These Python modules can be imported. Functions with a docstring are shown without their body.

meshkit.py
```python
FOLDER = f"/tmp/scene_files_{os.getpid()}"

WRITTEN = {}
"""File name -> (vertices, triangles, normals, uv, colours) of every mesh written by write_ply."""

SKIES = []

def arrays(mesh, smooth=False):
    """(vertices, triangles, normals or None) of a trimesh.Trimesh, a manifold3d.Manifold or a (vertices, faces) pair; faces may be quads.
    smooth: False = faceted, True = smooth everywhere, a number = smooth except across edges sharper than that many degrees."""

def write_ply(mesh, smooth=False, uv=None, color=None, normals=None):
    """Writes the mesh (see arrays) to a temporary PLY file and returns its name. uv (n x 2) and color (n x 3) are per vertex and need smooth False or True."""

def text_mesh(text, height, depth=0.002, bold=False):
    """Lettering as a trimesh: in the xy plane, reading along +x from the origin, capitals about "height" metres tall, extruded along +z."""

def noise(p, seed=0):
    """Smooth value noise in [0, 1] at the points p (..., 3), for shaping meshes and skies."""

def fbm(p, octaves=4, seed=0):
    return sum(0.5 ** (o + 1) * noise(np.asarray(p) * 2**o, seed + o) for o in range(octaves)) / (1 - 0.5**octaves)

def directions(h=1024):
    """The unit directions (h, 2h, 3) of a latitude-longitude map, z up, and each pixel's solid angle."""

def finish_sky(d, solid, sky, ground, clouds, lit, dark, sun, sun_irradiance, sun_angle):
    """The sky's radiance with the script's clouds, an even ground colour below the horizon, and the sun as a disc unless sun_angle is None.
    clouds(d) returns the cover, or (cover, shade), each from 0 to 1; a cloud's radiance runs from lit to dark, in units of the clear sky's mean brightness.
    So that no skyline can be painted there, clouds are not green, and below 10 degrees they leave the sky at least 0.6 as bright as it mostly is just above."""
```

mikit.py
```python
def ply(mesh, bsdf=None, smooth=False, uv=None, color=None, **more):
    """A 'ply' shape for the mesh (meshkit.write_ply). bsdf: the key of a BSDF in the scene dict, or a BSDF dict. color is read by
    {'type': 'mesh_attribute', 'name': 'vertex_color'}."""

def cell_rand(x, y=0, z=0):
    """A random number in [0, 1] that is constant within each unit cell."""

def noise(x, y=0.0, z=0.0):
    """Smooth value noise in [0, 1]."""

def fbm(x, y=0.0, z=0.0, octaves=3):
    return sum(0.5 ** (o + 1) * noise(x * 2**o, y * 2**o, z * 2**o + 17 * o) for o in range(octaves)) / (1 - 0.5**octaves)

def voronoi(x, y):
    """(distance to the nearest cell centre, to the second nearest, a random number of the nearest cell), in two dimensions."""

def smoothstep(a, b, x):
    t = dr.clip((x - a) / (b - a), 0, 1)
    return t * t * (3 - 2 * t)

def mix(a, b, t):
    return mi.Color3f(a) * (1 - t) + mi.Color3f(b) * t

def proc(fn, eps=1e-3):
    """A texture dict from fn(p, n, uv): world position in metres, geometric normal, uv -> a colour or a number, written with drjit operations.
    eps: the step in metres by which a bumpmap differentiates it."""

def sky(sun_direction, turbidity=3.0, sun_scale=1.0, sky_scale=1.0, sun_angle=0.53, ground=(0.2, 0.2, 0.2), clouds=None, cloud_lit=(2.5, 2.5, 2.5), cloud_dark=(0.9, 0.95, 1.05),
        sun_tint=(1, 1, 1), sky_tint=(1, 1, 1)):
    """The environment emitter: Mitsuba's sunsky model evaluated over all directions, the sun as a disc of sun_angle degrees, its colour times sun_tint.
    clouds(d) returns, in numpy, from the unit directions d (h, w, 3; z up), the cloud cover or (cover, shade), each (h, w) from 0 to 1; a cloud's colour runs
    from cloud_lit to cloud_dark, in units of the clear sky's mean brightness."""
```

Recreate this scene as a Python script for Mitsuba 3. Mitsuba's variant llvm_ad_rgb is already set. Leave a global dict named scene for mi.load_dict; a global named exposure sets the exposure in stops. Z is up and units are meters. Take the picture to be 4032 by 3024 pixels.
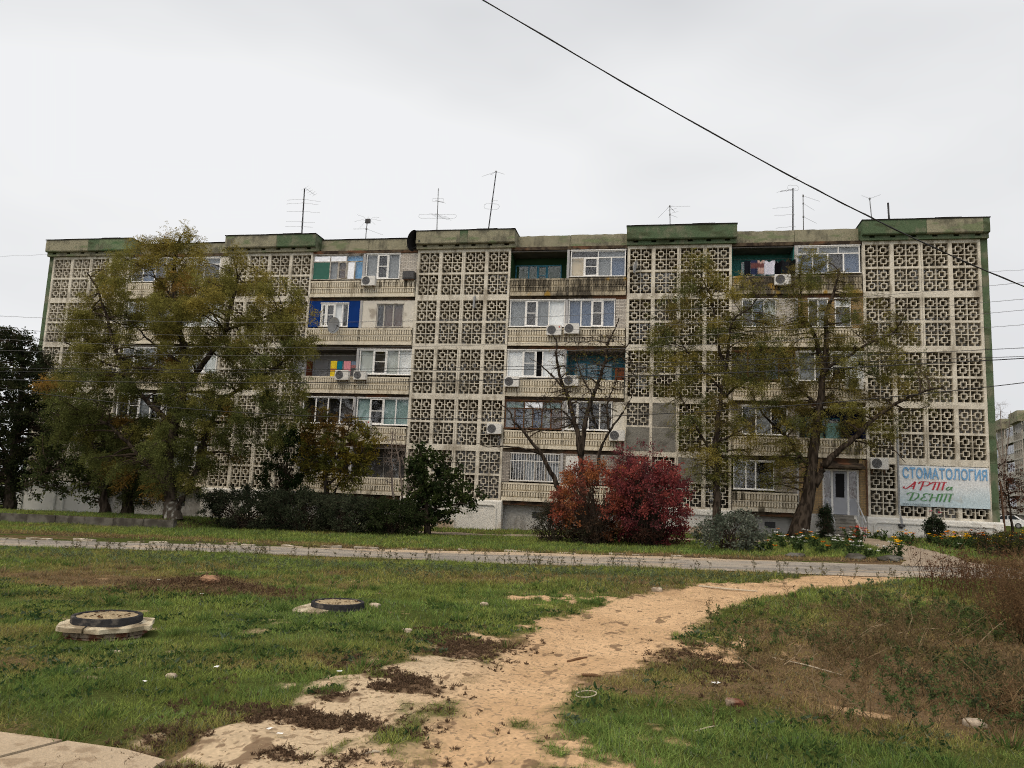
# Five-storey panel block of flats behind a weedy lot with a sand path, overcast autumn day.
import math, random
import numpy as np
import drjit as dr
import trimesh
import shapely.geometry as sg
import mitsuba as mi
import mikit, meshkit
from mikit import noise, fbm, smoothstep, mix, proc, cell_rand

T4 = mi.ScalarTransform4f
scene, labels = {}, {}
rng = np.random.default_rng(7)
random.seed(7)

# ------------------------------------------------------------------ camera, sky, exposure
YAW, PITCH, ROLL, FOV = -0.1945, 0.1404, -0.0423, 67.08
EYE = np.array([0, 0, 1.65])
_f = np.array([math.sin(YAW) * math.cos(PITCH), math.cos(YAW) * math.cos(PITCH), math.sin(PITCH)])
_r0 = np.array([math.cos(YAW), -math.sin(YAW), 0])
_d0 = np.cross(_f, _r0)
_r = _r0 * math.cos(ROLL) + _d0 * math.sin(ROLL)
_d = -_r0 * math.sin(ROLL) + _d0 * math.cos(ROLL)
_m = np.eye(4)
_m[:3, 0], _m[:3, 1], _m[:3, 2], _m[:3, 3] = -_r, -_d, _f, EYE
scene['camera'] = {'type': 'perspective', 'fov': FOV, 'fov_axis': 'x', 'near_clip': 0.1, 'far_clip': 3000.0, 'to_world': T4(_m.tolist())}


def cloud_cover(d):
    n = meshkit.fbm(np.stack([d[..., 0] * 2.2, d[..., 1] * 2.2, d[..., 2] * 5.0], -1), 5, seed=3)
    n2 = meshkit.fbm(np.stack([d[..., 0] * 1.1 + 5, d[..., 1] * 1.1, d[..., 2] * 2.6], -1), 3, seed=9)
    shade = np.clip((n - 0.38) * 1.7 + (n2 - 0.42) * 2.0, 0, 1)
    return np.ones(d.shape[:2]), shade


scene['sky'] = mikit.sky([-0.25, -0.55, 0.9], turbidity=3, sun_scale=0.30, sun_angle=40, clouds=cloud_cover,
                         cloud_lit=(2.42, 2.44, 2.47), cloud_dark=(1.86, 1.89, 1.95), ground=(0.16, 0.14, 0.1))
exposure = 2.02


# ------------------------------------------------------------------ helpers
class MB:
    """Collects triangles of one mesh."""
    def __init__(self):
        self.v, self.f, self.c, self.n = [], [], [], 0

    def add(self, v, f, c=None):
        v = np.asarray(v, float).reshape(-1, 3)
        f = np.asarray(f, int)
        if f.shape[1] == 4:
            f = np.vstack([f[:, [0, 1, 2]], f[:, [0, 2, 3]]])
        self.v.append(v)
        self.f.append(f + self.n)
        if c is not None:
            self.c.append(np.broadcast_to(np.asarray(c, float), v.shape))
        self.n += len(v)
        return self

    def box(self, x0, x1, y0, y1, z0, z1, c=None):
        v = [[x, y, z] for x in (x0, x1) for y in (y0, y1) for z in (z0, z1)]
        f = [[0, 1, 3, 2], [4, 6, 7, 5], [0, 4, 5, 1], [2, 3, 7, 6], [0, 2, 6, 4], [1, 5, 7, 3]]
        return self.add(v, f, c)

    def quad(self, a, b, c, d, col=None):
        return self.add([a, b, c, d], [[0, 1, 2, 3]], col)

    def mesh(self, m, c=None):
        return self.add(np.array(m.vertices), np.array(m.faces), c)

    def tube(self, pts, rad, sides=6, c=None, cap=True):
        v, f = tube(pts, rad, sides, cap)
        return self.add(v, f, c)

    def prism(self, poly, axis, a, b, c=None):
        """A shapely polygon in (x, z) or (y, z) or (x, y), extruded from a to b along the remaining axis."""
        m = trimesh.creation.extrude_polygon(poly, b - a, engine='earcut')
        v = np.array(m.vertices)
        if axis == 'y':
            v = np.stack([v[:, 0], v[:, 2] + a, v[:, 1]], 1)
            f = np.array(m.faces)[:, ::-1]
        elif axis == 'x':
            v = np.stack([v[:, 2] + a, v[:, 0], v[:, 1]], 1)
            f = np.array(m.faces)
        else:
            v = v + [0, 0, a]
            f = np.array(m.faces)
        return self.add(v, f, c)

    def get(self):
        return np.vstack(self.v), np.vstack(self.f)

    def moved(self, m):
        for i in range(len(self.v)):
            self.v[i] = self.v[i] @ m[:3, :3].T + m[:3, 3]
        return self


def tube(pts, rad, sides=6, cap=True):
    p = np.asarray(pts, float)
    t = np.gradient(p, axis=0)
    t /= np.linalg.norm(t, axis=1, keepdims=True) + 1e-12
    a = np.cross(t, np.where(np.abs(t[:, 2:]) < 0.9, [0, 0, 1.0], [1.0, 0, 0]))
    a /= np.linalg.norm(a, axis=1, keepdims=True) + 1e-12
    b, ang = np.cross(t, a), np.arange(sides) * 2 * np.pi / sides
    r = np.broadcast_to(rad, (len(p),))
    v = p[:, None] + r[:, None, None] * (np.cos(ang)[None, :, None] * a[:, None] + np.sin(ang)[None, :, None] * b[:, None])
    i, j = np.meshgrid(np.arange(len(p) - 1), np.arange(sides), indexing='ij')
    q = np.stack([i * sides + j, i * sides + (j + 1) % sides, (i + 1) * sides + (j + 1) % sides, (i + 1) * sides + j], -1).reshape(-1, 4)
    f = np.vstack([q[:, [0, 1, 2]], q[:, [0, 2, 3]]])
    if cap:
        n = len(p) * sides
        e = (len(p) - 1) * sides
        k = np.arange(1, sides - 1)
        f = np.vstack([f, np.stack([0 * k, k + 1, k], 1), np.stack([0 * k + e, e + k, e + k + 1], 1)])
    return v.reshape(-1, 3), f


def tubes(P, R, sides=3):
    """Many polylines of equal length at once: P (n, k, 3), R (n, k)."""
    P, R = np.asarray(P, float), np.asarray(R, float)
    n, k, _ = P.shape
    t = np.gradient(P, axis=1)
    t /= np.linalg.norm(t, axis=2, keepdims=True) + 1e-12
    a = np.cross(t, np.where(np.abs(t[..., 2:]) < 0.9, [0, 0, 1.0], [1.0, 0, 0]))
    a /= np.linalg.norm(a, axis=2, keepdims=True) + 1e-12
    b, ang = np.cross(t, a), np.arange(sides) * 2 * np.pi / sides
    v = P[:, :, None] + R[:, :, None, None] * (np.cos(ang)[:, None] * a[:, :, None] + np.sin(ang)[:, None] * b[:, :, None])
    i, j = np.meshgrid(np.arange(k - 1), np.arange(sides), indexing='ij')
    q = np.stack([i * sides + j, i * sides + (j + 1) % sides, (i + 1) * sides + (j + 1) % sides, (i + 1) * sides + j], -1).reshape(-1, 4)
    q = (q[None] + (np.arange(n) * k * sides)[:, None, None]).reshape(-1, 4)
    return v.reshape(-1, 3), np.vstack([q[:, [0, 1, 2]], q[:, [0, 2, 3]]])


used = {}


def key_of(name, parent=None):
    full = (parent + '__' if parent else '') + name
    n = used.get(full, 0)
    used[full] = n + 1
    return full if n == 0 else f'{full}_{n:03d}'


def tag(key, label=None, cat=None, group=None, kind=None):
    d = labels.setdefault(key, {})
    for k, v in (('label', label), ('category', cat), ('group', group), ('kind', kind)):
        if v:
            d[k] = v


def thing(name, label, cat, group=None, kind=None):
    """A thing without a mesh of its own: its parts' keys start with its key."""
    k = key_of(name)
    tag(k, label, cat, group, kind)
    return k


def put(name, mesh, mat, parent=None, smooth=False, label=None, cat=None, group=None, kind=None, **more):
    k = key_of(name, parent)
    col = None
    if isinstance(mesh, MB):
        if mesh.c:
            col = np.vstack(mesh.c)
        mesh = mesh.get()
    scene[k] = mikit.ply(mesh, 'm_' + mat, smooth=smooth, color=col, **more)
    if label or cat or group or kind:
        tag(k, label, cat, group, kind)
    return k


def ss(a, b, x):
    t = np.clip((x - a) / (b - a), 0, 1)
    return t * t * (3 - 2 * t)


def nfbm(x, y, octaves=3):
    """The same noise as mikit.fbm, in numpy."""
    x, y = np.broadcast_arrays(np.asarray(x, float), np.asarray(y, float))
    return sum(0.5 ** (o + 1) * meshkit.noise(np.stack([x * 2**o + 1e6, y * 2**o + 1e6, np.full(x.shape, 17.0 * o + 1e6)], -1)) for o in range(octaves)) / (1 - 0.5**octaves)


# ------------------------------------------------------------------ materials
def mat(key, fn=None, rgb=None, rough=None, two=True, spec=0.5, metallic=0.0):
    col = proc(fn) if fn is not None else {'type': 'rgb', 'value': list(rgb)}
    if rough is None:
        b = {'type': 'diffuse', 'reflectance': col}
    else:
        b = {'type': 'principled', 'base_color': col, 'roughness': rough, 'specular': spec, 'metallic': metallic}
    scene['m_' + key] = {'type': 'twosided', 'bsdf': b} if two else b


def weathered(base, dirt, lo=0.5, hi=0.72, fine=0.12, scale=1.3, streak=0.5, third=None):
    """Painted concrete with patches of grime, rain streaks and grain."""
    def fn(p, n, uv):
        a = fbm(p.x * scale, p.y * scale, p.z * scale, 4)
        s = fbm(p.x * 5.5 + 3.1, p.y * 5.5, p.z * 0.8, 3)
        g = noise(p.x * 28, p.y * 28, p.z * 28)
        t = smoothstep(lo, hi, a * (1 - streak) + s * streak)
        c = mix(base, dirt, t)
        if third is not None:
            c = mix(c, third, smoothstep(0.56, 0.7, fbm(p.x * 0.9 + 11, p.y * 0.9, p.z * 2.1 + 4, 4)))
        return c * (1 - fine + 2 * fine * g)
    return fn


def vary(base, amount=0.15, scale=6.0):
    def fn(p, n, uv):
        return mi.Color3f(base) * (1 - amount + 2 * amount * fbm(p.x * scale, p.y * scale, p.z * scale, 3))
    return fn


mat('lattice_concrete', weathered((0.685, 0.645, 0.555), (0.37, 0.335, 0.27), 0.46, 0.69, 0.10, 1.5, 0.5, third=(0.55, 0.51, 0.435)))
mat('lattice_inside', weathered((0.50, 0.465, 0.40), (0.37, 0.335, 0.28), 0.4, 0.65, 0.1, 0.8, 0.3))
mat('loggia_floor', vary((0.40, 0.37, 0.32), 0.2, 3))


def panel_fn(p, n, uv):
    base = mi.Color3f(0.70, 0.64, 0.52)
    s = fbm(p.x * 7.0, p.y * 3.0, p.z * 1.0, 4)
    big = fbm(p.x * 0.55 + 2.0, p.y, p.z * 0.9, 3)
    heavy = smoothstep(0.56, 0.70, big)
    t = smoothstep(0.55, 0.76, s * 0.75 + big * 0.35)
    c = mix(base, (0.36, 0.31, 0.225), t * 0.8)
    c = mix(c, (0.10, 0.088, 0.066), heavy * smoothstep(0.42, 0.62, s))
    return c * (0.9 + 0.2 * noise(p.x * 30, p.y * 30, p.z * 30))


mat('balcony_concrete', panel_fn)


def mould_fn(p, n, uv):
    s = fbm(p.x * 7.0, p.y * 3.0, p.z * 1.0, 4)
    big = fbm(p.x * 0.9, p.y, p.z * 1.6 + 3, 4)
    c = mix((0.50, 0.44, 0.33), (0.085, 0.075, 0.06), smoothstep(0.36, 0.62, s * 0.55 + big * 0.5))
    c = mix(c, (0.34, 0.22, 0.06), smoothstep(0.6, 0.7, fbm(p.x * 1.6 + 5, p.y, p.z * 1.2, 3)))
    return c * (0.88 + 0.24 * noise(p.x * 30, p.y * 30, p.z * 30))


mat('mouldy_concrete', mould_fn)
mat('cornice_grey', weathered((0.30, 0.285, 0.205), (0.15, 0.145, 0.11), 0.47, 0.68, 0.12, 1.6, 0.4, third=(0.19, 0.22, 0.13)))
mat('cornice_green', weathered((0.10, 0.145, 0.085), (0.18, 0.185, 0.13), 0.44, 0.68, 0.16, 1.6, 0.35, third=(0.075, 0.095, 0.055)))
mat('tar', vary((0.035, 0.034, 0.033), 0.3, 4))
mat('slab_edge', weathered((0.11, 0.085, 0.06), (0.045, 0.035, 0.028), 0.42, 0.6, 0.15, 3.0, 0.3, third=(0.17, 0.085, 0.05)))


def plinth_fn(p, n, uv):
    c = mi.Color3f(0.70, 0.69, 0.65) * (0.93 + 0.14 * fbm(p.x * 3, p.y * 3, p.z * 3, 3))
    soil = fbm(p.x * 2.2, p.y * 2.2, p.z * 4.5, 4)
    edge = 0.03 * p.x + 0.42                       # splashed mud along the foot of the wall
    m = smoothstep(0.0, 0.06, soil - 0.34 - 0.62 * (p.z - edge + 0.35)) * smoothstep(0.3, 0.62, noise(p.x * 0.55 + 0.4, 7.0))
    c = mix(c, mi.Color3f(0.40, 0.29, 0.185) * (0.8 + 0.4 * noise(p.x * 40, p.y * 40, p.z * 40)), m * 0.85)
    return mix(c, (0.36, 0.35, 0.32), smoothstep(0.62, 0.74, fbm(p.x * 1.3, p.y, p.z * 2.7, 4)) * 0.6)


mat('plinth_white', plinth_fn)
mat('plinth_grey', weathered((0.46, 0.455, 0.43), (0.28, 0.27, 0.25), 0.5, 0.7, 0.1, 1.2, 0.3))


def brick_fn(a, b, mortar):
    def fn(p, n, uv):
        row = dr.floor(p.z / 0.082)
        u = p.x / 0.26 + 0.5 * (row - 2 * dr.floor(row / 2))
        fx, fz = u - dr.floor(u), p.z / 0.082 - row
        joint = smoothstep(0.0, 0.03, dr.minimum(fx, 1 - fx) - 0.03) * smoothstep(0.0, 0.06, dr.minimum(fz, 1 - fz) - 0.10)
        c = mix(a, b, cell_rand(dr.floor(u), row, 3))
        return mix(mortar, c, joint) * (0.85 + 0.3 * noise(p.x * 22, p.y * 22, p.z * 22))
    return fn


mat('white_brick', brick_fn((0.60, 0.57, 0.52), (0.47, 0.43, 0.38), (0.24, 0.22, 0.20)))
mat('buff_brick', brick_fn((0.40, 0.27, 0.13), (0.30, 0.20, 0.10), (0.20, 0.17, 0.13)))
mat('grey_brick', brick_fn((0.42, 0.39, 0.35), (0.30, 0.27, 0.24), (0.13, 0.12, 0.11)))
mat('white_plaster', weathered((0.66, 0.63, 0.56), (0.40, 0.36, 0.30), 0.56, 0.7, 0.08, 2.0, 0.2))
mat('white_frame', vary((0.78, 0.78, 0.77), 0.05, 8), rough=0.4)
mat('old_frame', weathered((0.48, 0.46, 0.42), (0.25, 0.22, 0.18), 0.45, 0.65, 0.12, 5, 0.5))
mat('brown_frame', vary((0.14, 0.07, 0.04), 0.3, 10))
mat('blue_frame', vary((0.08, 0.27, 0.38), 0.2, 8))
scene['m_pane_glass'] = {'type': 'thindielectric', 'int_ior': 1.6}
for k, c in {'dark': (0.022, 0.022, 0.024), 'dusky': (0.075, 0.072, 0.07), 'grey': (0.21, 0.235, 0.255), 'blue': (0.10, 0.145, 0.235), 'teal': (0.26, 0.38, 0.385), 'white': (0.80, 0.84, 0.86),
             'card': (0.56, 0.49, 0.36), 'brown': (0.10, 0.065, 0.05), 'pale': (0.50, 0.55, 0.54), 'azure': (0.10, 0.33, 0.62), 'mint': (0.16, 0.30, 0.29)}.items():
    mat('curtain_' + k, vary(c, 0.12, 2.5))  # the darkest tones are no cloth: unlit room gloom painted behind the glass
mat('foil', rgb=(0.85, 0.85, 0.86), rough=0.32, metallic=0.75)
mat('blue_panel', vary((0.010, 0.040, 0.185), 0.10, 3))
mat('green_panel', vary((0.006, 0.10, 0.07), 0.1, 3), rough=0.5)
mat('wall_green', vary((0.035, 0.075, 0.035), 0.25, 2))
mat('wall_teal', vary((0.06, 0.22, 0.20), 0.15, 2))
mat('wall_blue', vary((0.06, 0.22, 0.29), 0.2, 2))
mat('wall_pale', vary((0.42, 0.42, 0.43), 0.12, 2))
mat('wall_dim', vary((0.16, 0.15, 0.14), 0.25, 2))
mat('door_brown', vary((0.16, 0.055, 0.03), 0.25, 5))
mat('door_grey', vary((0.33, 0.345, 0.385), 0.06, 4), rough=0.45)
mat('navy', vary((0.02, 0.03, 0.11), 0.2, 3))
mat('grey_block', weathered((0.22, 0.215, 0.195), (0.14, 0.135, 0.12), 0.45, 0.65, 0.15, 2.2, 0.2))
mat('ac_white', vary((0.66, 0.655, 0.63), 0.06, 5), rough=0.5)
mat('ac_grille', vary((0.05, 0.05, 0.055), 0.2, 20), rough=0.6)
mat('dark_metal', vary((0.035, 0.035, 0.038), 0.25, 8), rough=0.5)
mat('grey_metal', vary((0.30, 0.31, 0.32), 0.15, 8), rough=0.45, metallic=0.3)
mat('rail_paint', vary((0.50, 0.51, 0.52), 0.1, 8))
mat('antenna_metal', vary((0.16, 0.165, 0.17), 0.15, 9), rough=0.5)
mat('rust', vary((0.11, 0.055, 0.03), 0.3, 12), rough=0.8)
mat('dish_grey', vary((0.42, 0.43, 0.44), 0.12, 5), rough=0.6)
mat('dish_black', vary((0.02, 0.02, 0.022), 0.15, 5), rough=0.4)
mat('cable_black', rgb=(0.012, 0.012, 0.013), rough=0.5)
mat('wire_grey', rgb=(0.10, 0.10, 0.10), rough=0.5)
scene['m_painted'] = {'type': 'twosided', 'bsdf': {'type': 'diffuse', 'reflectance': {'type': 'mesh_attribute', 'name': 'vertex_color'}}}
scene['m_leaf'] = {'type': 'principledthin', 'base_color': {'type': 'mesh_attribute', 'name': 'vertex_color'}, 'roughness': 0.6, 'diff_trans': 0.7, 'spec_trans': 0.0, 'eta': 1.35}


def bark_fn(p, n, uv):
    t = fbm(p.x * 14, p.y * 14, p.z * 3.2, 3)
    return mix((0.024, 0.019, 0.015), (0.072, 0.057, 0.045), smoothstep(0.35, 0.68, t))


mat('bark', bark_fn)
for _k, _c in (('white', (.80, .80, .78)), ('yellow', (.78, .45, .02)), ('orange', (.72, .20, .02)), ('pink', (.55, .33, .48)), ('salmon', (.62, .12, .07)), ('rose', (.62, .03, .12))):
    mat('petal_' + _k, vary(_c, .12, 30))


def herb_fn(p, n, uv):
    a = noise(p.x * 21, p.y * 21, p.z * 21)
    return mix(mix((.028, .048, .018), (.055, .085, .03), smoothstep(.2, .6, a)), (.085, .10, .035), smoothstep(.7, .9, a))


mat('herb', herb_fn)
mat('twig', vary((0.065, 0.05, 0.038), 0.3, 6))
mat('twig_pale', vary((0.23, 0.19, 0.165), 0.2, 6))
mat('whitewash', weathered((0.34, 0.33, 0.30), (0.08, 0.066, 0.053), 0.36, 0.52, 0.2, 6, 0.5))

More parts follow.
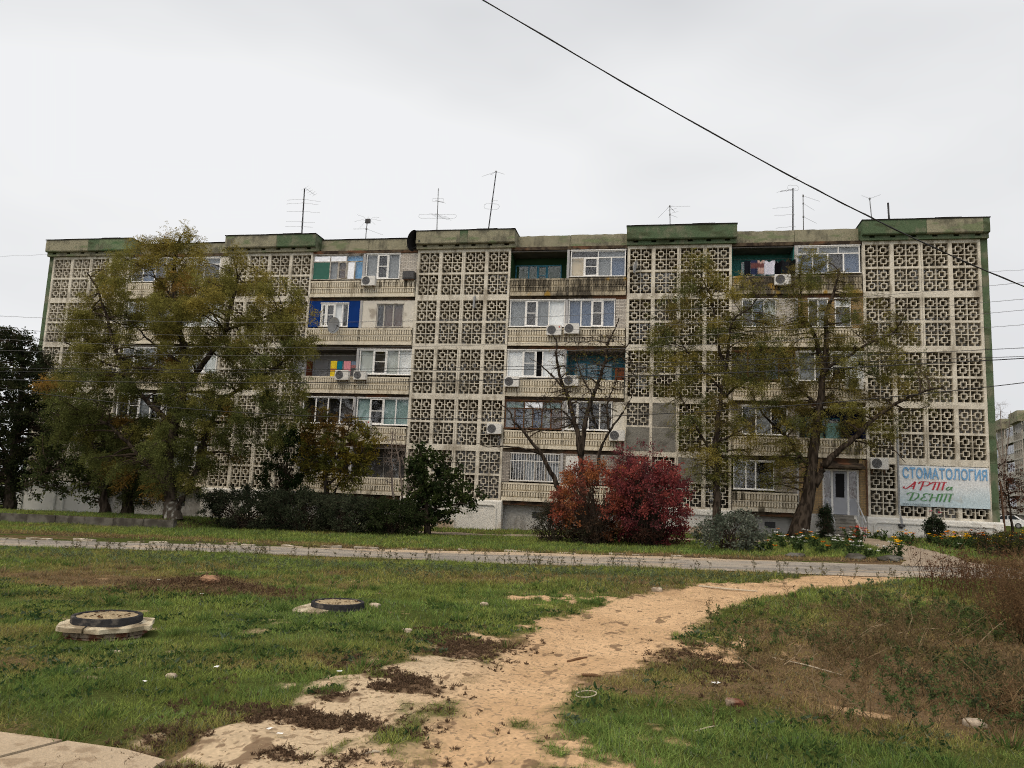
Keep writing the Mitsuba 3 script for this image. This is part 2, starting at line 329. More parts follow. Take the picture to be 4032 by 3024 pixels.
TREES = {'A':(31,[[0,0.3,0.05,[(np.float64(-20.98),np.float64(-0.59)),(np.float64(-21.32),np.float64(1.13)),(np.float64(-21.55),np.float64(2.34)),(np.float64(-21.37),np.float64(4.0)),(np.float64(-21.06),np.float64(5.72)),(np.float64(-21.13),np.float64(6.73)),(np.float64(-21.57),np.float64(8.22)),(np.float64(-22.1),np.float64(9.96)),(np.float64(-22.32),np.float64(11.41)),(np.float64(-22.19),np.float64(12.17)),(np.float64(-22.09),np.float64(12.79))]],[-0.8,0.13,0.03,[(np.float64(-21.37),np.float64(4.0)),(np.float64(-23.36),np.float64(5.43)),(np.float64(-24.51),np.float64(7.35)),(np.float64(-25.39),np.float64(9.81)),(np.float64(-26.12),np.float64(10.89))]],[0.7,0.15,0.03,[(np.float64(-21.06),np.float64(5.72)),(np.float64(-20.18),np.float64(7.16)),(np.float64(-19.41),np.float64(8.38)),(np.float64(-19.48),np.float64(9.51)),(np.float64(-19.29),np.float64(10.8)),(np.float64(-19.61),np.float64(11.68))]],[1.2,0.08,0.02,[(np.float64(-19.41),np.float64(8.38)),(np.float64(-18.19),np.float64(8.87)),(np.float64(-17.12),np.float64(9.5)),(np.float64(-16.04),np.float64(9.91))]],[0.9,0.18,0.04,[(np.float64(-20.97),np.float64(0.14)),(np.float64(-20.25),np.float64(1.78)),(np.float64(-19.99),np.float64(4.12)),(np.float64(-19.21),np.float64(5.5)),(np.float64(-17.52),np.float64(6.56)),(np.float64(-16.48),np.float64(7.4))]],[-0.5,0.08,0.02,[(np.float64(-21.13),np.float64(6.73)),(np.float64(-22.94),np.float64(7.79)),(np.float64(-24.03),np.float64(8.87))]],[0.4,0.06,0.015,[(np.float64(-22.1),np.float64(9.96)),(np.float64(-23.31),np.float64(10.85)),(np.float64(-23.9),np.float64(11.75))]],[-0.6,0.12,0.03,[(np.float64(-21.32),np.float64(1.13)),(np.float64(-23.03),np.float64(2.71)),(np.float64(-24.36),np.float64(3.93)),(np.float64(-25.61),np.float64(4.32)),(np.float64(-26.95),np.float64(5.15))]],[-1.2,0.1,0.02,[(np.float64(-21.06),np.float64(5.72)),(np.float64(-22.31),np.float64(6.51)),(np.float64(-24.21),np.float64(6.49)),(np.float64(-26.54),np.float64(7.55))]],[1.5,0.09,0.02,[(np.float64(-19.99),np.float64(4.12)),(np.float64(-17.76),np.float64(4.5)),(np.float64(-16.26),np.float64(4.94))]],[0.3,0.05,0.015,[(np.float64(-22.32),np.float64(11.41)),(np.float64(-21.54),np.float64(12.15)),(np.float64(-21.26),np.float64(12.82))]]],[[(np.float64(-23.07),np.float64(12.97)),(np.float64(-21.87),np.float64(12.99)),(np.float64(-20.84),np.float64(12.25)),(np.float64(-20.12),np.float64(12.02)),(np.float64(-18.95),np.float64(12.0)),(np.float64(-17.48),np.float64(11.0)),(np.float64(-16.1),np.float64(10.55)),(np.float64(-14.85),np.float64(8.86)),(np.float64(-14.77),np.float64(7.82)),(np.float64(-15.46),np.float64(6.99)),(np.float64(-15.36),np.float64(4.55)),(np.float64(-16.33),np.float64(3.32)),(np.float64(-17.15),np.float64(2.69)),(np.float64(-19.08),np.float64(2.12)),(np.float64(-20.1),np.float64(1.18)),(np.float64(-22.79),np.float64(0.76)),(np.float64(-24.75),np.float64(1.4)),(np.float64(-26.56),np.float64(2.39)),(np.float64(-27.84),np.float64(3.62)),(np.float64(-27.93),np.float64(5.13)),(np.float64(-27.62),np.float64(6.45)),(np.float64(-27.44),np.float64(8.66)),(np.float64(-26.87),np.float64(10.0)),(np.float64(-26.25),np.float64(10.89)),(np.float64(-25.1),np.float64(11.55)),(np.float64(-24.25),np.float64(12.66))],[(np.float64(-23.45),np.float64(13.09)),(np.float64(-21.41),np.float64(13.13)),(np.float64(-20.95),np.float64(12.14)),(np.float64(-23.1),np.float64(12.19))]]),'B':(33.5,[[0,0.22,0.06,[(np.float64(-26.37),np.float64(-0.27)),(np.float64(-26.58),np.float64(0.94)),(np.float64(-26.71),np.float64(2.28)),(np.float64(-27.02),np.float64(3.86)),(np.float64(-27.35),np.float64(5.0))]],[-0.6,0.08,0.02,[(np.float64(-26.62),np.float64(1.61)),(np.float64(-28.12),np.float64(2.01)),(np.float64(-29.65),np.float64(1.73)),(np.float64(-30.48),np.float64(1.01))]],[0.5,0.08,0.02,[(np.float64(-26.71),np.float64(2.28)),(np.float64(-25.47),np.float64(3.45)),(np.float64(-24.74),np.float64(3.7))]],[0.2,0.07,0.02,[(np.float64(-26.99),np.float64(3.64)),(np.float64(-28.46),np.float64(4.52)),(np.float64(-29.52),np.float64(4.49))]]],[[(np.float64(-30.39),np.float64(4.94)),(np.float64(-27.77),np.float64(5.23)),(np.float64(-25.02),np.float64(3.92)),(np.float64(-24.08),np.float64(2.37)),(np.float64(-24.46),np.float64(1.36)),(np.float64(-26.18),np.float64(0.96)),(np.float64(-27.12),np.float64(0.36)),(np.float64(-29.23),np.float64(0.61)),(np.float64(-30.36),np.float64(0.22)),(np.float64(-30.91),np.float64(1.22)),(np.float64(-30.65),np.float64(3.07))]]),'B2':(37,[[0,0.28,0.12,[(np.float64(-27.76),np.float64(-0.48)),(np.float64(-27.88),np.float64(0.93)),(np.float64(-27.98),np.float64(2.4)),(np.float64(-28.06),np.float64(4.14))]]],[[(np.float64(-30.57),np.float64(4.84)),(np.float64(-26.89),np.float64(4.92)),(np.float64(-24.69),np.float64(2.51)),(np.float64(-24.75),np.float64(0.69)),(np.float64(-26.33),np.float64(0.27)),(np.float64(-28.57),np.float64(0.41)),(np.float64(-29.89),np.float64(0.85)),(np.float64(-30.23),np.float64(2.33))]]),'C':(36,[[0,0.25,0.05,[(np.float64(-34.13),np.float64(-0.31)),(np.float64(-34.37),np.float64(2.14)),(np.float64(-34.32),np.float64(4.65)),(np.float64(-34.41),np.float64(7.2)),(np.float64(-34.83),np.float64(9.0))]],[0.5,0.1,0.02,[(np.float64(-34.42),np.float64(3.39)),(np.float64(-32.94),np.float64(5.18)),(np.float64(-32.66),np.float64(7.21))]],[-0.5,0.1,0.02,[(np.float64(-34.37),np.float64(2.14)),(np.float64(-36.38),np.float64(4.6)),(np.float64(-37.7),np.float64(7.16))]]],[[(np.float64(-39.22),np.float64(7.14)),(np.float64(-38.44),np.float64(8.86)),(np.float64(-36.91),np.float64(9.79)),(np.float64(-35.65),np.float64(9.47)),(np.float64(-34.43),np.float64(9.27)),(np.float64(-33.08),np.float64(8.11)),(np.float64(-32.04),np.float64(5.96)),(np.float64(-31.72),np.float64(3.71)),(np.float64(-32.36),np.float64(2.21)),(np.float64(-33.21),np.float64(1.19)),(np.float64(-33.76),np.float64(0.07)),(np.float64(-36.47),np.float64(-0.3)),(np.float64(-38.11),np.float64(1.51)),(np.float64(-39.24),np.float64(4.54))]]),'R':(37,[[0,0.36,0.1,[(np.float64(6.02),np.float64(0.41)),(np.float64(6.53),np.float64(2.22)),(np.float64(6.68),np.float64(3.45)),(np.float64(6.84),np.float64(4.82)),(np.float64(7.05),np.float64(6.28)),(np.float64(7.19),np.float64(7.4)),(np.float64(7.26),np.float64(8.04))]],[-1.0,0.2,0.03,[(np.float64(6.75),np.float64(2.54)),(np.float64(7.18),np.float64(3.47)),(np.float64(7.62),np.float64(4.0)),(np.float64(8.35),np.float64(4.65)),(np.float64(9.15),np.float64(5.55)),(np.float64(10.14),np.float64(6.3)),(np.float64(11.33),np.float64(6.89)),(np.float64(11.96),np.float64(7.0))]],[0.8,0.14,0.03,[(np.float64(6.6),np.float64(3.32)),(np.float64(6.42),np.float64(3.55)),(np.float64(6.09),np.float64(4.06)),(np.float64(5.89),np.float64(4.47)),(np.float64(5.31),np.float64(5.12)),(np.float64(4.69),np.float64(5.7)),(np.float64(3.99),np.float64(7.09))]],[0.3,0.13,0.02,[(np.float64(7.22),np.float64(7.83)),(np.float64(7.07),np.float64(8.9)),(np.float64(6.84),np.float64(9.62)),(np.float64(6.41),np.float64(10.22)),(np.float64(6.3),np.float64(10.61)),(np.float64(6.38),np.float64(11.03)),(np.float64(6.25),np.float64(12.22)),(np.float64(6.41),np.float64(13.34))]],[-0.3,0.15,0.04,[(np.float64(7.21),np.float64(7.61)),(np.float64(7.39),np.float64(8.91)),(np.float64(7.36),np.float64(9.89)),(np.float64(7.33),np.float64(10.37)),(np.float64(7.71),np.float64(11.53)),(np.float64(7.93),np.float64(12.42))]],[-0.8,0.1,0.02,[(np.float64(7.36),np.float64(7.83)),(np.float64(7.5),np.float64(8.02)),(np.float64(8.1),np.float64(8.29)),(np.float64(8.65),np.float64(8.76)),(np.float64(9.27),np.float64(9.09)),(np.float64(10.04),np.float64(9.39)),(np.float64(10.41),np.float64(9.95)),(np.float64(10.68),np.float64(10.64))]],[0.6,0.07,0.015,[(np.float64(7.49),np.float64(7.19)),(np.float64(7.92),np.float64(7.85)),(np.float64(8.38),np.float64(8.01)),(np.float64(8.97),np.float64(7.93)),(np.float64(9.63),np.float64(7.64))]],[0.7,0.08,0.02,[(np.float64(7.05),np.float64(6.11)),(np.float64(6.04),np.float64(7.16)),(np.float64(5.43),np.float64(8.02)),(np.float64(4.82),np.float64(8.45))]],[-0.4,0.05,0.015,[(np.float64(10.14),np.float64(6.3)),(np.float64(10.74),np.float64(5.98)),(np.float64(11.51),np.float64(6.2))]],[-0.4,0.05,0.015,[(np.float64(8.35),np.float64(4.65)),(np.float64(9.17),np.float64(4.49)),(np.float64(10.12),np.float64(4.2)),(np.float64(10.49),np.float64(3.7))]]],[[(np.float64(5.67),np.float64(12.45)),(np.float64(6.41),np.float64(13.68)),(np.float64(7.03),np.float64(13.44)),(np.float64(7.73),np.float64(12.87)),(np.float64(8.72),np.float64(11.74)),(np.float64(9.7),np.float64(10.86)),(np.float64(10.57),np.float64(10.32)),(np.float64(11.32),np.float64(9.35)),(np.float64(11.28),np.float64(8.08)),(np.float64(12.12),np.float64(7.46)),(np.float64(12.67),np.float64(6.85)),(np.float64(11.51),np.float64(6.1)),(np.float64(10.55),np.float64(5.77)),(np.float64(10.32),np.float64(4.52)),(np.float64(9.17),np.float64(4.49)),(np.float64(8.58),np.float64(4.05)),(np.float64(7.22),np.float64(5.06)),(np.float64(6.0),np.float64(2.51)),(np.float64(4.39),np.float64(2.24)),(np.float64(3.99),np.float64(3.48)),(np.float64(4.6),np.float64(5.63)),(np.float64(3.99),np.float64(6.48)),(np.float64(3.78),np.float64(8.23)),(np.float64(4.41),np.float64(9.55)),(np.float64(5.45),np.float64(10.22))]]),'M':(35,[[0,0.21,0.06,[(np.float64(2.46),np.float64(0.35)),(np.float64(2.39),np.float64(1.74)),(np.float64(2.37),np.float64(3.04)),(np.float64(2.32),np.float64(4.23)),(np.float64(2.46),np.float64(5.54)),(np.float64(2.57),np.float64(6.57)),(np.float64(2.71),np.float64(7.34))]],[0.5,0.09,0.02,[(np.float64(2.71),np.float64(7.34)),(np.float64(2.51),np.float64(8.28)),(np.float64(2.32),np.float64(9.38)),(np.float64(2.17),np.float64(10.81)),(np.float64(1.76),np.float64(11.7)),(np.float64(1.45),np.float64(12.35))]],[-0.4,0.09,0.02,[(np.float64(2.71),np.float64(7.34)),(np.float64(2.88),np.float64(8.7)),(np.float64(3.02),np.float64(9.76)),(np.float64(3.7),np.float64(10.14)),(np.float64(4.18),np.float64(10.81))]],[-0.6,0.08,0.02,[(np.float64(2.37),np.float64(3.34)),(np.float64(1.81),np.float64(4.33)),(np.float64(1.2),np.float64(5.35)),(np.float64(0.59),np.float64(6.58))]],[0.5,0.09,0.02,[(np.float64(2.51),np.float64(6.2)),(np.float64(3.48),np.float64(6.9)),(np.float64(4.17),np.float64(7.46))]],[0.2,0.06,0.015,[(np.float64(2.57),np.float64(6.57)),(np.float64(1.59),np.float64(7.64)),(np.float64(0.77),np.float64(8.69)),(np.float64(0.34),np.float64(9.76))]],[-0.2,0.06,0.015,[(np.float64(2.32),np.float64(4.23)),(np.float64(3.38),np.float64(4.78)),(np.float64(4.16),np.float64(5.41))]]],[[(np.float64(-0.09),np.float64(11.28)),(np.float64(0.93),np.float64(12.58)),(np.float64(1.96),np.float64(12.89)),(np.float64(2.78),np.float64(11.68)),(np.float64(4.18),np.float64(11.67)),(np.float64(4.96),np.float64(10.39)),(np.float64(5.14),np.float64(8.3)),(np.float64(4.36),np.float64(6.23)),(np.float64(4.35),np.float64(4.21)),(np.float64(3.19),np.float64(2.56)),(np.float64(1.43),np.float64(2.09)),(np.float64(0.82),np.float64(4.1)),(np.float64(-0.02),np.float64(5.94)),(np.float64(-1.07),np.float64(7.4)),(np.float64(-0.89),np.float64(9.12))]]),'D':(32.5,[[0,0.2,0.1,[(np.float64(-3.1),np.float64(0.17)),(np.float64(-3.17),np.float64(1.31)),(np.float64(-3.28),np.float64(2.45)),(np.float64(-3.33),np.float64(3.51))]],[0.3,0.13,0.02,[(np.float64(-3.32),np.float64(3.32)),(np.float64(-3.56),np.float64(4.6)),(np.float64(-3.81),np.float64(5.33)),(np.float64(-4.1),np.float64(6.16)),(np.float64(-4.44),np.float64(6.95)),(np.float64(-4.51),np.float64(7.62)),(np.float64(-4.55),np.float64(8.29)),(np.float64(-4.78),np.float64(8.58))]],[-0.3,0.12,0.02,[(np.float64(-3.32),np.float64(3.32)),(np.float64(-3.17),np.float64(4.85)),(np.float64(-2.9),np.float64(5.84)),(np.float64(-2.54),np.float64(6.78)),(np.float64(-2.43),np.float64(7.32)),(np.float64(-2.28),np.float64(8.18)),(np.float64(-1.94),np.float64(8.84)),(np.float64(-1.85),np.float64(9.19))]],[0.6,0.09,0.015,[(np.float64(-2.61),np.float64(2.09)),(np.float64(-2.55),np.float64(3.56)),(np.float64(-2.19),np.float64(4.44)),(np.float64(-1.72),np.float64(5.08)),(np.float64(-1.31),np.float64(5.87)),(np.float64(-1.08),np.float64(6.6))]],[-0.9,0.13,0.02,[(np.float64(-3.82),np.float64(0.71)),(np.float64(-4.34),np.float64(2.16)),(np.float64(-4.66),np.float64(2.87)),(np.float64(-5.08),np.float64(3.48)),(np.float64(-5.6),np.float64(4.1)),(np.float64(-6.11),np.float64(4.64)),(np.float64(-6.37),np.float64(5.11)),(np.float64(-6.68),np.float64(5.31))]],[-0.7,0.06,0.01,[(np.float64(-4.99),np.float64(3.35)),(np.float64(-5.8),np.float64(3.58)),(np.float64(-6.61),np.float64(3.61)),(np.float64(-7.42),np.float64(3.53)),(np.float64(-7.73),np.float64(3.68))]],[0.3,0.05,0.01,[(np.float64(-4.1),np.float64(6.16)),(np.float64(-4.93),np.float64(6.95)),(np.float64(-5.34),np.float64(7.35)),(np.float64(-5.76),np.float64(7.55))]],[0.2,0.05,0.01,[(np.float64(-3.56),np.float64(4.6)),(np.float64(-4.27),np.float64(5.36)),(np.float64(-5.26),np.float64(5.14)),(np.float64(-5.86),np.float64(4.92))]],[-0.2,0.05,0.01,[(np.float64(-2.43),np.float64(7.32)),(np.float64(-1.78),np.float64(7.58)),(np.float64(-1.4),np.float64(8.18)),(np.float64(-1.31),np.float64(8.58))]],[0.5,0.06,0.01,[(np.float64(-2.19),np.float64(4.44)),(np.float64(-2.31),np.float64(5.59)),(np.float64(-1.95),np.float64(6.59)),(np.float64(-1.86),np.float64(7.18))]],[-0.2,0.04,0.01,[(np.float64(-2.9),np.float64(5.84)),(np.float64(-3.53),np.float64(6.96)),(np.float64(-3.65),np.float64(7.77)),(np.float64(-3.47),np.float64(8.38))]]],[[(np.float64(-4.56),np.float64(8.07)),(np.float64(-2.0),np.float64(8.68)),(np.float64(-0.99),np.float64(6.99)),(np.float64(-1.72),np.float64(5.02)),(np.float64(-3.45),np.float64(4.39)),(np.float64(-6.24),np.float64(4.32)),(np.float64(-6.68),np.float64(5.11)),(np.float64(-4.89),np.float64(5.94))]]),'Y':(34,[[0,0.16,0.07,[(np.float64(-15.05),np.float64(0.57)),(np.float64(-15.21),np.float64(1.41)),(np.float64(-15.42),np.float64(2.37)),(np.float64(-15.51),np.float64(2.9))]],[0.3,0.07,0.015,[(np.float64(-15.42),np.float64(2.37)),(np.float64(-16.25),np.float64(3.31)),(np.float64(-16.81),np.float64(4.39)),(np.float64(-16.98),np.float64(5.05))]],[-0.3,0.07,0.015,[(np.float64(-15.37),np.float64(2.26)),(np.float64(-14.62),np.float64(3.36)),(np.float64(-14.25),np.float64(4.46)),(np.float64(-14.08),np.float64(5.33))]],[-0.2,0.05,0.01,[(np.float64(-15.22),np.float64(1.62)),(np.float64(-14.12),np.float64(2.73)),(np.float64(-13.27),np.float64(3.62)),(np.float64(-12.98),np.float64(4.27))]],[0.2,0.05,0.01,[(np.float64(-15.51),np.float64(2.9)),(np.float64(-15.37),np.float64(3.99)),(np.float64(-15.34),np.float64(5.09))]],[0.1,0.06,0.02,[(np.float64(-15.01),np.float64(0.99)),(np.float64(-14.62),np.float64(1.86)),(np.float64(-14.31),np.float64(2.3))]]],[[(np.float64(-16.86),np.float64(5.05)),(np.float64(-15.71),np.float64(5.3)),(np.float64(-14.51),np.float64(4.89)),(np.float64(-13.35),np.float64(4.7)),(np.float64(-12.83),np.float64(3.85)),(np.float64(-12.97),np.float64(2.56)),(np.float64(-13.8),np.float64(1.47)),(np.float64(-15.62),np.float64(1.39)),(np.float64(-16.87),np.float64(2.42)),(np.float64(-16.63),np.float64(3.74))]]),'K':(33,[[0,0.12,0.03,[(np.float64(-9.97),np.float64(0.21)),(np.float64(-10.12),np.float64(1.61)),(np.float64(-10.4),np.float64(2.81)),(np.float64(-10.6),np.float64(3.63))]],[0.3,0.06,0.015,[(np.float64(-10.09),np.float64(1.2)),(np.float64(-9.36),np.float64(2.44)),(np.float64(-9.08),np.float64(3.16))]],[-0.4,0.06,0.015,[(np.float64(-9.9),np.float64(0.81)),(np.float64(-8.86),np.float64(1.06)),(np.float64(-8.04),np.float64(1.19)),(np.float64(-7.74),np.float64(1.34))]]],[[(np.float64(-11.0),np.float64(3.1)),(np.float64(-10.61),np.float64(3.73)),(np.float64(-10.05),np.float64(3.34)),(np.float64(-9.4),np.float64(3.15)),(np.float64(-8.75),np.float64(2.87)),(np.float64(-8.5),np.float64(2.07)),(np.float64(-7.54),np.float64(1.51)),(np.float64(-7.72),np.float64(1.01)),(np.float64(-8.65),np.float64(0.87)),(np.float64(-9.43),np.float64(0.03)),(np.float64(-10.91),np.float64(-0.04)),(np.float64(-11.22),np.float64(1.56))]]),'P':(35.5,[[0.0,0.07,0.02,[(np.float64(-11.99),np.float64(0.9)),(np.float64(-12.15),np.float64(1.99)),(np.float64(-12.4),np.float64(3.08)),(np.float64(-12.66),np.float64(4.19))]],[0.2,0.06,0.02,[(np.float64(-12.49),np.float64(0.88)),(np.float64(-12.67),np.float64(2.19)),(np.float64(-12.82),np.float64(3.29)),(np.float64(-12.84),np.float64(4.41))]],[-0.2,0.06,0.015,[(np.float64(-11.82),np.float64(1.13)),(np.float64(-11.79),np.float64(2.22)),(np.float64(-12.13),np.float64(3.09))]]],[[(np.float64(-13.07),np.float64(4.29)),(np.float64(-12.51),np.float64(4.64)),(np.float64(-11.82),np.float64(3.1)),(np.float64(-11.64),np.float64(2.01)),(np.float64(-13.01),np.float64(1.74)),(np.float64(-13.22),np.float64(3.05))]])}

# ------------------------------------------------------------------ ground, road, paths
FACE = 40.85                                             # the plane of the facade


def base_height(x, y):
    h = np.interp(x, [-80, -38, -8, 15, 45], [-1.0, -0.68, -0.30, 0.43, 0.9])
    return h * ss(2, 20, y) * (1 - .86 * ss(52, 75, y) * ss(14, 24, x))


PY = [0.0, 4.67, 5.3, 6.6, 7.6, 8.9, 10.7, 12.9, 14.35, 16.2, 18.1, 19.3]      # the trodden path: its two edges along y
PL = [-1.35, -1.6, -1.75, -1.77, -1.78, -1.75, -1.70, -0.96, -0.27, 0.84, 2.55, 3.75]
PR = [-0.5, -0.72, -0.76, -0.78, -0.48, 0.10, 0.45, 1.0, 1.72, 2.83, 4.68, 5.5]


WY = [0.0, 4.3, 4.7, 5.5, 6.3, 7.5, 8.3, 9.3, 10.6]
WL = [-2.7, -2.85, -3.15, -3.1, -2.95, -2.6, -2.5, -2.25, -1.95]


class NPF:
    fbm = staticmethod(nfbm)
    step = staticmethod(ss)
    mn, mx, sel = np.minimum, np.maximum, np.where
    exp = np.exp


class DRF:
    fbm = staticmethod(lambda x, y, o=3: fbm(x, y, 0.0, o))
    step = staticmethod(smoothstep)
    mn, mx, sel = dr.minimum, dr.maximum, dr.select
    exp = dr.exp


def interp(L, y, ys, vs):
    out = vs[0] + 0 * y
    for a, b, va, vb in zip(ys[:-1], ys[1:], vs[:-1], vs[1:]):
        out = L.sel(y > a, va + (vb - va) * L.mn((y - a) / (b - a), 1.0 + 0 * y), out)
    return out


def blob(L, x, y, cx, cy, rx, ry):
    return L.exp(-((x - cx) / rx) * ((x - cx) / rx) - ((y - cy) / ry) * ((y - cy) / ry))


def sand_field(L, x, y):
    """0 where grass grows, 1 on bare sand; patchy at the edges."""
    left, right = interp(L, y, PY, PL), interp(L, y, PY, PR)
    ragged = L.fbm(x * 1.7, y * 1.7, 4) - 0.5
    fine = L.fbm(x * 5.0 + 9, y * 3.2, 3) - 0.5
    inside = L.mn(x - left, right - x) * L.step(20.3, 19.2, y)
    core = L.step(-0.26, 0.20, inside + 0.60 * ragged + 0.7 * fine)
    core = core * L.step(20.2, 19.4, y + 1.2 * fine)
    # trampled ground left of the path, sand and dead plants mixed; smaller worn spots elsewhere
    worn = L.mn(x - interp(L, y, WY, WL), left + 0.35 - x) * L.step(10.6, 9.6, y)
    patch = L.step(-0.18, 0.30, worn + 1.5 * ragged + 1.3 * fine - 0.10) * L.step(-0.35, 0.0, worn) * L.step(10.4, 9.8, y)
    spots = 0.9 * blob(L, x, y, -1.4, 13.6, 1.3, 0.9) + 0.75 * blob(L, x, y, 0.75, 9.9, 0.8, 1.8) + 0.7 * blob(L, x, y, 2.6, 15.4, 1.3, 0.8) + 0.8 * blob(L, x, y, -1.0, 2.5, 1.6, 2.0) + 0.6 * blob(L, x, y, -0.3, 5.2, 0.5, 0.7)
    patch = L.mx(patch, L.step(0.36, 0.66, spots * 0.66 + 1.3 * ragged + 1.3 * fine) * L.step(0.12, 0.3, spots))
    far = L.step(0.715, 0.80, L.fbm(x * 1.7 + 30, y * 2.1, 4)) * L.step(17.5, 15.0, y) * 0.6
    return L.mn(L.mx(L.mx(core, patch), far), 1.0 + 0 * x)


def dry_field(L, x, y):
    """How withered the cover is: about 0 lush green, 1 brown."""
    d = 0.35 + 1.9 * (L.fbm(x * 0.35 + 4, y * 0.55, 4) - 0.5) + 0.7 * (L.fbm(x * 1.6, y * 1.9 + 7, 3) - 0.5)
    d = d + 0.55 * blob(L, x, y, -9.5, 11.6, 3.4, 1.5) + 0.7 * blob(L, x, y, -7.3, 11.9, 1.3, 0.8) + 0.55 * blob(L, x, y, -2.5, 5.2, 1.2, 0.9)
    d = d + 0.35 * blob(L, x, y, -1.7, 9.0, 1.2, 1.2) + 0.36 * blob(L, x, y, 2.2, 9.0, 1.9, 2.2) + 0.25 * blob(L, x, y, 4.5, 14, 2.0, 3.0) + 0.3 * blob(L, x, y, -3.5, 16.6, 4, 1.0)
    d = d - 0.55 * blob(L, x, y, -5.4, 10.6, 1.9, 1.1) - 0.75 * blob(L, x, y, 1.3, 5.5, 1.5, 1.0) - 0.45 * blob(L, x, y, -4.2, 5.8, 1.6, 0.9) - 0.25 * blob(L, x, y, -12, 16.5, 8, 2.0) - 0.4 * blob(L, x, y, 0, 18.0, 5, 1.5)
    d = d - 0.5 * L.step(24.6, 26.0, y) + 0.55 * L.step(23.6, 24.2, y) * L.step(26.0, 25.0, y)
    return L.mn(L.mx(d, 0.0 * x), 1.0 + 0 * x)


def height(x, y):
    x, y = np.asarray(x, float), np.asarray(y, float)
    h = base_height(x, y)
    rough = ss(19.0, 17.5, y) + ss(24.4, 25.5, y) * ss(39.5, 36, y)
    h = h + rough * (0.10 * (nfbm(x * 0.55, y * 0.55, 2) - 0.5) + 0.05 * (nfbm(x * 2.1, y * 2.1, 3) - 0.5) + 0.026 * (nfbm(x * 6.5, y * 6.5, 3) - 0.5) * ss(11, 9, y))
    h = h + 0.09 * blob(NPF, x, y, -7.3, 11.9, 0.5, 0.4) + 0.10 * blob(NPF, x, y, -7.4, 11.8, 1.2, 0.7)
    h = h - 0.05 * ss(-0.1, 0.6, np.minimum(x - np.interp(y, PY, PL), np.interp(y, PY, PR) - x)) * ss(19.0, 18.0, y)
    h = h + 0.38 * ss(30.25, 30.5, y) * ss(40, 31.5, y) * ss(-19.6, -21.2, x)          # made ground behind the low wall
    h = h - 0.06 * ss(-2.3, -2.75, x) * ss(5.0, 4.55, y)
    return h


def ground_fn(p, n, uv):
    x, y = p.x, p.y
    s, d = sand_field(DRF, x, y), dry_field(DRF, x, y)
    grit = noise(x * 55, y * 55) * 0.5 + fbm(x * 9, y * 9, 0.0, 3) * 0.5
    sand = mix((0.45, 0.295, 0.165), (0.61, 0.42, 0.25), fbm(x * 1.3, y * 1.3 + 5, 0.0, 4))
    sand = mix(sand, (0.50, 0.41, 0.285), smoothstep(-1.2, -2.2, x) * smoothstep(11.0, 8.0, y) * 0.7)
    damp = smoothstep(0.52, 0.68, fbm(x * 0.8 + 17, y * 0.7, 0.0, 4))
    sand = mix(sand, sand * mi.Color3f(0.74, 0.72, 0.70), damp * 0.8)                   # trodden, slightly damp soil
    sand = sand * (0.72 + 0.56 * grit)
    sand = mix(sand, (0.24, 0.17, 0.11), smoothstep(0.74, 0.80, noise(x * 34, y * 30)) * 0.7)
    litter = smoothstep(0.66, 0.74, fbm(x * 6.5, y * 4.2 + 3, 0.0, 4))
    sand = mix(sand, (0.16, 0.105, 0.065), litter * 0.8)
    side = dr.exp(-dr.square((x + 2.55) / 0.72) - dr.square((y - 5.6) / 2.2)) + 0.8 * dr.exp(-dr.square((x + 2.3) / 0.55) - dr.square((y - 8.9) / 1.4))
    dead = smoothstep(0.50, 0.60, fbm(x * 1.9 + 3, y * 2.6, 0.0, 4) + 0.25 * (noise(x * 19, y * 14) - 0.5) + 0.10 * side - 0.06)      # mats of dead plants
    sand = mix(sand, mi.Color3f(0.125, 0.08, 0.05) * (0.55 + 0.9 * grit), dead * smoothstep(0.15, 0.35, side + 0.25 * (grit - 0.5)) * 0.9)
    soil = mix((0.062, 0.075, 0.022), (0.14, 0.095, 0.055), smoothstep(0.25, 0.75, d + 0.8 * (grit - 0.5)))
    soil = soil * (0.65 + 0.7 * grit)
    soil = mix(soil, (0.075, 0.05, 0.033), smoothstep(23.7, 24.1, y) * smoothstep(25.2, 24.8, y + 0.6 * fbm(x * 1.5, y, 0.0, 3)))
    under = smoothstep(30.5, 31.5, y + 1.2 * fbm(x * 0.7, y * 0.7, 0.0, 3))              # leaf mould under the shrubs
    under = under * smoothstep(43.0, 41.0, y) * smoothstep(-36.0, -33.0, x)
    soil = mix(soil, mi.Color3f(0.10, 0.07, 0.045) * (0.6 + 0.8 * grit), under * 0.8)
    return mix(soil, sand, s)


mat('ground', ground_fn)


def asphalt_fn(p, n, uv):
    g = noise(p.x * 60, p.y * 60) * 0.6 + noise(p.x * 17, p.y * 17) * 0.4
    a = fbm(p.x * 0.5, p.y * 1.8, 0.0, 4)
    c = mix((0.235, 0.215, 0.19), (0.325, 0.29, 0.245), smoothstep(0.35, 0.65, a))
    drift = smoothstep(22.75, 23.3, p.y + 0.5 * (fbm(p.x * 0.8, p.y * 0.8, 0.0, 3) - 0.5))      # sand blown along the kerb side
    drift = dr.maximum(drift, smoothstep(0.58, 0.66, fbm(p.x * 0.6 + 9, p.y * 2.5, 0.0, 4)) * 0.5)
    c = mix(c, (0.46, 0.36, 0.255), drift)
    crack = smoothstep(0.016, 0.006, dr.abs(fbm(p.x * 0.7, p.y * 1.0 + 40, 0.0, 4) - 0.5))
    return mix(c, (0.09, 0.08, 0.07), crack * 0.7) * (0.84 + 0.32 * g)


mat('asphalt', asphalt_fn)


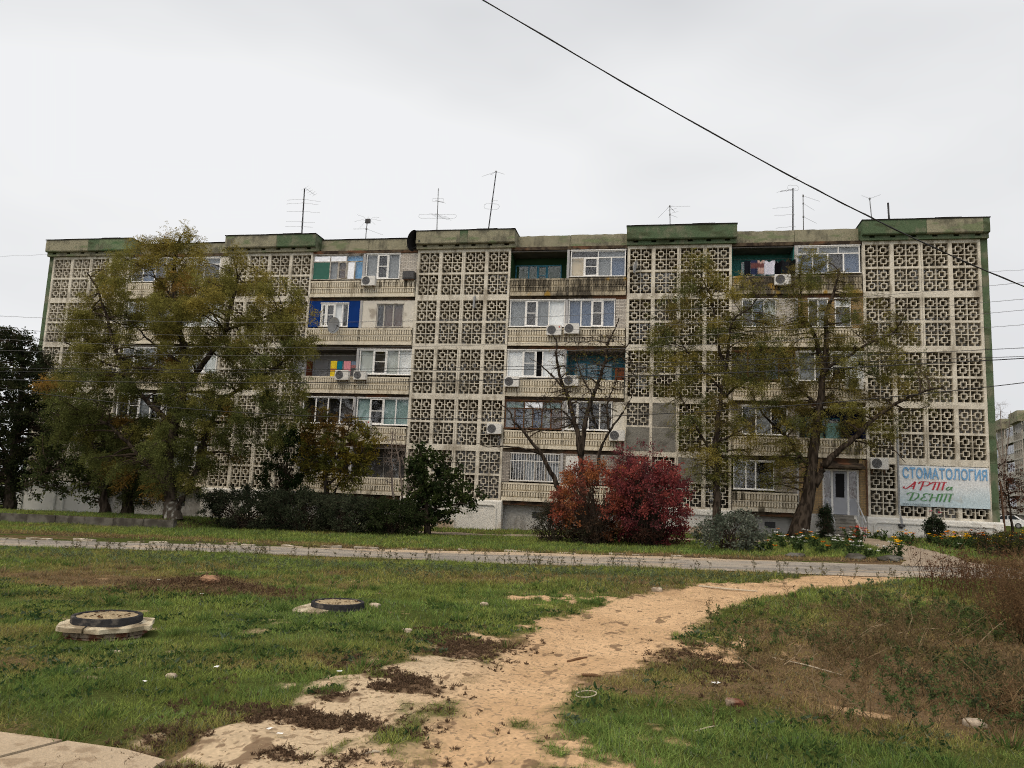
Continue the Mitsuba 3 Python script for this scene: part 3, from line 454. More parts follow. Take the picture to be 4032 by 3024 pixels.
def track_fn(p, n, uv):
    g = noise(p.x * 45, p.y * 45) * 0.5 + fbm(p.x * 6, p.y * 6, 0.0, 3) * 0.5
    return mix((0.25, 0.205, 0.16), (0.37, 0.30, 0.225), fbm(p.x * 1.1, p.y * 1.1, 0.0, 4)) * (0.75 + 0.5 * g)


mat('track', track_fn)


def slab_fn(p, n, uv):
    g = noise(p.x * 70, p.y * 70) * 0.4 + fbm(p.x * 4, p.y * 4, 0.0, 4) * 0.6
    c = mix((0.40, 0.315, 0.215), (0.50, 0.40, 0.29), g)
    return mix(c, (0.25, 0.18, 0.12), smoothstep(0.60, 0.74, fbm(p.x * 7 + 3, p.y * 7, 0.0, 4)) * 0.6) * (0.88 + 0.24 * noise(p.x * 150, p.y * 150))


mat('paving', slab_fn)


def axis(parts):
    return np.unique(np.concatenate([np.arange(a, b, s) for a, b, s in parts]))


GX = axis([(-400, -60, 20), (-60, -24, 1.0), (-24, -12, 0.3), (-12, -3.4, 0.11), (-3.4, 1.6, 0.05), (1.6, 7, 0.11), (7, 14, 0.3), (14, 50, 1.0), (50, 420, 20)])
GY = axis([(-60, 2, 4), (2, 4, 0.1), (4, 9, 0.05), (9, 13, 0.1), (13, 20, 0.16), (20, 34, 0.25), (34, 46, 0.6), (46, 110, 4), (110, 900, 40)])


def sheet(xs, ys, lift=0.0, keep=None):
    X, Y = np.meshgrid(xs, ys)
    Z = height(X, Y) + lift
    v = np.stack([X, Y, Z], -1).reshape(-1, 3)
    i, j = np.meshgrid(np.arange(len(ys) - 1), np.arange(len(xs) - 1), indexing='ij')
    a = (i * len(xs) + j).ravel()
    q = np.stack([a, a + 1, a + 1 + len(xs), a + len(xs)], 1)
    if keep is not None:
        c = v[q].mean(1)
        q = q[keep(c[:, 0], c[:, 1])]
    f = np.vstack([q[:, [0, 1, 2]], q[:, [0, 2, 3]]])
    us, inv = np.unique(f, return_inverse=True)
    return v[us], inv.reshape(-1, 3)


put('ground', sheet(GX, GY), 'ground', smooth=True, kind='structure', label='weedy ground of the open lot and the strip before the flats')
inner = (GX > -30) & (GX < 30)
put('sand_path', sheet(GX[inner], GY[(GY > 1.9) & (GY < 20.6)], 0.005, lambda x, y: (sand_field(NPF, x, y) > 0.5) & (np.minimum(x - np.interp(y, PY, PL), np.interp(y, PY, PR) - x) > -0.3)),
    'ground', smooth=True, kind='structure', label='trodden path of bare sand crossing the weedy lot')


def near_edge(x):
    return np.interp(x, [-400, -20, -12, -8, -4, 0, 3, 6, 9, 400], [18.3, 18.6, 20.2, 20.7, 19.9, 19.9, 19.45, 19.2, 19.9, 20.5]) + 0.22 * (nfbm(x * 0.9, 3.0, 3) - 0.5)


def far_edge(x):
    return np.interp(x, [-400, -20, -12, -8, -4, 0, 3, 6, 9, 400], [20.8, 21.2, 23.1, 24.0, 24.15, 23.85, 23.3, 22.9, 22.5, 22.6]) + 0.35 * (nfbm(x * 1.3, 8.0, 3) - 0.5)


def strip(x0, x1, dx, e0, e1, n, lift):
    xs = np.arange(x0, x1, dx)
    t = np.linspace(0, 1, n)
    X = np.repeat(xs[:, None], n, 1)
    Y = e0(xs)[:, None] * (1 - t) + e1(xs)[:, None] * t
    Z = height(X, Y) + lift
    v = np.stack([X, Y, Z], -1).reshape(-1, 3)
    i, j = np.meshgrid(np.arange(len(xs) - 1), np.arange(n - 1), indexing='ij')
    a = (i * n + j).ravel()
    q = np.stack([a, a + n, a + n + 1, a + 1], 1)
    return v, np.vstack([q[:, [0, 1, 2]], q[:, [0, 2, 3]]])


put('road', strip(-70, 60, 0.25, near_edge, far_edge, 18, 0.02), 'asphalt', smooth=True, kind='structure', label='narrow worn asphalt road with sand along its far side')

# the earth footpath from the road to the entrance
fc = np.array([[7.7, 22.2, 1.5], [7.75, 24.5, 0.85], [8.3, 28, 0.85], [8.7, 32, 0.85], [8.75, 37, 0.8], [8.7, 39.2, 0.75]])


def foot(side):
    return lambda t: np.interp(t, fc[:, 1], fc[:, 0]) + side * np.interp(t, fc[:, 1], fc[:, 2]) + 0.3 * (nfbm(t * 1.1, 5.0 + side, 3) - 0.5)


def lane(y0, y1, dy, e0, e1, n, lift):
    ys = np.arange(y0, y1, dy)
    t = np.linspace(0, 1, n)
    Y = np.repeat(ys[:, None], n, 1)
    X = e0(ys)[:, None] * (1 - t) + e1(ys)[:, None] * t
    v = np.stack([X, Y, height(X, Y) + lift], -1).reshape(-1, 3)
    i, j = np.meshgrid(np.arange(len(ys) - 1), np.arange(n - 1), indexing='ij')
    a = (i * n + j).ravel()
    q = np.stack([a, a + 1, a + n + 1, a + n], 1)
    return v, np.vstack([q[:, [0, 1, 2]], q[:, [0, 2, 3]]])


put('footpath', lane(22.5, 39.2, 0.25, foot(-1), foot(1), 8, 0.034), 'track', smooth=True, kind='structure', label='beaten earth footpath from the road to the entrance steps')
put('pavement', strip(-16, 6.5, 0.3, lambda x: 33.6 + 0.2 * nfbm(x, 2.0), lambda x: 35.2 + 0.3 * nfbm(x, 4.0), 7, 0.045), 'track', smooth=True, kind='structure', label='grey walkway between the verge and the flats')

# broken kerb stones along the far side of the road
kx = -21.2
kr = np.random.default_rng(3)
KERBS = [(-20.6, 1.0), (-19.4, 1.0), (-18.1, .9), (-16.5, .6), (-15.7, .7), (-14.4, .5), (-13.6, .35), (-13.0, .5), (-11.6, .9), (-10.4, .8), (-9.3, 1.), (-8.2, 1.), (-7.1, .6), (-6.2, .4), (-4.4, 1.), (-3.0, .4), (-2.55, .75), (-1.3, .5), (-.5, .8), (.5, .45), (1.4, .5)]
for cx, ln in KERBS:
    y = float(far_edge(np.array([cx]))[0]) + 0.42 + kr.uniform(-.06, .1)
    h = kr.uniform(0.0, 0.07)
    b = trimesh.creation.box([ln * kr.uniform(.75, 1), 0.17, 0.24])
    b = b.subdivide().subdivide()
    v = np.array(b.vertices)
    v += (meshkit.fbm(v * 6 + cx, 3)[:, None] - 0.5) * 0.06 * np.sign(v)
    c, s_ = math.cos(kr.normal(0, .06)), kr.normal(0, .06)
    v = v @ np.array([[c, -s_, kr.normal(0, .03)], [s_, c, 0], [0, kr.normal(0, .12), 1]])
    v += [cx, y, float(height(cx, y)) + h - 0.12]
    put('kerb_stone', (v, np.array(b.faces)), 'kerb', 'road')
mat('kerb', weathered((0.50, 0.44, 0.36), (0.27, 0.21, 0.145), 0.44, 0.66, 0.15, 4.0, 0.1))

# concrete paving in the near left corner
mb = MB()
for k, (poly) in enumerate([[(-9.0, 1.5), (-3.05, 1.5), (-3.05, 2.5), (-2.86, 4.25), (-2.88, 4.43), (-3.22, 4.52), (-3.66, 4.545), (-3.80, 4.12), (-4.2, 2.6), (-9.0, 2.0)],
                            [(-9.0, 2.03), (-4.225, 2.64), (-3.83, 4.13), (-3.69, 4.55), (-4.15, 4.56), (-5.2, 4.62), (-9.0, 4.75)]]):
    m = trimesh.creation.extrude_polygon(sg.Polygon(poly).buffer(-0.006), 0.10, engine='earcut')
    v = np.array(m.vertices)
    v[:, 2] -= 0.112
    put('paving_slab', (v, np.array(m.faces)), 'paving', 'paved_walk')
tag('paved_walk', label='sandy concrete slabs in the near left corner', kind='structure')

# ------------------------------------------------------------------ low concrete wall on the left
w = thing('low_retaining_wall', 'low dark concrete block wall along the verge under the left trees', 'wall')
x = -32.0
while x < -21.5:
    ln = 1.45
    z = float(base_height(x + .7, 30.0))
    b = MB().box(x, x + ln - 0.025, 30.2 + rng.uniform(-.015, .015), 30.45, z - 0.4, z + 0.36 + rng.uniform(-.015, .015))
    put('block', b, 'wall_block', w)
    x += ln
mat('wall_block', weathered((0.15, 0.14, 0.12), (0.07, 0.063, 0.053), 0.4, 0.62, 0.15, 2.2, 0.3))

# ------------------------------------------------------------------ the block of flats
B = thing('apartment_building', 'long five-storey panel block of flats with concrete lattice bays and rows of loggias', 'apartment building')
BAYS = [(-37.75, -32.53), (-25.66, -20.41), (-13.72, -8.54), (-1.83, 3.37), (10.08, 15.35)]       # lattice bays: the opening's left and right
GAPS = [(-32.40, -25.79), (-20.29, -13.85), (-8.42, -1.96), (3.49, 9.95)]                          # loggia bays
TOP = 15.03


def zt(storey):
    return TOP - 2.8 * (5 - storey)


# the body behind the facade
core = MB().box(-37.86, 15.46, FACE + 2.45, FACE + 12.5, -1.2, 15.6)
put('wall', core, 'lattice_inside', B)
put('roof', MB().box(-37.9, 15.5, FACE + 0.75, FACE + 12.6, 15.6, 15.9), 'tar', B)
for x0, x1 in BAYS:
    put('loggia_roof', MB().box(x0 - .13, x1 + .12, FACE + .3, FACE + 2.44, 15.2, 15.32), 'loggia_floor', B)
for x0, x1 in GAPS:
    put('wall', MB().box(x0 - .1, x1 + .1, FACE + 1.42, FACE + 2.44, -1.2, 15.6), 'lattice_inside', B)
for x0, x1, lab in ((-38.22, -37.87, None), (15.47, 15.82, None)):
    for s in range(1, 6):
        put('end_wall_panel', MB().box(x0, x1, FACE + 0.06, FACE + 12.5, zt(s) - 2.6 if s > 1 else -1.2, zt(s) + 0.19 if s < 5 else 15.2), 'cornice_green', B)

# one lattice panel of two by two blocks, centred on the origin, seen from -y; three grades of patching behind
PW, PH, D0, D1 = 1.165, 1.178, 0.03, 0.31


def lattice_panel(w, h):
    mb = MB()
    t = 0.024                                      # half thickness of the ribs
    for k in (-1, 1):                              # rim and cross
        mb.box(k * w / 2 - 0.012, k * w / 2 + 0.012, D0, D1, -h / 2, h / 2)
    mb.box(-t * 0.8, t * 0.8, D0 + .004, D1 - .004, -h / 2, h / 2)
    mb.box(-w / 2, w / 2, D0 + .008, D1 - .008, -t * 0.8, t * 0.8)
    bw, bh = w / 2, h / 2
    for cx in (-bw / 2, bw / 2):
        for cz in (-bh / 2, bh / 2):
            r = 0.128
            for a in (-1, 1):
                mb.box(cx + a * r - t * .75, cx + a * r + t * .75, D0, D1 - .002, cz - r, cz + r)
                mb.box(cx - r, cx + r, D0 + .003, D1 - .005, cz + a * r - t * .75, cz + a * r + t * .75)
            mb.box(cx - t * .7, cx + t * .7, D0 + .012, D1 - .012, cz + r, cz + bh / 2)
            mb.box(cx - t * .7, cx + t * .7, D0 + .012, D1 - .012, cz - bh / 2, cz - r)
            mb.box(cx + r, cx + bw / 2, D0 + .014, D1 - .014, cz - t * .7, cz + t * .7)
            mb.box(cx - bw / 2, cx - r, D0 + .014, D1 - .014, cz - t * .7, cz + t * .7)
    return mb.get()


for b, (x0, x1) in enumerate(BAYS):
    w = x1 - x0
    gap = 0.188
    pw = (w - 3 * gap) / 4
    shape = mikit.ply(lattice_panel(pw, PH), 'm_lattice_concrete')
    fr = MB()
    fr.box(x0 - .13, x0, FACE, FACE + 2.44, 1.36 - .12, TOP + .2)
    fr.box(x1, x1 + .12, FACE, FACE + 2.44, 1.36 - .12, TOP + .2)
    for k in range(1, 4):
        xa = x0 + k * pw + (k - 1) * gap
        if k == 2:                                # two elements meet here with an open joint
            fr.box(xa, xa + gap / 2 - .008, FACE - .002, FACE + .22, 1.36, TOP)
            fr.box(xa + gap / 2 + .008, xa + gap, FACE - .002, FACE + .22, 1.36, TOP)
        else:
            fr.box(xa, xa + gap, FACE + .002, FACE + .22, 1.36, TOP)
    put('lattice_frame', fr, 'lattice_concrete', B)
    for s in range(1, 6):
        z1 = zt(s)
        bands = MB()
        bands.box(x0, x1, FACE + .004, FACE + .22, z1 - 2.472, z1 - 2.472 - (.326 if s > 1 else .11))
        zm = z1 - PH
        bands.box(x0, x1, FACE + .006, FACE + .21, zm - .116, zm)
        if s == 5:
            bands.box(x0, x1, FACE + .004, FACE + .22, z1, z1 + .2)
        put('storey_band', bands, 'lattice_concrete', B)
        put('loggia_slab', MB().box(x0, x1, FACE + .32, FACE + 2.44, z1 - 2.75, z1 - 2.55), 'loggia_floor', B)
        for r in range(2):
            zc = z1 - PH / 2 - r * (PH + .116)
            for k in range(4):
                xc = x0 + k * (pw + gap) + pw / 2
                key = key_of('lattice_panel', B)
                scene[key] = {**shape, 'to_world': T4().translate([xc, FACE, zc])}
                hide = (b == 3 and s == 2 and r == 1 and k in (0, 1)) or (b == 3 and s == 2 and r == 0 and k == 1) or (b == 3 and s == 1 and r == 0 and k == 2)
                if hide:
                    put('blocked_panel', MB().box(xc - pw / 2 - .02, xc + pw / 2 + .02, FACE - .03, FACE + .02, zc - PH / 2 - .02, zc + PH / 2 + .02), 'grey_block', B, label='lattice panel walled up with grey blocks')
                elif rng.random() < 0.16:          # boarded from behind
                    put('backing_board', MB().box(xc - pw / 2, xc + pw / 2, FACE + .34, FACE + .37, zc - PH / 2, zc + PH / 2), 'wall_dim' if rng.random() < .6 else 'wall_pale', B)
# cornices: dentil band and deep parapet box over the lattice bays, plain parapet over the loggias
GREENS = {0: [(0, 1, 'grey'), (1, 1.25, 'green'), (1.25, 2.0, 'mix')], 1: [(0, 1.15, 'grey'), (1.15, 2, 'green')], 2: [(0, .9, 'grey'), (.9, 1.06, 'green'), (1.06, 2, 'grey')], 3: [(0, 2, 'green')], 4: [(0, 1.02, 'green'), (1.02, 1.9, 'grey'), (1.9, 2, 'green')]}
for b, (x0, x1) in enumerate(BAYS):
    a0, a1 = x0 - .18, x1 + .36 if b < 4 else x1 + .47
    if b == 0:
        a0 = -38.25
    w = a1 - a0
    dent = MB()
    for k in range(7):                             # piers between six vents
        cx = a0 + w * (k / 6.0)
        e0 = a0 if k == 0 else a0 + w * ((k - .5) / 6) + .13
        e1 = a1 if k == 6 else a0 + w * ((k + .5) / 6) - .13
        dent.box(e0, e1, FACE - .16, FACE + .12, 15.33, 15.45)
    dent.box(a0, a1, FACE - .16, FACE + .3, 15.21, 15.33)
    dent.box(a0, a1, FACE + .12, FACE + .3, 15.33, 15.45)
    put('vent_band', dent, 'cornice_green' if b in (3, 4) else 'cornice_grey', B)
    for u0, u1, c in GREENS[b]:
        m = {'grey': 'cornice_grey', 'green': 'cornice_green', 'mix': 'cornice_mixed'}[c]
        p0, p1 = a0 + w * u0 / 2, a0 + w * u1 / 2
        put('cornice_panel', MB().prism(sg.Polygon([(FACE - .36, 15.50), (FACE - .32, 15.45), (FACE + 1.1, 15.45), (FACE + 1.1, 16.19), (FACE - .36, 16.19)]), 'x', p0 + (.006 if u0 else 0), p1 - (.006 if u1 < 2 else 0)), m, B)
    put('roof_edge', MB().box(a0 - .03, a1 + .03, FACE - .40, FACE + 1.15, 16.19, 16.235), 'tar', B)
    put('roof_vent', MB().box(a0 + w * .62, a0 + w * .79, FACE + .1, FACE + .7, 16.235, 16.36).box(a0 + w * .6, a0 + w * .81, FACE + .02, FACE + .78, 16.36, 16.41), 'tar', B)
mat('cornice_mixed', weathered((0.17, 0.22, 0.13), (0.12, 0.13, 0.09), 0.45, 0.68, 0.14, 1.6, 0.4, third=(0.09, 0.16, 0.08)))
for b, (x0, x1) in enumerate(GAPS):
    xm = (x0 + x1) / 2
    for p0, p1 in ((x0 - .1, xm - .012), (xm + .012, x1 + .1)):
        top = 16.07 + rng.uniform(-.01, .01)
        xs = np.linspace(p0, p1, 15)
        poly = [(p0, 15.27), (p1, 15.27)] + [(x, top + (rng.uniform(-.022, .018) if b > 1 else 0)) for x in xs[::-1]]
        put('parapet_panel', MB().prism(sg.Polygon(poly), 'y', FACE + .52, FACE + .74), 'cornice_grey', B)
    if b < 2:
        put('roof_edge', MB().box(x0 - .1, x1 + .1, FACE + .47, FACE + .85, 16.085, 16.125), 'tar', B)
    put('loggia_canopy', MB().box(x0, x1, FACE + .02, FACE + 2.44, 15.08, 15.26), 'slab_edge', B)

mat('groove_grime', weathered((0.30, 0.26, 0.185), (0.10, 0.088, 0.066), 0.36, 0.62, 0.15, 2.0, 0.4))
# loggia parapets: concrete panels with two rows of fluted ribs
def balcony_panel(x0, x1, z0, z1):
    mb = MB()
    mb.box(x0, x1, FACE - .02, FACE + .07, z0, z1)
    n = int((x1 - x0 - .1) / .135)
    pitch = (x1 - x0 - .1) / n
    h = z1 - z0
    for zb, zc in ((z0 + h * .56, z0 + h * .90), (z0 + h * .20, z0 + h * .50)):
        for k in range(n):
            xc = x0 + .05 + pitch * (k + .5)
            a, c = pitch * .42, pitch * .23
            y0, y1 = FACE - .02, FACE - .085
            v = [[xc - a, y0, zb], [xc + a, y0, zb], [xc + c, y1, zb + .06], [xc - c, y1, zb + .06], [xc - a, y0, zc], [xc + a, y0, zc], [xc + c, y1, zc - .03], [xc - c, y1, zc - .03]]
            mb.add(v, [[0, 1, 2, 3], [5, 4, 7, 6], [4, 0, 3, 7], [1, 5, 6, 2], [3, 2, 6, 7]])
    mb.box(x0, x1, FACE - .08, FACE - .02, z0 + h * .50, z0 + h * .56).box(x0, x1, FACE - .08, FACE - .02, z0, z0 + h * .20).box(x0, x1, FACE - .08, FACE - .02, z0 + h * .90, z1)
    return mb


for b, (x0, x1) in enumerate(GAPS):
    xm = (x0 + x1) / 2
    for s in range(1, 6):
        z1 = zt(s)
        for side, (p0, p1) in enumerate(((x0 + .05, xm - .012), (xm + .012, x1 - .05))):
            if b == 3 and s == 1 and side == 1:
                continue
            m = 'mouldy_concrete' if (b, s) in ((2, 5), (3, 5)) else 'balcony_concrete'
            k = put('balcony_panel', balcony_panel(p0, p1, z1 - 2.57, z1 - 1.61), m, B)
            put('groove', MB().box(p0 + .01, p1 - .01, FACE - .027, FACE - .021, z1 - 2.4, z1 - 1.7), 'groove_grime', k)
        if not (b == 3 and s == 1):
            put('floor_slab', MB().box(x0, x1, FACE + .09, FACE + 1.4, z1 - 2.78, z1 - 2.50).box(x0, x1, FACE + .12, FACE + .2, z1 - 2.50, z1 - 1.62), 'slab_edge', B)
        else:
            put('floor_slab', MB().box(x0, xm, FACE + .09, FACE + 1.4, z1 - 2.78, z1 - 2.50).box(x0, xm, FACE + .12, FACE + .2, z1 - 2.50, z1 - 1.62), 'slab_edge', B)
        lo = z1 - 2.5
        put('party_wall', MB().box(xm - .07, xm + .07, FACE + .02, FACE + 1.41, lo if s > 1 else lo - .2, z1 + .03), 'wall_pale', B)

# plinth: bulging white panels under the lattice bays, set back under the loggias
def plinth(x0, x1, z0, z1):
    mb = MB()
    y = FACE - .26
    prof = [(y + .5, z0), (y + .02, z0)] + [(y, z1 - .3)] + [(y + .10 - .10 * math.cos(a), z1 - .12 + .12 * math.sin(a)) for a in np.linspace(0, math.pi / 2, 7)] + [(y + .5, z1)]
    mb.prism(sg.Polygon(prof), 'x', x0, x1)
    w = (x1 - x0) / 2
    for k in range(2):                             # each half carries a raised rim round a sunk field
        c0, c1 = x0 + k * w + .26, x0 + (k + 1) * w - .26
        outer = sg.box(c0, z0 + .1, c1, z1 - .22).buffer(-.22).buffer(.22)
        ring = outer.difference(outer.buffer(-.06))
        mb.prism(ring, 'y', y - .075, y + .06)
    return mb


for b, (x0, x1) in enumerate(BAYS):
    z0 = float(base_height((x0 + x1) / 2, FACE)) - .35
    put('plinth', plinth(x0 - .22, x1 + (.25 if b < 4 else .5), z0, 1.25), 'plinth_white', B)
for b, (x0, x1) in enumerate(GAPS):
    put('plinth', MB().box(x0 - .15, x1 + .15, FACE + .55, FACE + .7, -1.3, 1.28), 'plinth_grey', B)
    for fx in (.3, .72):
        xa = x0 + (x1 - x0) * fx
        zz = 0.62 if b == 3 else 0.45 + float(base_height(xa, FACE)) + .35
        if not (b == 3 and fx > .5):
            put('cellar_vent', MB().box(xa - .26, xa + .26, FACE + .53, FACE + .56, zz - .15, zz + .15).box(xa - .2, xa + .2, FACE + .51, FACE + .53, zz - .1, zz + .1), 'dark_metal', B)


# ------------------------------------------------------------------ windows
BACKING = {'d': 'dark', 'm': 'dusky', 'g': 'grey', 'b': 'blue', 't': 'teal', 'w': 'white', 'c': 'card', 'n': 'brown', 'p': 'pale', 'a': 'azure', 'i': 'mint'}


def window(x0, x1, z0, z1, cols, frame='white_frame', top=None, bar=.055, y=FACE + .09, label=None, sill=True, topfrac=.27):
    """cols: (relative width, code, options); options r: opening sash with a rail; s: solid panel instead of glass. top: codes of a row of lights above."""
    fr = MB()
    y0, y1 = y, y + .07
    fr.box(x0, x1, y0, y1, z0, z0 + bar).box(x0, x1, y0, y1, z1 - bar, z1)
    fr.box(x0, x0 + bar, y0 + .002, y1 - .002, z0 + bar, z1 - bar).box(x1 - bar, x1, y0 + .002, y1 - .002, z0 + bar, z1 - bar)
    panes = []
    zh = z1 - bar
    if top:
        zr = z1 - (z1 - z0) * topfrac
        fr.box(x0 + bar, x1 - bar, y0 + .004, y1 - .004, zr - bar / 2, zr + bar / 2)
        tw = (x1 - x0 - 2 * bar) / len(top)
        for k, c in enumerate(top):
            xa, xb = x0 + bar + k * tw, x0 + bar + (k + 1) * tw
            if k:
                fr.box(xa - bar * .4, xa + bar * .4, y0 + .006, y1 - .006, zr + bar / 2, z1 - bar)
            panes.append((xa, xb, zr + bar / 2, z1 - bar, c, ''))
        zh = zr - bar / 2
    tot = sum(c[0] for c in cols)
    xa = x0 + bar
    for k, c in enumerate(cols):
        opt = c[2] if len(c) > 2 else ''
        xb = xa + (x1 - x0 - 2 * bar) * c[0] / tot
        if k:
            fr.box(xa - bar * .6, xa + bar * .6, y0 + .006, y1 - .006, z0 + bar, zh)
        e = bar * .55
        if 'r' in opt:                             # an opening sash standing a little proud, with a middle rail
            za, zb = z0 + bar, zh
            for q in ((xa + e, xa + e + .05, za, zb), (xb - e - .05, xb - e, za, zb)):
                fr.box(q[0], q[1], y0 - .02, y0 + .05, q[2], q[3])
            fr.box(xa + e + .05, xb - e - .05, y0 - .018, y0 + .048, za, za + .05).box(xa + e + .05, xb - e - .05, y0 - .018, y0 + .048, zb - .05, zb)
            zm = za + (zb - za) * .52
            fr.box(xa + e + .05, xb - e - .05, y0 + .0, y0 + .05, zm - .02, zm + .02)
        panes.append((xa, xb, z0 + bar, zh, c[1], opt))
        xa = xb
    if sill:
        fr.box(x0 - .03, x1 + .03, y0 - .16, y0, z0 - .035, z0 - .005)
        fr.box(x0 - .02, x1 + .02, y0 - .05, y1, z1 + .002, z1 + .05)
    k = put('window', fr, frame, B, label=label)
    for xa, xb, za, zb, code, opt in panes:
        if code == 'f':
            n = 14
            xs = np.linspace(xa, xb, n)
            zs = np.linspace(za, zb, 7)
            X, Z = np.meshgrid(xs, zs)
            Y = y0 + .035 + .05 * (meshkit.fbm(np.stack([X * 6, Z * 9, 0 * X + x0], -1), 3) - .5)
            i, j = np.meshgrid(np.arange(6), np.arange(n - 1), indexing='ij')
            a = (i * n + j).ravel()
            put('foil_sheet', (np.stack([X, Y, Z], -1).reshape(-1, 3), np.stack([a, a + 1, a + 1 + n, a + n], 1)), 'foil', k, smooth=True)
            continue
        if 's' in opt:
            put('infill_panel', MB().box(xa, xb, y0 + .015, y0 + .045, za, zb), code, k)
            continue
        if 'o' not in opt:
            put('pane', MB().quad([xa, y0 + .035, za], [xb, y0 + .035, za], [xb, y0 + .035, zb], [xa, y0 + .035, zb]), 'pane_glass', k)
        n = 13
        xs = np.linspace(xa - .02, xb + .02, n)
        fold = (.007 if code in 'wbgapti' else .0) * np.sin(np.arange(n) * 2.4 + x0)
        yb = y0 + (.16 if code not in 'dm' else .35)
        v = np.concatenate([np.stack([xs, yb + fold, 0 * xs + za - .03], 1), np.stack([xs, yb + fold, 0 * xs + zb + .03], 1)])
        a = np.arange(n - 1)
        put('curtain', (v, np.stack([a, a + 1, a + 1 + n, a + n], 1)), 'curtain_' + BACKING[code], k)
    return k


def fill(x0, x1, z0, z1, m, name='infill_wall', y=FACE + .07, label=None):
    return put(name, MB().box(x0, x1, y, y + .14, z0, z1), m, B, label=label)


def loggia(side, b, s, m, win=None, frame='blue_frame'):
    """An open loggia: painted back and side walls, an inner window."""
    x0, x1 = GAPS[b]
    xm = (x0 + x1) / 2
    p0, p1 = (x0 + .01, xm - .08) if side == 0 else (xm + .08, x1 - .01)
    z1 = zt(s)
    mb = MB().box(p0, p1, FACE + 1.33, FACE + 1.41, z1 - 2.5, z1 + .02)
    mb.box(p0, p0 + .02, FACE + .12, FACE + 1.33, z1 - 2.5, z1 + .02).box(p1 - .02, p1, FACE + .12, FACE + 1.33, z1 - 2.5, z1 + .02)
    put('loggia_wall', mb, m, B)
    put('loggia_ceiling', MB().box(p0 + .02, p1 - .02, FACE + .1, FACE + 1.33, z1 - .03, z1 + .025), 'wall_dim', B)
    if win:
        a, c, cols = win
        window(p0 + a, p0 + c, z1 - 1.75, z1 - .45, cols, frame, y=FACE + 1.24, sill=False)
    return p0, p1, z1


def span(b, u0, u1, s, za=-1.50, zb=0.0):
    x0, x1 = GAPS[b]
    w = x1 - x0
    return x0 + w * u0, x0 + w * u1, zt(s) + za, zt(s) + zb


# the rooms' windows and doors at the back of the lattice loggias
for b, (x0, x1) in enumerate(BAYS):
    for s in range(1, 6):
        if b in (0, 1) and s < 3:
            continue
        z1 = zt(s)
        for xa in (x0 + .25, x0 + 2.85):
            window(xa, xa + 1.5, z1 - 1.75, z1 - .35, [(.5, 'd'), (.5, 'm')], 'old_frame', y=FACE + 2.34, sill=False)
            window(xa + 1.5, xa + 2.2, z1 - 2.5, z1 - .35, [(1, 'd')], 'old_frame', y=FACE + 2.34, sill=False)

# second loggia bay (between the second and third lattice bays)
x0, x1, z0, z1 = span(1, .0, .49, 5)
window(x0, x1, z0, z1, [(.165, 'green_panel', 's'), (.08, 'g'), (.09, 'n', 'r'), (.075, 'f'), (.075, 'a')], 'old_frame', ['f', 'f', 'a'], label='old wooden loggia glazing with a green board, foil and blue sheet')
window(*span(1, .515, .835, 5), [(.33, 'g'), (.33, 'd', 'r'), (.33, 'g')])
fill(*span(1, .84, 1., 5, -1.58, .03), 'white_brick')
x0, x1, z0, z1 = span(1, .0, .495, 4, -1.52, .03)
fill(x0, x0 + .70, z0, z1, 'blue_panel', 'cladding_panel', label='bright blue cladding panel')
fill(x0 + 2.46, x1, z0, z1, 'blue_panel', 'cladding_panel', label='bright blue cladding panel')
fill(x0 + .70, x0 + 2.46, z1 - .13, z1, 'blue_panel', 'cladding_panel', label='bright blue cladding panel')
window(x0 + .72, x0 + 2.44, z0 + .02, z1 - .15, [(.18, 'd', 'r'), (.32, 'm', 'r'), (.28, 'w'), (.2, 'd')])
x0, x1, z0, z1 = span(1, .51, 1., 4, -1.55, .03)
fill(x0, x0 + .86, z0, z1, 'white_plaster')
fill(x0 + 2.5, x1, z0, z1, 'white_plaster')
fill(x0 + .86, x0 + 2.5, z1 - .2, z1, 'white_plaster')
window(x0 + .88, x0 + 2.48, z0 + .02, z1 - .21, [(.26, 'd'), (.37, 'n'), (.37, 'n')], 'old_frame', label='peeling wooden window with brown curtains')
p0, p1, z1 = loggia(0, 1, 3, 'wall_pale', (1.1, 2.6, [(.3, 'd'), (.4, 'g'), (.3, 'g')]), 'old_frame')
put('loggia_door', MB().box(p0 + .02, p0 + .06, FACE + .25, FACE + .95, z1 - 2.4, z1 - .62), 'door_brown', B, label='brown board door at the side of an open loggia')
window(*span(1, .515, 1., 3, -1.46, -.03), [(.26, 'p'), (.26, 'm', 'r'), (.24, 'p'), (.24, 'w')])
window(*span(1, .01, .49, 2), [(.25, 'd'), (.25, 'm'), (.25, 'd'), (.25, 'm')])
window(*span(1, .52, 1., 2), [(.25, 't'), (.27, 'd', 'r'), (.24, 't'), (.24, 't')])
window(*span(1, .0, .49, 1), [(.25, 'd'), (.25, 'g'), (.25, 'd'), (.25, 'd')], 'old_frame')
loggia(1, 1, 1, 'wall_dim', (.5, 2.4, [(.5, 'd'), (.5, 'm')]), 'old_frame')

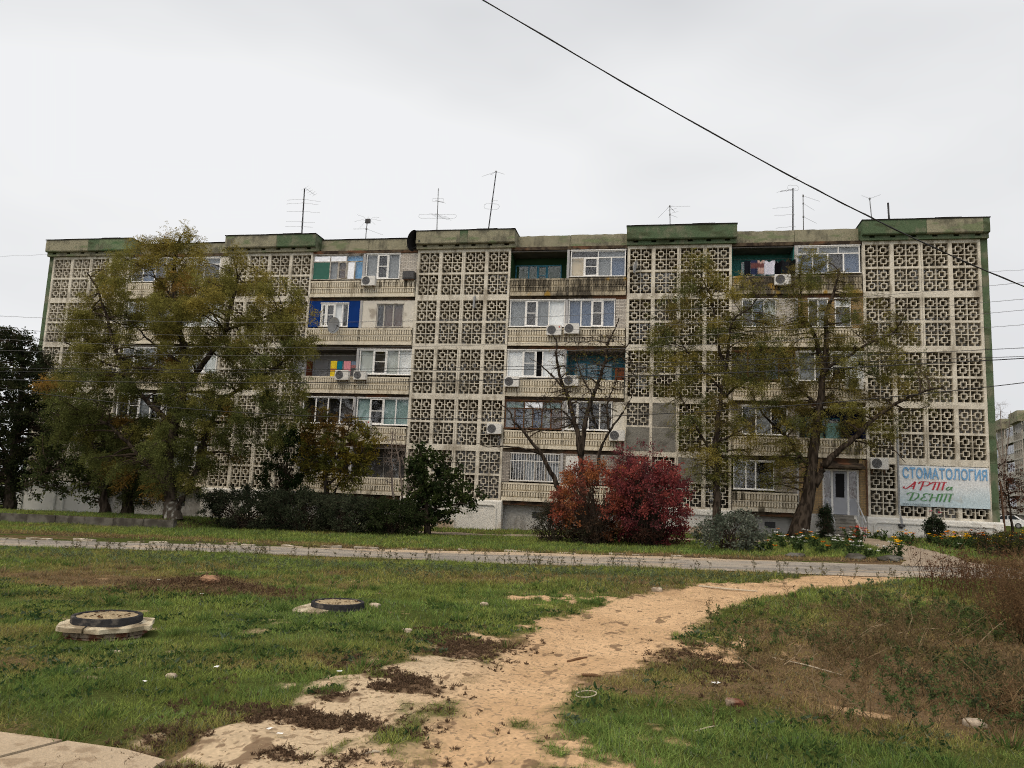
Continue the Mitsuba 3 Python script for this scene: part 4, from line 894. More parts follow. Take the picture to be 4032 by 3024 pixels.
# third loggia bay
p0, p1, z1 = loggia(0, 2, 5, 'wall_green', (.05, 2.7, [(.28, 'g'), (.2, 'm'), (.22, 'd', 'r'), (.3, 'g')]))
window(*span(2, .52, .985, 5, -1.50, -.02), [(.24, 'c'), (.26, 'd', 'r'), (.25, 'g'), (.25, 'b')], top=['m', 'g'])
window(*span(2, .01, .485, 4), [(.28, 'g'), (.22, 'm', 'r'), (.22, 'g'), (.28, 'w')])
window(*span(2, .515, .905, 4), [(.26, 'b'), (.24, 'b'), (.25, 'm', 'r'), (.25, 'b')])
fill(*span(2, .91, 1., 4, -1.58, .03), 'white_brick')
window(*span(2, .005, .49, 3), [(.27, 'w'), (.24, 'g', 'r'), (.12, 'd', 'o'), (.37, 'w')])
p0, p1, z1 = loggia(1, 2, 3, 'wall_blue', (.3, 2.4, [(.3, 'i'), (.35, 'm', 'r'), (.35, 'g')]))
put('loggia_cupboard', MB().box(p1 - .55, p1 - .03, FACE + .4, FACE + .8, z1 - 2.4, z1 - .85), 'door_brown', B, label='brown cupboard on an open loggia with blue walls')
window(*span(2, .005, .49, 2), [(.18, 'g'), (.18, 'b'), (.18, 'g'), (.18, 'b'), (.18, 'g'), (.2, 'n')], 'brown_frame', ['i', 'f', 'i'], label='old brown loggia glazing with a sheet of foil in the top row')
window(*span(2, .515, .90, 2), [(.26, 'm', 'r'), (.24, 'd'), (.25, 'd'), (.25, 'm')])
fill(*span(2, .905, 1., 2, -1.58, .03), 'white_plaster')
x0, x1, z0, z1 = span(2, .0, .49, 1)
fill(x0, x0 + .42, z0 - .06, z1 + .03, 'grey_brick')
k = window(x0 + .45, x1 - .02, z0, z1 - .04, [(.3, 'm'), (.25, 'g'), (.25, 'm'), (.3, 'g')], 'old_frame', ['d', 'd', 'd'])
gr = MB()
for gx in np.arange(x0 + .48, x1, .142):
    gr.box(gx, gx + .022, FACE + .01, FACE + .03, z0, z1 - .02)
for gz in (z0, z0 + 1.05, z1 - .05):
    gr.box(x0 + .45, x1 - .02, FACE + .005, FACE + .01, gz, gz + .035)
put('window_grille', gr, 'white_frame', B, label='white steel bars over a ground floor window')
x0, x1, z0, z1 = span(2, .51, 1., 1)
fill(x0, x1, z0 - .06, z1 + .03, 'grey_brick')
put('shutter', MB().box(x0 + .15, x0 + .85, FACE + .03, FACE + .065, z0, z1 - .1), 'ac_white', B)

# fourth loggia bay
loggia(0, 3, 5, 'wall_teal', (.6, 2.5, [(.3, 'd'), (.35, 'm', 'r'), (.35, 'g')]), 'white_frame')
window(*span(3, .51, .985, 5, -1.48, -.02), [(.24, 'b'), (.25, 'b'), (.26, 'm'), (.25, 'b')], top=['g', 'g', 'g'])
x0, x1, z0, z1 = span(3, .0, .5, 4)
fill(x0, x0 + .5, z0 - .05, z1 + .03, 'white_brick')
window(x0 + .52, x0 + 2.25, z0, z1 - .03, [(.3, 'm'), (.35, 'b'), (.35, 'p')])
fill(x0 + 2.27, x1, z0 - .05, z1 + .03, 'white_brick')
x0, x1, z0, z1 = span(3, .5, 1., 4)
fill(x0, x0 + .55, z0 - .05, z1 + .03, 'buff_brick')
window(x0 + .57, x0 + 1.55, z0, z1 - .03, [(.5, 'm'), (.5, 'g')])
fill(x0 + 1.57, x0 + 1.85, z0 - .05, z1 + .03, 'buff_brick')
window(x0 + 1.87, x0 + 2.65, z0 + .0, z1 - .03, [(1, 'm')], top=['w'])
fill(x0 + 2.67, x1, z0 - .05, z1 + .03, 'buff_brick')
window(*span(3, .0, .49, 3), [(.25, 'm'), (.25, 'd'), (.25, 'b'), (.25, 'd')], 'brown_frame')
window(*span(3, .51, 1., 3), [(.25, 'g'), (.25, 'm'), (.25, 'd', 'r'), (.25, 'w')])
x0, x1, z0, z1 = span(3, .0, .49, 2)
fill(x0, x0 + .5, z0 - .05, z1 + .03, 'grey_brick')
window(x0 + .52, x1 - .4, z0, z1 - .03, [(.3, 'm'), (.35, 'g'), (.35, 'd')])
fill(x1 - .38, x1, z0 - .05, z1 + .03, 'grey_brick')
p0, p1, z1 = loggia(1, 3, 2, 'navy', (.5, 2.2, [(.5, 'd'), (.5, 'm')]))
put('roller_shade', MB().tube([[p0, FACE + .05, z1 - .05], [p1, FACE + .05, z1 - .05]], .06, 10), 'ac_white', B, label='rolled white shade over an open loggia')
put('loggia_cabinet', MB().box(p0 + .5, p0 + 1.2, FACE + .5, FACE + .8, z1 - 2.4, z1 - 1.3).box(p0 + 1.35, p0 + 1.95, FACE + .35, FACE + .75, z1 - 2.4, z1 - .8), 'curtain_mint', B)
x0, x1, z0, z1 = span(3, .0, .5, 1)
window(x0 + .1, x0 + 2.1, z0 + .02, z1 - .05, [(.3, 'd'), (.25, 'm'), (.45, 'd')])
fill(x0 + 2.12, x1, z0 - .06, z1 + .03, 'grey_brick')

# first loggia bay, mostly behind the big tree
window(*span(0, .02, .48, 5), [(.25, 'm'), (.28, 'b'), (.25, 'm'), (.22, 'n')])
x0, x1, z0, z1 = span(0, .5, 1., 5)
fill(x0, x0 + .7, z0 - .05, z1 + .03, 'white_plaster')
window(x0 + .72, x1 - .5, z0, z1 - .03, [(.5, 'd'), (.5, 'm')], top=['w', 'g'])
fill(x1 - .48, x1, z0 - .05, z1 + .03, 'white_plaster')
for s, a, c in ((4, 'gwmg', 'gwpw'), (3, 'mdgm', 'wgmp'), (2, 'dmgd', 'dmdm'), (1, 'bmdm', 'mdmd')):
    window(*span(0, .02, .48, s), [(.25, q, 'r' if i == 1 else '') for i, q in enumerate(a)])
    window(*span(0, .52, .98, s), [(.25, q, 'r' if i == 2 else '') for i, q in enumerate(c)])

# ------------------------------------------------------------------ the entrance in the fourth loggia bay
x0, x1 = 6.98, 9.95
fill(x0 - .22, 7.86, 1.15, 4.0, 'buff_brick', y=FACE + .0)
fill(9.58, x1, .1, 4.0, 'buff_brick', y=FACE + .0)
put('porch_floor', MB().box(6.9, 9.95, FACE - .05, FACE + 1.4, .2, 1.28), 'plinth_grey', B)
en = put('entrance', MB().box(7.86, 7.95, FACE + .06, FACE + .14, 1.28, 3.5).box(8.27, 8.36, FACE + .06, FACE + .14, 1.28, 3.5).box(9.02, 9.11, FACE + .06, FACE + .14, 1.28, 3.5).box(9.48, 9.57, FACE + .06, FACE + .14, 1.28, 3.5).box(7.95, 9.48, FACE + .062, FACE + .138, 3.42, 3.5), 'white_frame', B, label='white framed glazed entrance')
put('side_light', MB().box(7.95, 8.27, FACE + .08, FACE + .12, 1.28, 2.1), 'door_grey', en)
put('side_light', MB().box(9.11, 9.48, FACE + .08, FACE + .12, 1.28, 2.1), 'door_grey', en)
for a, c in ((7.95, 8.27), (9.11, 9.48)):
    put('pane', MB().quad([a, FACE + .1, 2.1], [c, FACE + .1, 2.1], [c, FACE + .1, 3.42], [a, FACE + .1, 3.42]), 'pane_glass', en)
    put('curtain', MB().box(a, c, FACE + .22, FACE + .24, 2.1, 3.42), 'curtain_brown', en)
dr_ = MB().box(8.36, 8.48, FACE + .07, FACE + .12, 1.3, 3.4).box(8.90, 9.02, FACE + .07, FACE + .12, 1.3, 3.4).box(8.48, 8.90, FACE + .072, FACE + .118, 1.3, 2.12).box(8.48, 8.90, FACE + .072, FACE + .118, 3.3, 3.4)
put('door', dr_, 'door_grey', en, label='grey entrance door with a tall glass light')
put('door_light', MB().box(8.48, 8.90, FACE + .09, FACE + .1, 2.12, 3.3), 'curtain_dark', en)
put('door_handle', MB().tube([[8.88, FACE + .03, 2.1], [8.88, FACE + .03, 2.45]], .014, 6), 'grey_metal', en)
put('canopy', MB().prism(sg.Polygon([(FACE - .75, 3.52), (FACE - .75, 3.6), (FACE + .1, 3.86), (FACE + .1, 3.52)]), 'x', 7.75, 9.72), 'slab_edge', B, label='small sloping canopy over the entrance')
for i in range(6):
    zs = .30 + .163 * i
    put('step', MB().box(8.05, 9.2, FACE - 1.95 + .3 * i, FACE - .05, zs, zs + .115).box(8.03, 9.2, FACE - 1.99 + .3 * i, FACE - .05, zs + .115, zs + .163), 'step', B)
mat('step', weathered((0.27, 0.255, 0.225), (0.17, 0.16, 0.14), 0.45, 0.65, 0.12, 3, 0.1))
st = MB()
for k in range(6):
    st.box(9.2, 9.32, FACE - 1.95 + .3 * k, FACE - .05, .1, .42 + .163 * k)
put('stair_cheek', st, 'plinth_white', B)
for hx in (8.02, 9.4):
    hm = MB().tube([[hx, FACE - 1.9, .95], [hx, FACE - .2, 1.95], [hx, FACE - .05, 1.98]], .034, 7)
    for q in range(3):
        yy = FACE - 1.85 + .75 * q
        hm.tube([[hx, yy, .2 + .4 * q], [hx, yy, .97 + .44 * q]], .024, 6)
    hm.tube([[hx, FACE - 1.85, .62], [hx, FACE - .3, 1.55]], .014, 6)
    put('handrail', hm, 'rail_paint', B)

# ------------------------------------------------------------------ things on the facade
def air_conditioner(x, z, label, y=FACE - .10, s=1.0, old=False):
    k = thing('air_conditioner', label, 'air conditioner')
    w, h, d = .40 * s, .275 * s, .28
    if old:
        put('body', MB().box(x - .34, x + .34, y - .35, y + .1, z - .22, z + .22), 'dark_metal', k)
        put('grille', MB().box(x - .3, x + .3, y - .365, y - .352, z - .17, z + .17), 'ac_grille', k)
        put('bracket', MB().box(x - .3, x + .3, y - .3, y + .1, z - .27, z - .225), 'rust', k)
        return
    body = trimesh.creation.extrude_polygon(sg.box(-w, -h, w, h).buffer(-.035).buffer(.035), d)
    v = np.array(body.vertices)
    v = np.stack([v[:, 0] + x, y - d + v[:, 2], v[:, 1] + z], 1)
    put('body', (v, np.array(body.faces)[:, ::-1]), 'ac_white', k, smooth=30)
    cx = x - w * .32
    g = MB()
    a = np.linspace(0, 2 * np.pi, 25)[:-1]
    rr = h * .84
    g.prism(sg.Polygon(np.stack([cx + rr * np.cos(a), z + rr * np.sin(a)], 1)), 'y', y - d - .012, y - d - .002)
    put('fan_grille', g, 'ac_grille', k)
    ring = MB()
    for q in (.3, .55, .8, 1.0):
        ring.tube(np.stack([cx + rr * q * np.cos(np.append(a, 0)), np.full(25, y - d - .016), z + rr * q * np.sin(np.append(a, 0))], 1), .006, 4)
    put('fan_guard', ring, 'grey_metal', k)
    b = MB()
    for q in (-.7, .7):
        b.box(x + q * w - .018, x + q * w + .018, y - d, y + .06, z - h - .035, z - h - .003).box(x + q * w - .018, x + q * w + .018, y + .03, y + .06, z - h - .25, z - h - .035)
    put('bracket', b, 'rust', k)


air_conditioner(-16.60, 13.33, 'white air conditioner on the top floor below the join of old wooden and white glazing')
air_conditioner(-17.80, 7.86, 'larger white air conditioner under the yellow, teal and pink towels')
air_conditioner(-16.72, 7.86, 'smaller white air conditioner just right of the one under the towels', s=.9)
air_conditioner(-14.25, 13.66, 'old dark box air conditioner in the white brick beside the top floor window', old=True, y=FACE + .05)
air_conditioner(-5.80, 10.47, 'white air conditioner with a red mark, left of a pair on the fourth floor')
air_conditioner(-4.85, 10.55, 'white air conditioner with a pale fan hub, right of a pair on the fourth floor')
air_conditioner(-8.02, 7.62, 'white air conditioner beneath the window with white curtains, beside the lattice')
air_conditioner(-16.30, 5.06, 'white air conditioner on the second floor above the yellowing tree')
air_conditioner(-8.87, 5.05, 'white air conditioner hung on the right edge of the middle lattice bay', y=FACE - .04)
air_conditioner(-2.30, 4.86, 'white air conditioner on the second floor behind the bare tree, next to grey blocks')
air_conditioner(-4.80, 7.72, 'white air conditioner below the open blue loggia')
air_conditioner(6.0, 13.14, 'white air conditioner on the parapet under the hanging laundry')
air_conditioner(9.38, 7.76, 'white air conditioner on the third floor next to the right end lattice bay')
air_conditioner(6.28, 7.78, 'white air conditioner half hidden by leaves left of the leaning tree')
air_conditioner(10.45, 3.84, 'white air conditioner at the lattice right of the entrance canopy', y=FACE - .04)
mat('red_mark', rgb=(.5, .05, .04))
put('maker_mark', MB().box(-5.54, -5.47, FACE - .395, FACE - .381, 10.6, 10.66), 'red_mark', 'air_conditioner_004')
put('maker_mark', MB().box(-16.04, -15.96, FACE - .395, FACE - .381, 5.19, 5.26), 'red_mark', 'air_conditioner_007')


def dish(x, y, z, r, yaw, label, m='dish_grey'):
    k = thing('satellite_dish', label, 'satellite dish')
    a = np.linspace(0, 2 * np.pi, 25)[:-1]
    prof = np.linspace(0, 1, 7)
    P = np.stack([np.outer(prof * r, np.cos(a)), np.outer(prof**2 * r * .28, 1 + 0 * a), np.outer(prof * r * 1.06, np.sin(a))], -1).reshape(-1, 3)
    f = []
    for i in range(6):
        for j in range(24):
            p, q = i * 24 + j, i * 24 + (j + 1) % 24
            f.append([p, q, q + 24, p + 24])
    c, s_ = math.cos(yaw), math.sin(yaw)
    Rm = np.array([[c, -s_, 0], [s_, c, 0], [0, 0, 1]])
    P[:, 1] = -P[:, 1]
    P = P @ np.array([[1, 0, 0], [0, math.cos(.25), -math.sin(.25)], [0, math.sin(.25), math.cos(.25)]]).T
    put('reflector', (P @ Rm.T + [x, y, z], np.array(f)), m, k, smooth=True)
    arm = np.array([[0, -.02, -r * .9], [0, -r * .55, -r * .75], [0, -r * .95, -.1]]) @ Rm.T + [x, y, z]
    put('feed_arm', MB().tube(arm, .014, 5).box(arm[2][0] - .04, arm[2][0] + .04, arm[2][1] - .04, arm[2][1] + .04, arm[2][2] - .04, arm[2][2] + .05), 'dark_metal', k)
    back = np.array([[0, .02, 0], [0, .22, -.1], [0, .3, -.35]]) @ Rm.T + [x, y, z]
    put('mount', MB().tube(back, .022, 5), 'dark_metal', k)


dish(-14.22, FACE - .2, 15.72, .58, 1.25, 'black satellite dish at the roof edge left of the middle lattice bay', 'dish_black')
dish(-18.55, FACE - .45, 10.72, .45, 1.2, 'grey satellite dish in front of the window set in blue panels')
dish(-20.52, FACE - .35, 8.42, .45, 1.15, 'grey satellite dish on the lattice bay edge left of the towels')
dish(-1.62, FACE - .3, 14.0, .36, 1.45, 'small pale dish seen edge on, on the lattice right of the top floor beige window')

# rooftop aerials
def aerial(x, y, z0, z1, lean, label, bars, dark=False, r=.03):
    """bars: (height fraction, half length left, half length right, turn, boom) crossing the mast; boom > 0 adds a boom with directors."""
    k = thing('television_aerial', label, 'aerial')
    top = np.array([x + lean, y, z1])
    put('mast', MB().tube([[x, y, z0], top], [r, r * .75], 6), 'dark_metal' if dark else 'antenna_metal', k)
    mb = MB()
    for t, a, c, turn, droop in bars:
        p = np.array([x + lean * t, y - .03, z0 + (z1 - z0) * t])
        d = np.array([math.cos(turn), math.sin(turn), 0])
        if a:
            a *= .56
            mb.tube([p, p - d * a + [0, 0, -droop * a]], .007, 4)
        if c:
            c *= .56
            mb.tube([p, p + d * c + [0, 0, -droop * c]], .007, 4)
        mb.box(p[0] - .04, p[0] + .04, p[1] - .03, p[1] + .05, p[2] - .04, p[2] + .04)
    if mb.n:
        put('element', mb, 'antenna_metal', k, kind='stuff')
    return k


def yagi(k, p, turn, length, tilt, halves, m='antenna_metal'):
    d = np.array([math.cos(turn), math.sin(turn), tilt])
    e = np.array([-math.sin(turn), math.cos(turn), 0])
    length, halves = length * .7, [.56 * q for q in halves]
    mb = MB().tube([np.array(p), np.array(p) + d * length], .010, 4)
    for i, h in enumerate(halves):
        q = np.array(p) + d * length * i / max(1, len(halves) - 1)
        mb.tube([q - e * h, q + e * h], .006, 4)
    put('boom', mb, m, k)


def loop_dipole(k, p, turn, half, gap):
    half *= .58
    e = np.array([math.cos(turn), math.sin(turn), 0])
    a = np.linspace(-np.pi / 2, np.pi / 2, 7)
    pts = [np.array(p) + e * (half + gap * math.cos(t)) + [0, 0, gap * math.sin(t)] for t in a]
    pts += [np.array(p) - e * (half + gap * math.cos(t)) + [0, 0, -gap * math.sin(t)] for t in a]
    pts.append(pts[0])
    put('folded_dipole', MB().tube(pts, .007, 4), 'antenna_metal', k)


YR = FACE + 2
k = aerial(-22.13, YR, 16.1, 20.0, -.09, 'tall dark aerial with many cross rods on the roof, leftmost', [(.36, 1.9, 1.2, .15, .0), (.44, 1.8, 1.4, .2, .0), (.62, 1.8, 1.9, .2, .06), (.76, 1.9, 1.7, .15, .1), (.82, 1.85, 1.9, .2, .1)], True, .05)
yagi(k, (-22.2, YR, 20.05), .9, 1.0, -.35, (.9, .8, .75, .7, .55))
k = aerial(-17.76, FACE + 1.6, 16.0, 17.55, .02, 'low aerial with a bushy wire head on the roof above the silver foil window', [(.72, 1.5, .2, .05, .0), (.72, 0, 1.9, .1, .35)])
put('head', MB().box(-17.85, -17.55, FACE + 1.55, FACE + 1.7, 17.5, 17.75).moved(np.eye(4)), 'dark_metal', k)
mb = MB()
for a in np.linspace(0, 2 * np.pi, 9)[:-1]:
    d = np.array([math.cos(a), .3 * math.sin(a * 2), .55 * math.sin(a)])
    mb.tube([np.array([-17.7, FACE + 1.6, 17.62]), np.array([-17.7, FACE + 1.6, 17.72]) + d * .35, np.array([-17.7, FACE + 1.6, 17.62]) + d * (.85 if abs(d[0]) > .5 else .5)], .006, 4)
put('whisker', mb, 'antenna_metal', k, kind='stuff')
k = aerial(-13.26, FACE + 1.5, 16.1, 19.5, -.07, 'slim aerial with two wide loops on the roof, left of the tallest', [])
loop_dipole(k, (-13.3, FACE + 1.45, 18.75), .1, .45, .1)
loop_dipole(k, (-13.27, FACE + 1.45, 17.75), .08, 1.75, .12)
yagi(k, (-13.3, FACE + 1.45, 18.7), -.9, 1.2, -.45, (.3, .45, .35, .3))
yagi(k, (-13.3, FACE + 1.45, 17.9), -.9, 1.4, -.6, (.3, 1.1, 1., .95))
k = aerial(-10.2, FACE + 1.5, 16.1, 20.45, .37, 'tallest aerial, leaning right, on the roof of the middle lattice bay', [(.99, 1.5, .9, .05, .35), (.58, .0, .6, .0, .1)], True, .04)
loop_dipole(k, (-10.0, FACE + 1.45, 18.25), .15, .5, .16)
yagi(k, (-9.85, FACE + 1.45, 20.4), 2.6, .5, -.3, (.2, .2))
k = aerial(.31, FACE + 1.5, 16.1, 18.0, -.06, 'short aerial with a folded arm on the green roof edge', [(.98, 0.0, 2.0, .02, .02), (.72, .1, .75, .2, .35), (.98, 1.2, 0, -.3, .9)])
yagi(k, (.25, FACE + 1.5, 17.95), 1.0, .8, -.3, (.3, .5, .4))
k = aerial(6.97, FACE + 2.5, 16.0, 19.2, .03, 'dark aerial with long cross rods, left of a pair above the laundry', [(.30, 1.7, .3, .2, .15), (.52, 1.8, .2, .1, .1), (.66, 2.0, .1, .15, .12)], True, .05)
loop_dipole(k, (7.0, FACE + 2.45, 19.2), .3, .3, .15)
yagi(k, (7.0, FACE + 2.45, 19.1), 3.9, 1.6, -.35, (.35, .5, .45, .4, .4))
yagi(k, (7.05, FACE + 2.45, 19.75), .3, .1, 0, (.5, .5))
k = aerial(7.5, FACE + 2.3, 16.0, 18.75, .0, 'thin aerial with drooping rods, right of a pair above the laundry', [(.96, 0, 1.6, .1, .35), (.8, 0, 1.1, .2, .6), (.52, 0, 1.3, .15, .5), (.22, 0, 1.3, .05, .15)])
k = aerial(10.88, FACE + 1.5, 16.1, 18.1, -.14, 'plain forked aerial on the roof of the right end lattice bay', [(.98, .75, 1.0, .1, -.4)])
k = thing('roof_pole', 'short dark pole standing on the right end of the roof', 'pole')
put('shaft', MB().tube([[11.71, FACE + 1.5, 16.1], [11.65, FACE + 1.5, 17.8]], .05, 8), 'dark_metal', k)

# washing
def cloth(name, x0, x1, z0, z1, y, rgb, label, cat, group=None, back=True, neck=False, band=None, sway=.0):
    n, m_ = 11, 9
    xs, t = np.linspace(0, 1, n), np.linspace(0, 1, m_)
    X = x0 + (x1 - x0) * xs[None] * (1 + 0 * t[:, None]) + (t[:, None] * sway)
    Z = z1 - (z1 - z0) * t[:, None] + 0 * xs[None]
    if neck:
        Z = Z - .10 * np.exp(-((xs[None] - .5) / .16) ** 2) * (1 - t[:, None]) ** 2
        X = X + (x1 - x0) * .12 * (np.sign(xs[None] - .5) * (np.abs(xs[None] - .5) > .35)) * np.exp(-((t[:, None] - .12) / .2) ** 2)
    Y = y + .03 * np.sin(xs[None] * 9 + x0 * 3) * t[:, None] + .02 * np.sin(xs[None] * 17)
    v = np.stack([X, Y, Z], -1).reshape(-1, 3)
    i, j = np.meshgrid(np.arange(m_ - 1), np.arange(n - 1), indexing='ij')
    a = (i * n + j).ravel()
    q = np.stack([a, a + 1, a + 1 + n, a + n], 1)
    c = np.tile(np.asarray(rgb, float), (len(v), 1))
    if band:
        for lo, hi, rgb2 in band:
            sel = ((t >= lo) & (t <= hi))[:, None] & np.ones((1, n), bool)
            c[sel.ravel()] = rgb2
    v2 = v + [0, .03, 0]
    b_ = MB().add(v, q, c)
    if back:
        b_.add(v2, q[:, ::-1], c)
    return put(name, b_, 'painted', smooth=True, label=label, cat=cat, group=group)


zt3 = zt(3)
cloth('towel', -18.72, -18.33, 7.72, 8.74, FACE + .12, (.72, .55, .04), 'yellow towel with a red figured border on the loggia line', 'towel', band=[(.45, .6, (.45, .12, .05))])
cloth('towel', -18.31, -17.98, 7.9, 8.72, FACE + .1, (.01, .16, .24), 'teal towel between the yellow and pink ones', 'towel', sway=-.03)
cloth('towel', -17.92, -17.50, 7.95, 8.73, FACE + .12, (.62, .26, .30), 'pink towel right of the teal one', 'towel', sway=.03)
cloth('towel', -17.48, -17.22, 8.35, 8.74, FACE + .18, (.18, .24, .34), 'small grey blue cloth at the right end of the towels', 'cloth', band=[(.6, 1, (.35, .16, .16))])
ln = MB().tube([[-18.9, FACE + .13, 8.75], [-17.1, FACE + .15, 8.76]], .008, 4).tube([[-18.88, FACE + .16, 7.7], [-18.88, FACE + .16, 8.78]], .015, 4).tube([[-17.12, FACE + .16, 7.7], [-17.12, FACE + .16, 8.78]], .015, 4)
put('drying_rack', ln, 'dark_metal', label='thin dark drying rack holding the coloured towels', cat='drying rack')
zz = 14.32
put('washing_line', MB().tube([[3.6, FACE + .02, zz + .05], [5.2, FACE - .06, zz - .02], [6.62, FACE + .02, zz + .05]], .008, 4), 'dark_metal', label='washing line along the teal top floor loggia', cat='washing line')
L5 = [('trousers', 4.12, 4.42, 13.45, 14.25, (.012, .014, .02), 'black trousers at the left end of the washing line'), ('jeans', 4.44, 4.78, 13.5, 14.27, (.03, .04, .09), 'navy trousers left of the patterned shirt'),
      ('shirt', 4.80, 5.10, 13.55, 14.27, (.52, .36, .32), 'pale pink patterned shirt on the washing line'), ('shirt', 5.13, 5.62, 13.5, 14.24, (.62, .63, .74), 'white tee shirt on the washing line'),
      ('shirt', 5.66, 5.98, 13.46, 14.2, (.008, .008, .01), 'black shirt right of the white tee shirt'), ('jacket', 6.0, 6.35, 13.42, 14.26, (.016, .018, .022), 'dark jacket second from the right on the washing line'), ('jacket', 6.37, 6.66, 13.5, 14.3, (.01, .012, .012), 'black jacket at the right end of the washing line')]
for nm, a, c, zb, zc, col, lab in L5:
    cloth(nm, a, c, zb, zc, FACE - .05, col, lab, nm if nm != 'shirt' else 'shirt', neck=(nm != 'trousers' and nm != 'jeans'), band=[(.25, .5, (.16, .07, .07))] if 'patterned' in lab else None)

# ------------------------------------------------------------------ the dentist's banner
k = thing('banner', 'white and pale blue printed banner of a dental practice tied over the lattice', 'banner')
bx0, bx1, bz0, bz1 = 11.40, 15.38, 1.85, 3.80
n, m_ = 60, 30
X, Z = np.meshgrid(np.linspace(bx0, bx1, n), np.linspace(bz0, bz1, m_))
YB = FACE - .07 + .035 * (meshkit.fbm(np.stack([X * .9 + Z * .8, Z * 1.9 - X * .6, 0 * X], -1), 4) - .5)
i, j = np.meshgrid(np.arange(m_ - 1), np.arange(n - 1), indexing='ij')
a = (i * n + j).ravel()


def banner_fn(p, n, uv):
    c = mix((0.52, 0.64, 0.70), (0.74, 0.77, 0.79), smoothstep(0.1, 0.6, (p.z - 1.85) / 1.95 + 0.25 * (fbm(p.x * 0.8, p.z * 1.5, 0.0, 3) - 0.5)))    # printed blue to white
    return mix(c, (0.42, 0.40, 0.34), smoothstep(0.60, 0.72, fbm(p.x * 2.2, p.z * 2.2, 2.0, 4)) * 0.4)


mat('banner_print', banner_fn)
put('sheet', (np.stack([X, YB, Z], -1).reshape(-1, 3), np.stack([a, a + 1, a + 1 + n, a + n], 1)), 'banner_print', k, smooth=True)
for nm, rgb in (('blue', (.19, .40, .66)), ('red', (.50, .06, .08)), ('green', (.11, .28, .12)), ('dark', (.12, .15, .17))):
    mat('print_' + nm, vary(rgb, .12, 9))


def lettering(text, x, z, h, width, m, shear=0.0, bold=True, lean_caps=None):
    t = meshkit.text_mesh(text, h, depth=.006, bold=bold)
    v = np.array(t.vertices)
    v[:, 0] *= width / (v[:, 0].max() - v[:, 0].min())
    v[:, 0] += shear * v[:, 1]
    put('lettering', (np.stack([v[:, 0] + x, FACE - .098 - v[:, 2], v[:, 1] + z], 1), np.array(t.faces)[:, ::-1]), m, k)


lettering('СТОМАТОЛОГИЯ', bx0 + .11, 3.20, .50, 3.76, 'print_blue')


def stroke(pts, w0, w1, m_list):
    """A brush stroke: a ribbon whose width swells where it runs downward."""
    p = np.asarray(pts, float)
    t = np.linspace(0, len(p) - 1, 8 * (len(p) - 1) + 1)
    q = np.stack([np.interp(t, np.arange(len(p)), p[:, c]) for c in (0, 1)], 1)
    for _ in range(4):
        q[1:-1] = (q[:-2] + 2 * q[1:-1] + q[2:]) / 4
    d = np.gradient(q, axis=0)
    d /= np.linalg.norm(d, axis=1, keepdims=True)
    wd = w0 + (w1 - w0) * np.clip(np.abs(d @ np.array([.32, .95])), 0, 1) ** 2
    nrm = np.stack([-d[:, 1], d[:, 0]], 1)
    l, r = q + nrm * wd[:, None], q - nrm * wd[:, None]
    pts3 = np.concatenate([np.stack([l[:, 0], np.full(len(l), FACE - .104), l[:, 1]], 1), np.stack([r[:, 0], np.full(len(r), FACE - .104), r[:, 1]], 1)])
    a_ = np.arange(len(q) - 1)
    m_list.add(pts3, np.stack([a_, a_ + 1, a_ + 1 + len(q), a_ + len(q)], 1))


def script(letters, x, z, h, m):
    mb_ = MB()
    for glyph, dx, sc in letters:
        for pts in glyph:
            stroke([(x + dx + (u * 1.7 + .36 * v_) * h * sc, z + v_ * h * sc) for u, v_ in pts], .010, .036 * sc ** .5, mb_)
    put('lettering', mb_, m, k)


gA = [[(-.25, .30), (-.3, .12), (-.12, .02), (.05, .2), (.3, .7), (.4, 1.0)], [(.4, 1.02), (.42, .5), (.44, 0)], [(.12, .36), (.45, .36)]]
gR = [[(.12, 1.0), (.12, .5), (.1, -.12)], [(-.2, .75), (-.1, 1.0), (.2, 1.06), (.55, 1.0), (.62, .75), (.45, .5), (.15, .48)]]
gT = [[(-.2, .8), (-.05, 1.0), (.4, 1.04), (.9, 1.06)], [(.12, .95), (.12, .5), (.1, 0)], [(.42, .95), (.42, .5), (.40, 0)], [(.74, 1.0), (.74, .5), (.76, 0)]]
ga = [[(.45, .5), (.2, .55), (.05, .25), (.15, .02), (.38, .2), (.46, .5)], [(.47, .55), (.45, .2), (.58, .02)]]
gD = [[(-.3, .8), (-.15, 1.02), (.2, 1.04), (.55, .95), (.62, .5), (.4, .06), (0, .0), (-.12, .06)], [(.14, 1.0), (.12, .5), (.08, .02)]]
gE = [[(.5, .9), (.3, 1.03), (.1, .85), (.2, .58), (.34, .54), (.1, .45), (.02, .16), (.22, -.02), (.5, .12)]]
gN = [[(-.15, .85), (0, 1.0), (.12, .95), (.12, .5), (.08, 0)], [(.55, 1.0), (.55, .5), (.56, 0)], [(.1, .5), (.55, .5)]]
script([(gA, .30, 1), (gR, .84, 1), (gT, 1.38, 1)], bx0 + .02, 2.66, .37, 'print_red')
script([(ga, 2.0, .85)], bx0 + .02, 2.66, .37, 'print_green')
script([(gD, .36, 1), (gE, .86, 1), (gN, 1.24, 1), (gT, 1.68, 1)], bx0 + .02, 2.12, .36, 'print_green')
lettering('ОГРН 1100810004175', bx0 + .10, 1.895, .085, 1.22, 'print_dark', bold=False)
cord = MB()
for cx, cz in ((bx0, bz1), (bx1, bz1), (bx0, bz0), (bx1, bz0), (13.4, bz1), (13.4, bz0)):
    cord.tube([[cx, FACE - .08, cz], [cx, FACE + .03, cz + (.12 if cz > 3 else -.12)]], .008, 4)
put('cord', cord, 'cable_black', k)
k = thing('drain_pipe', 'thin grey pipe with an elbow running down beside the banner to the white plinth', 'pipe')
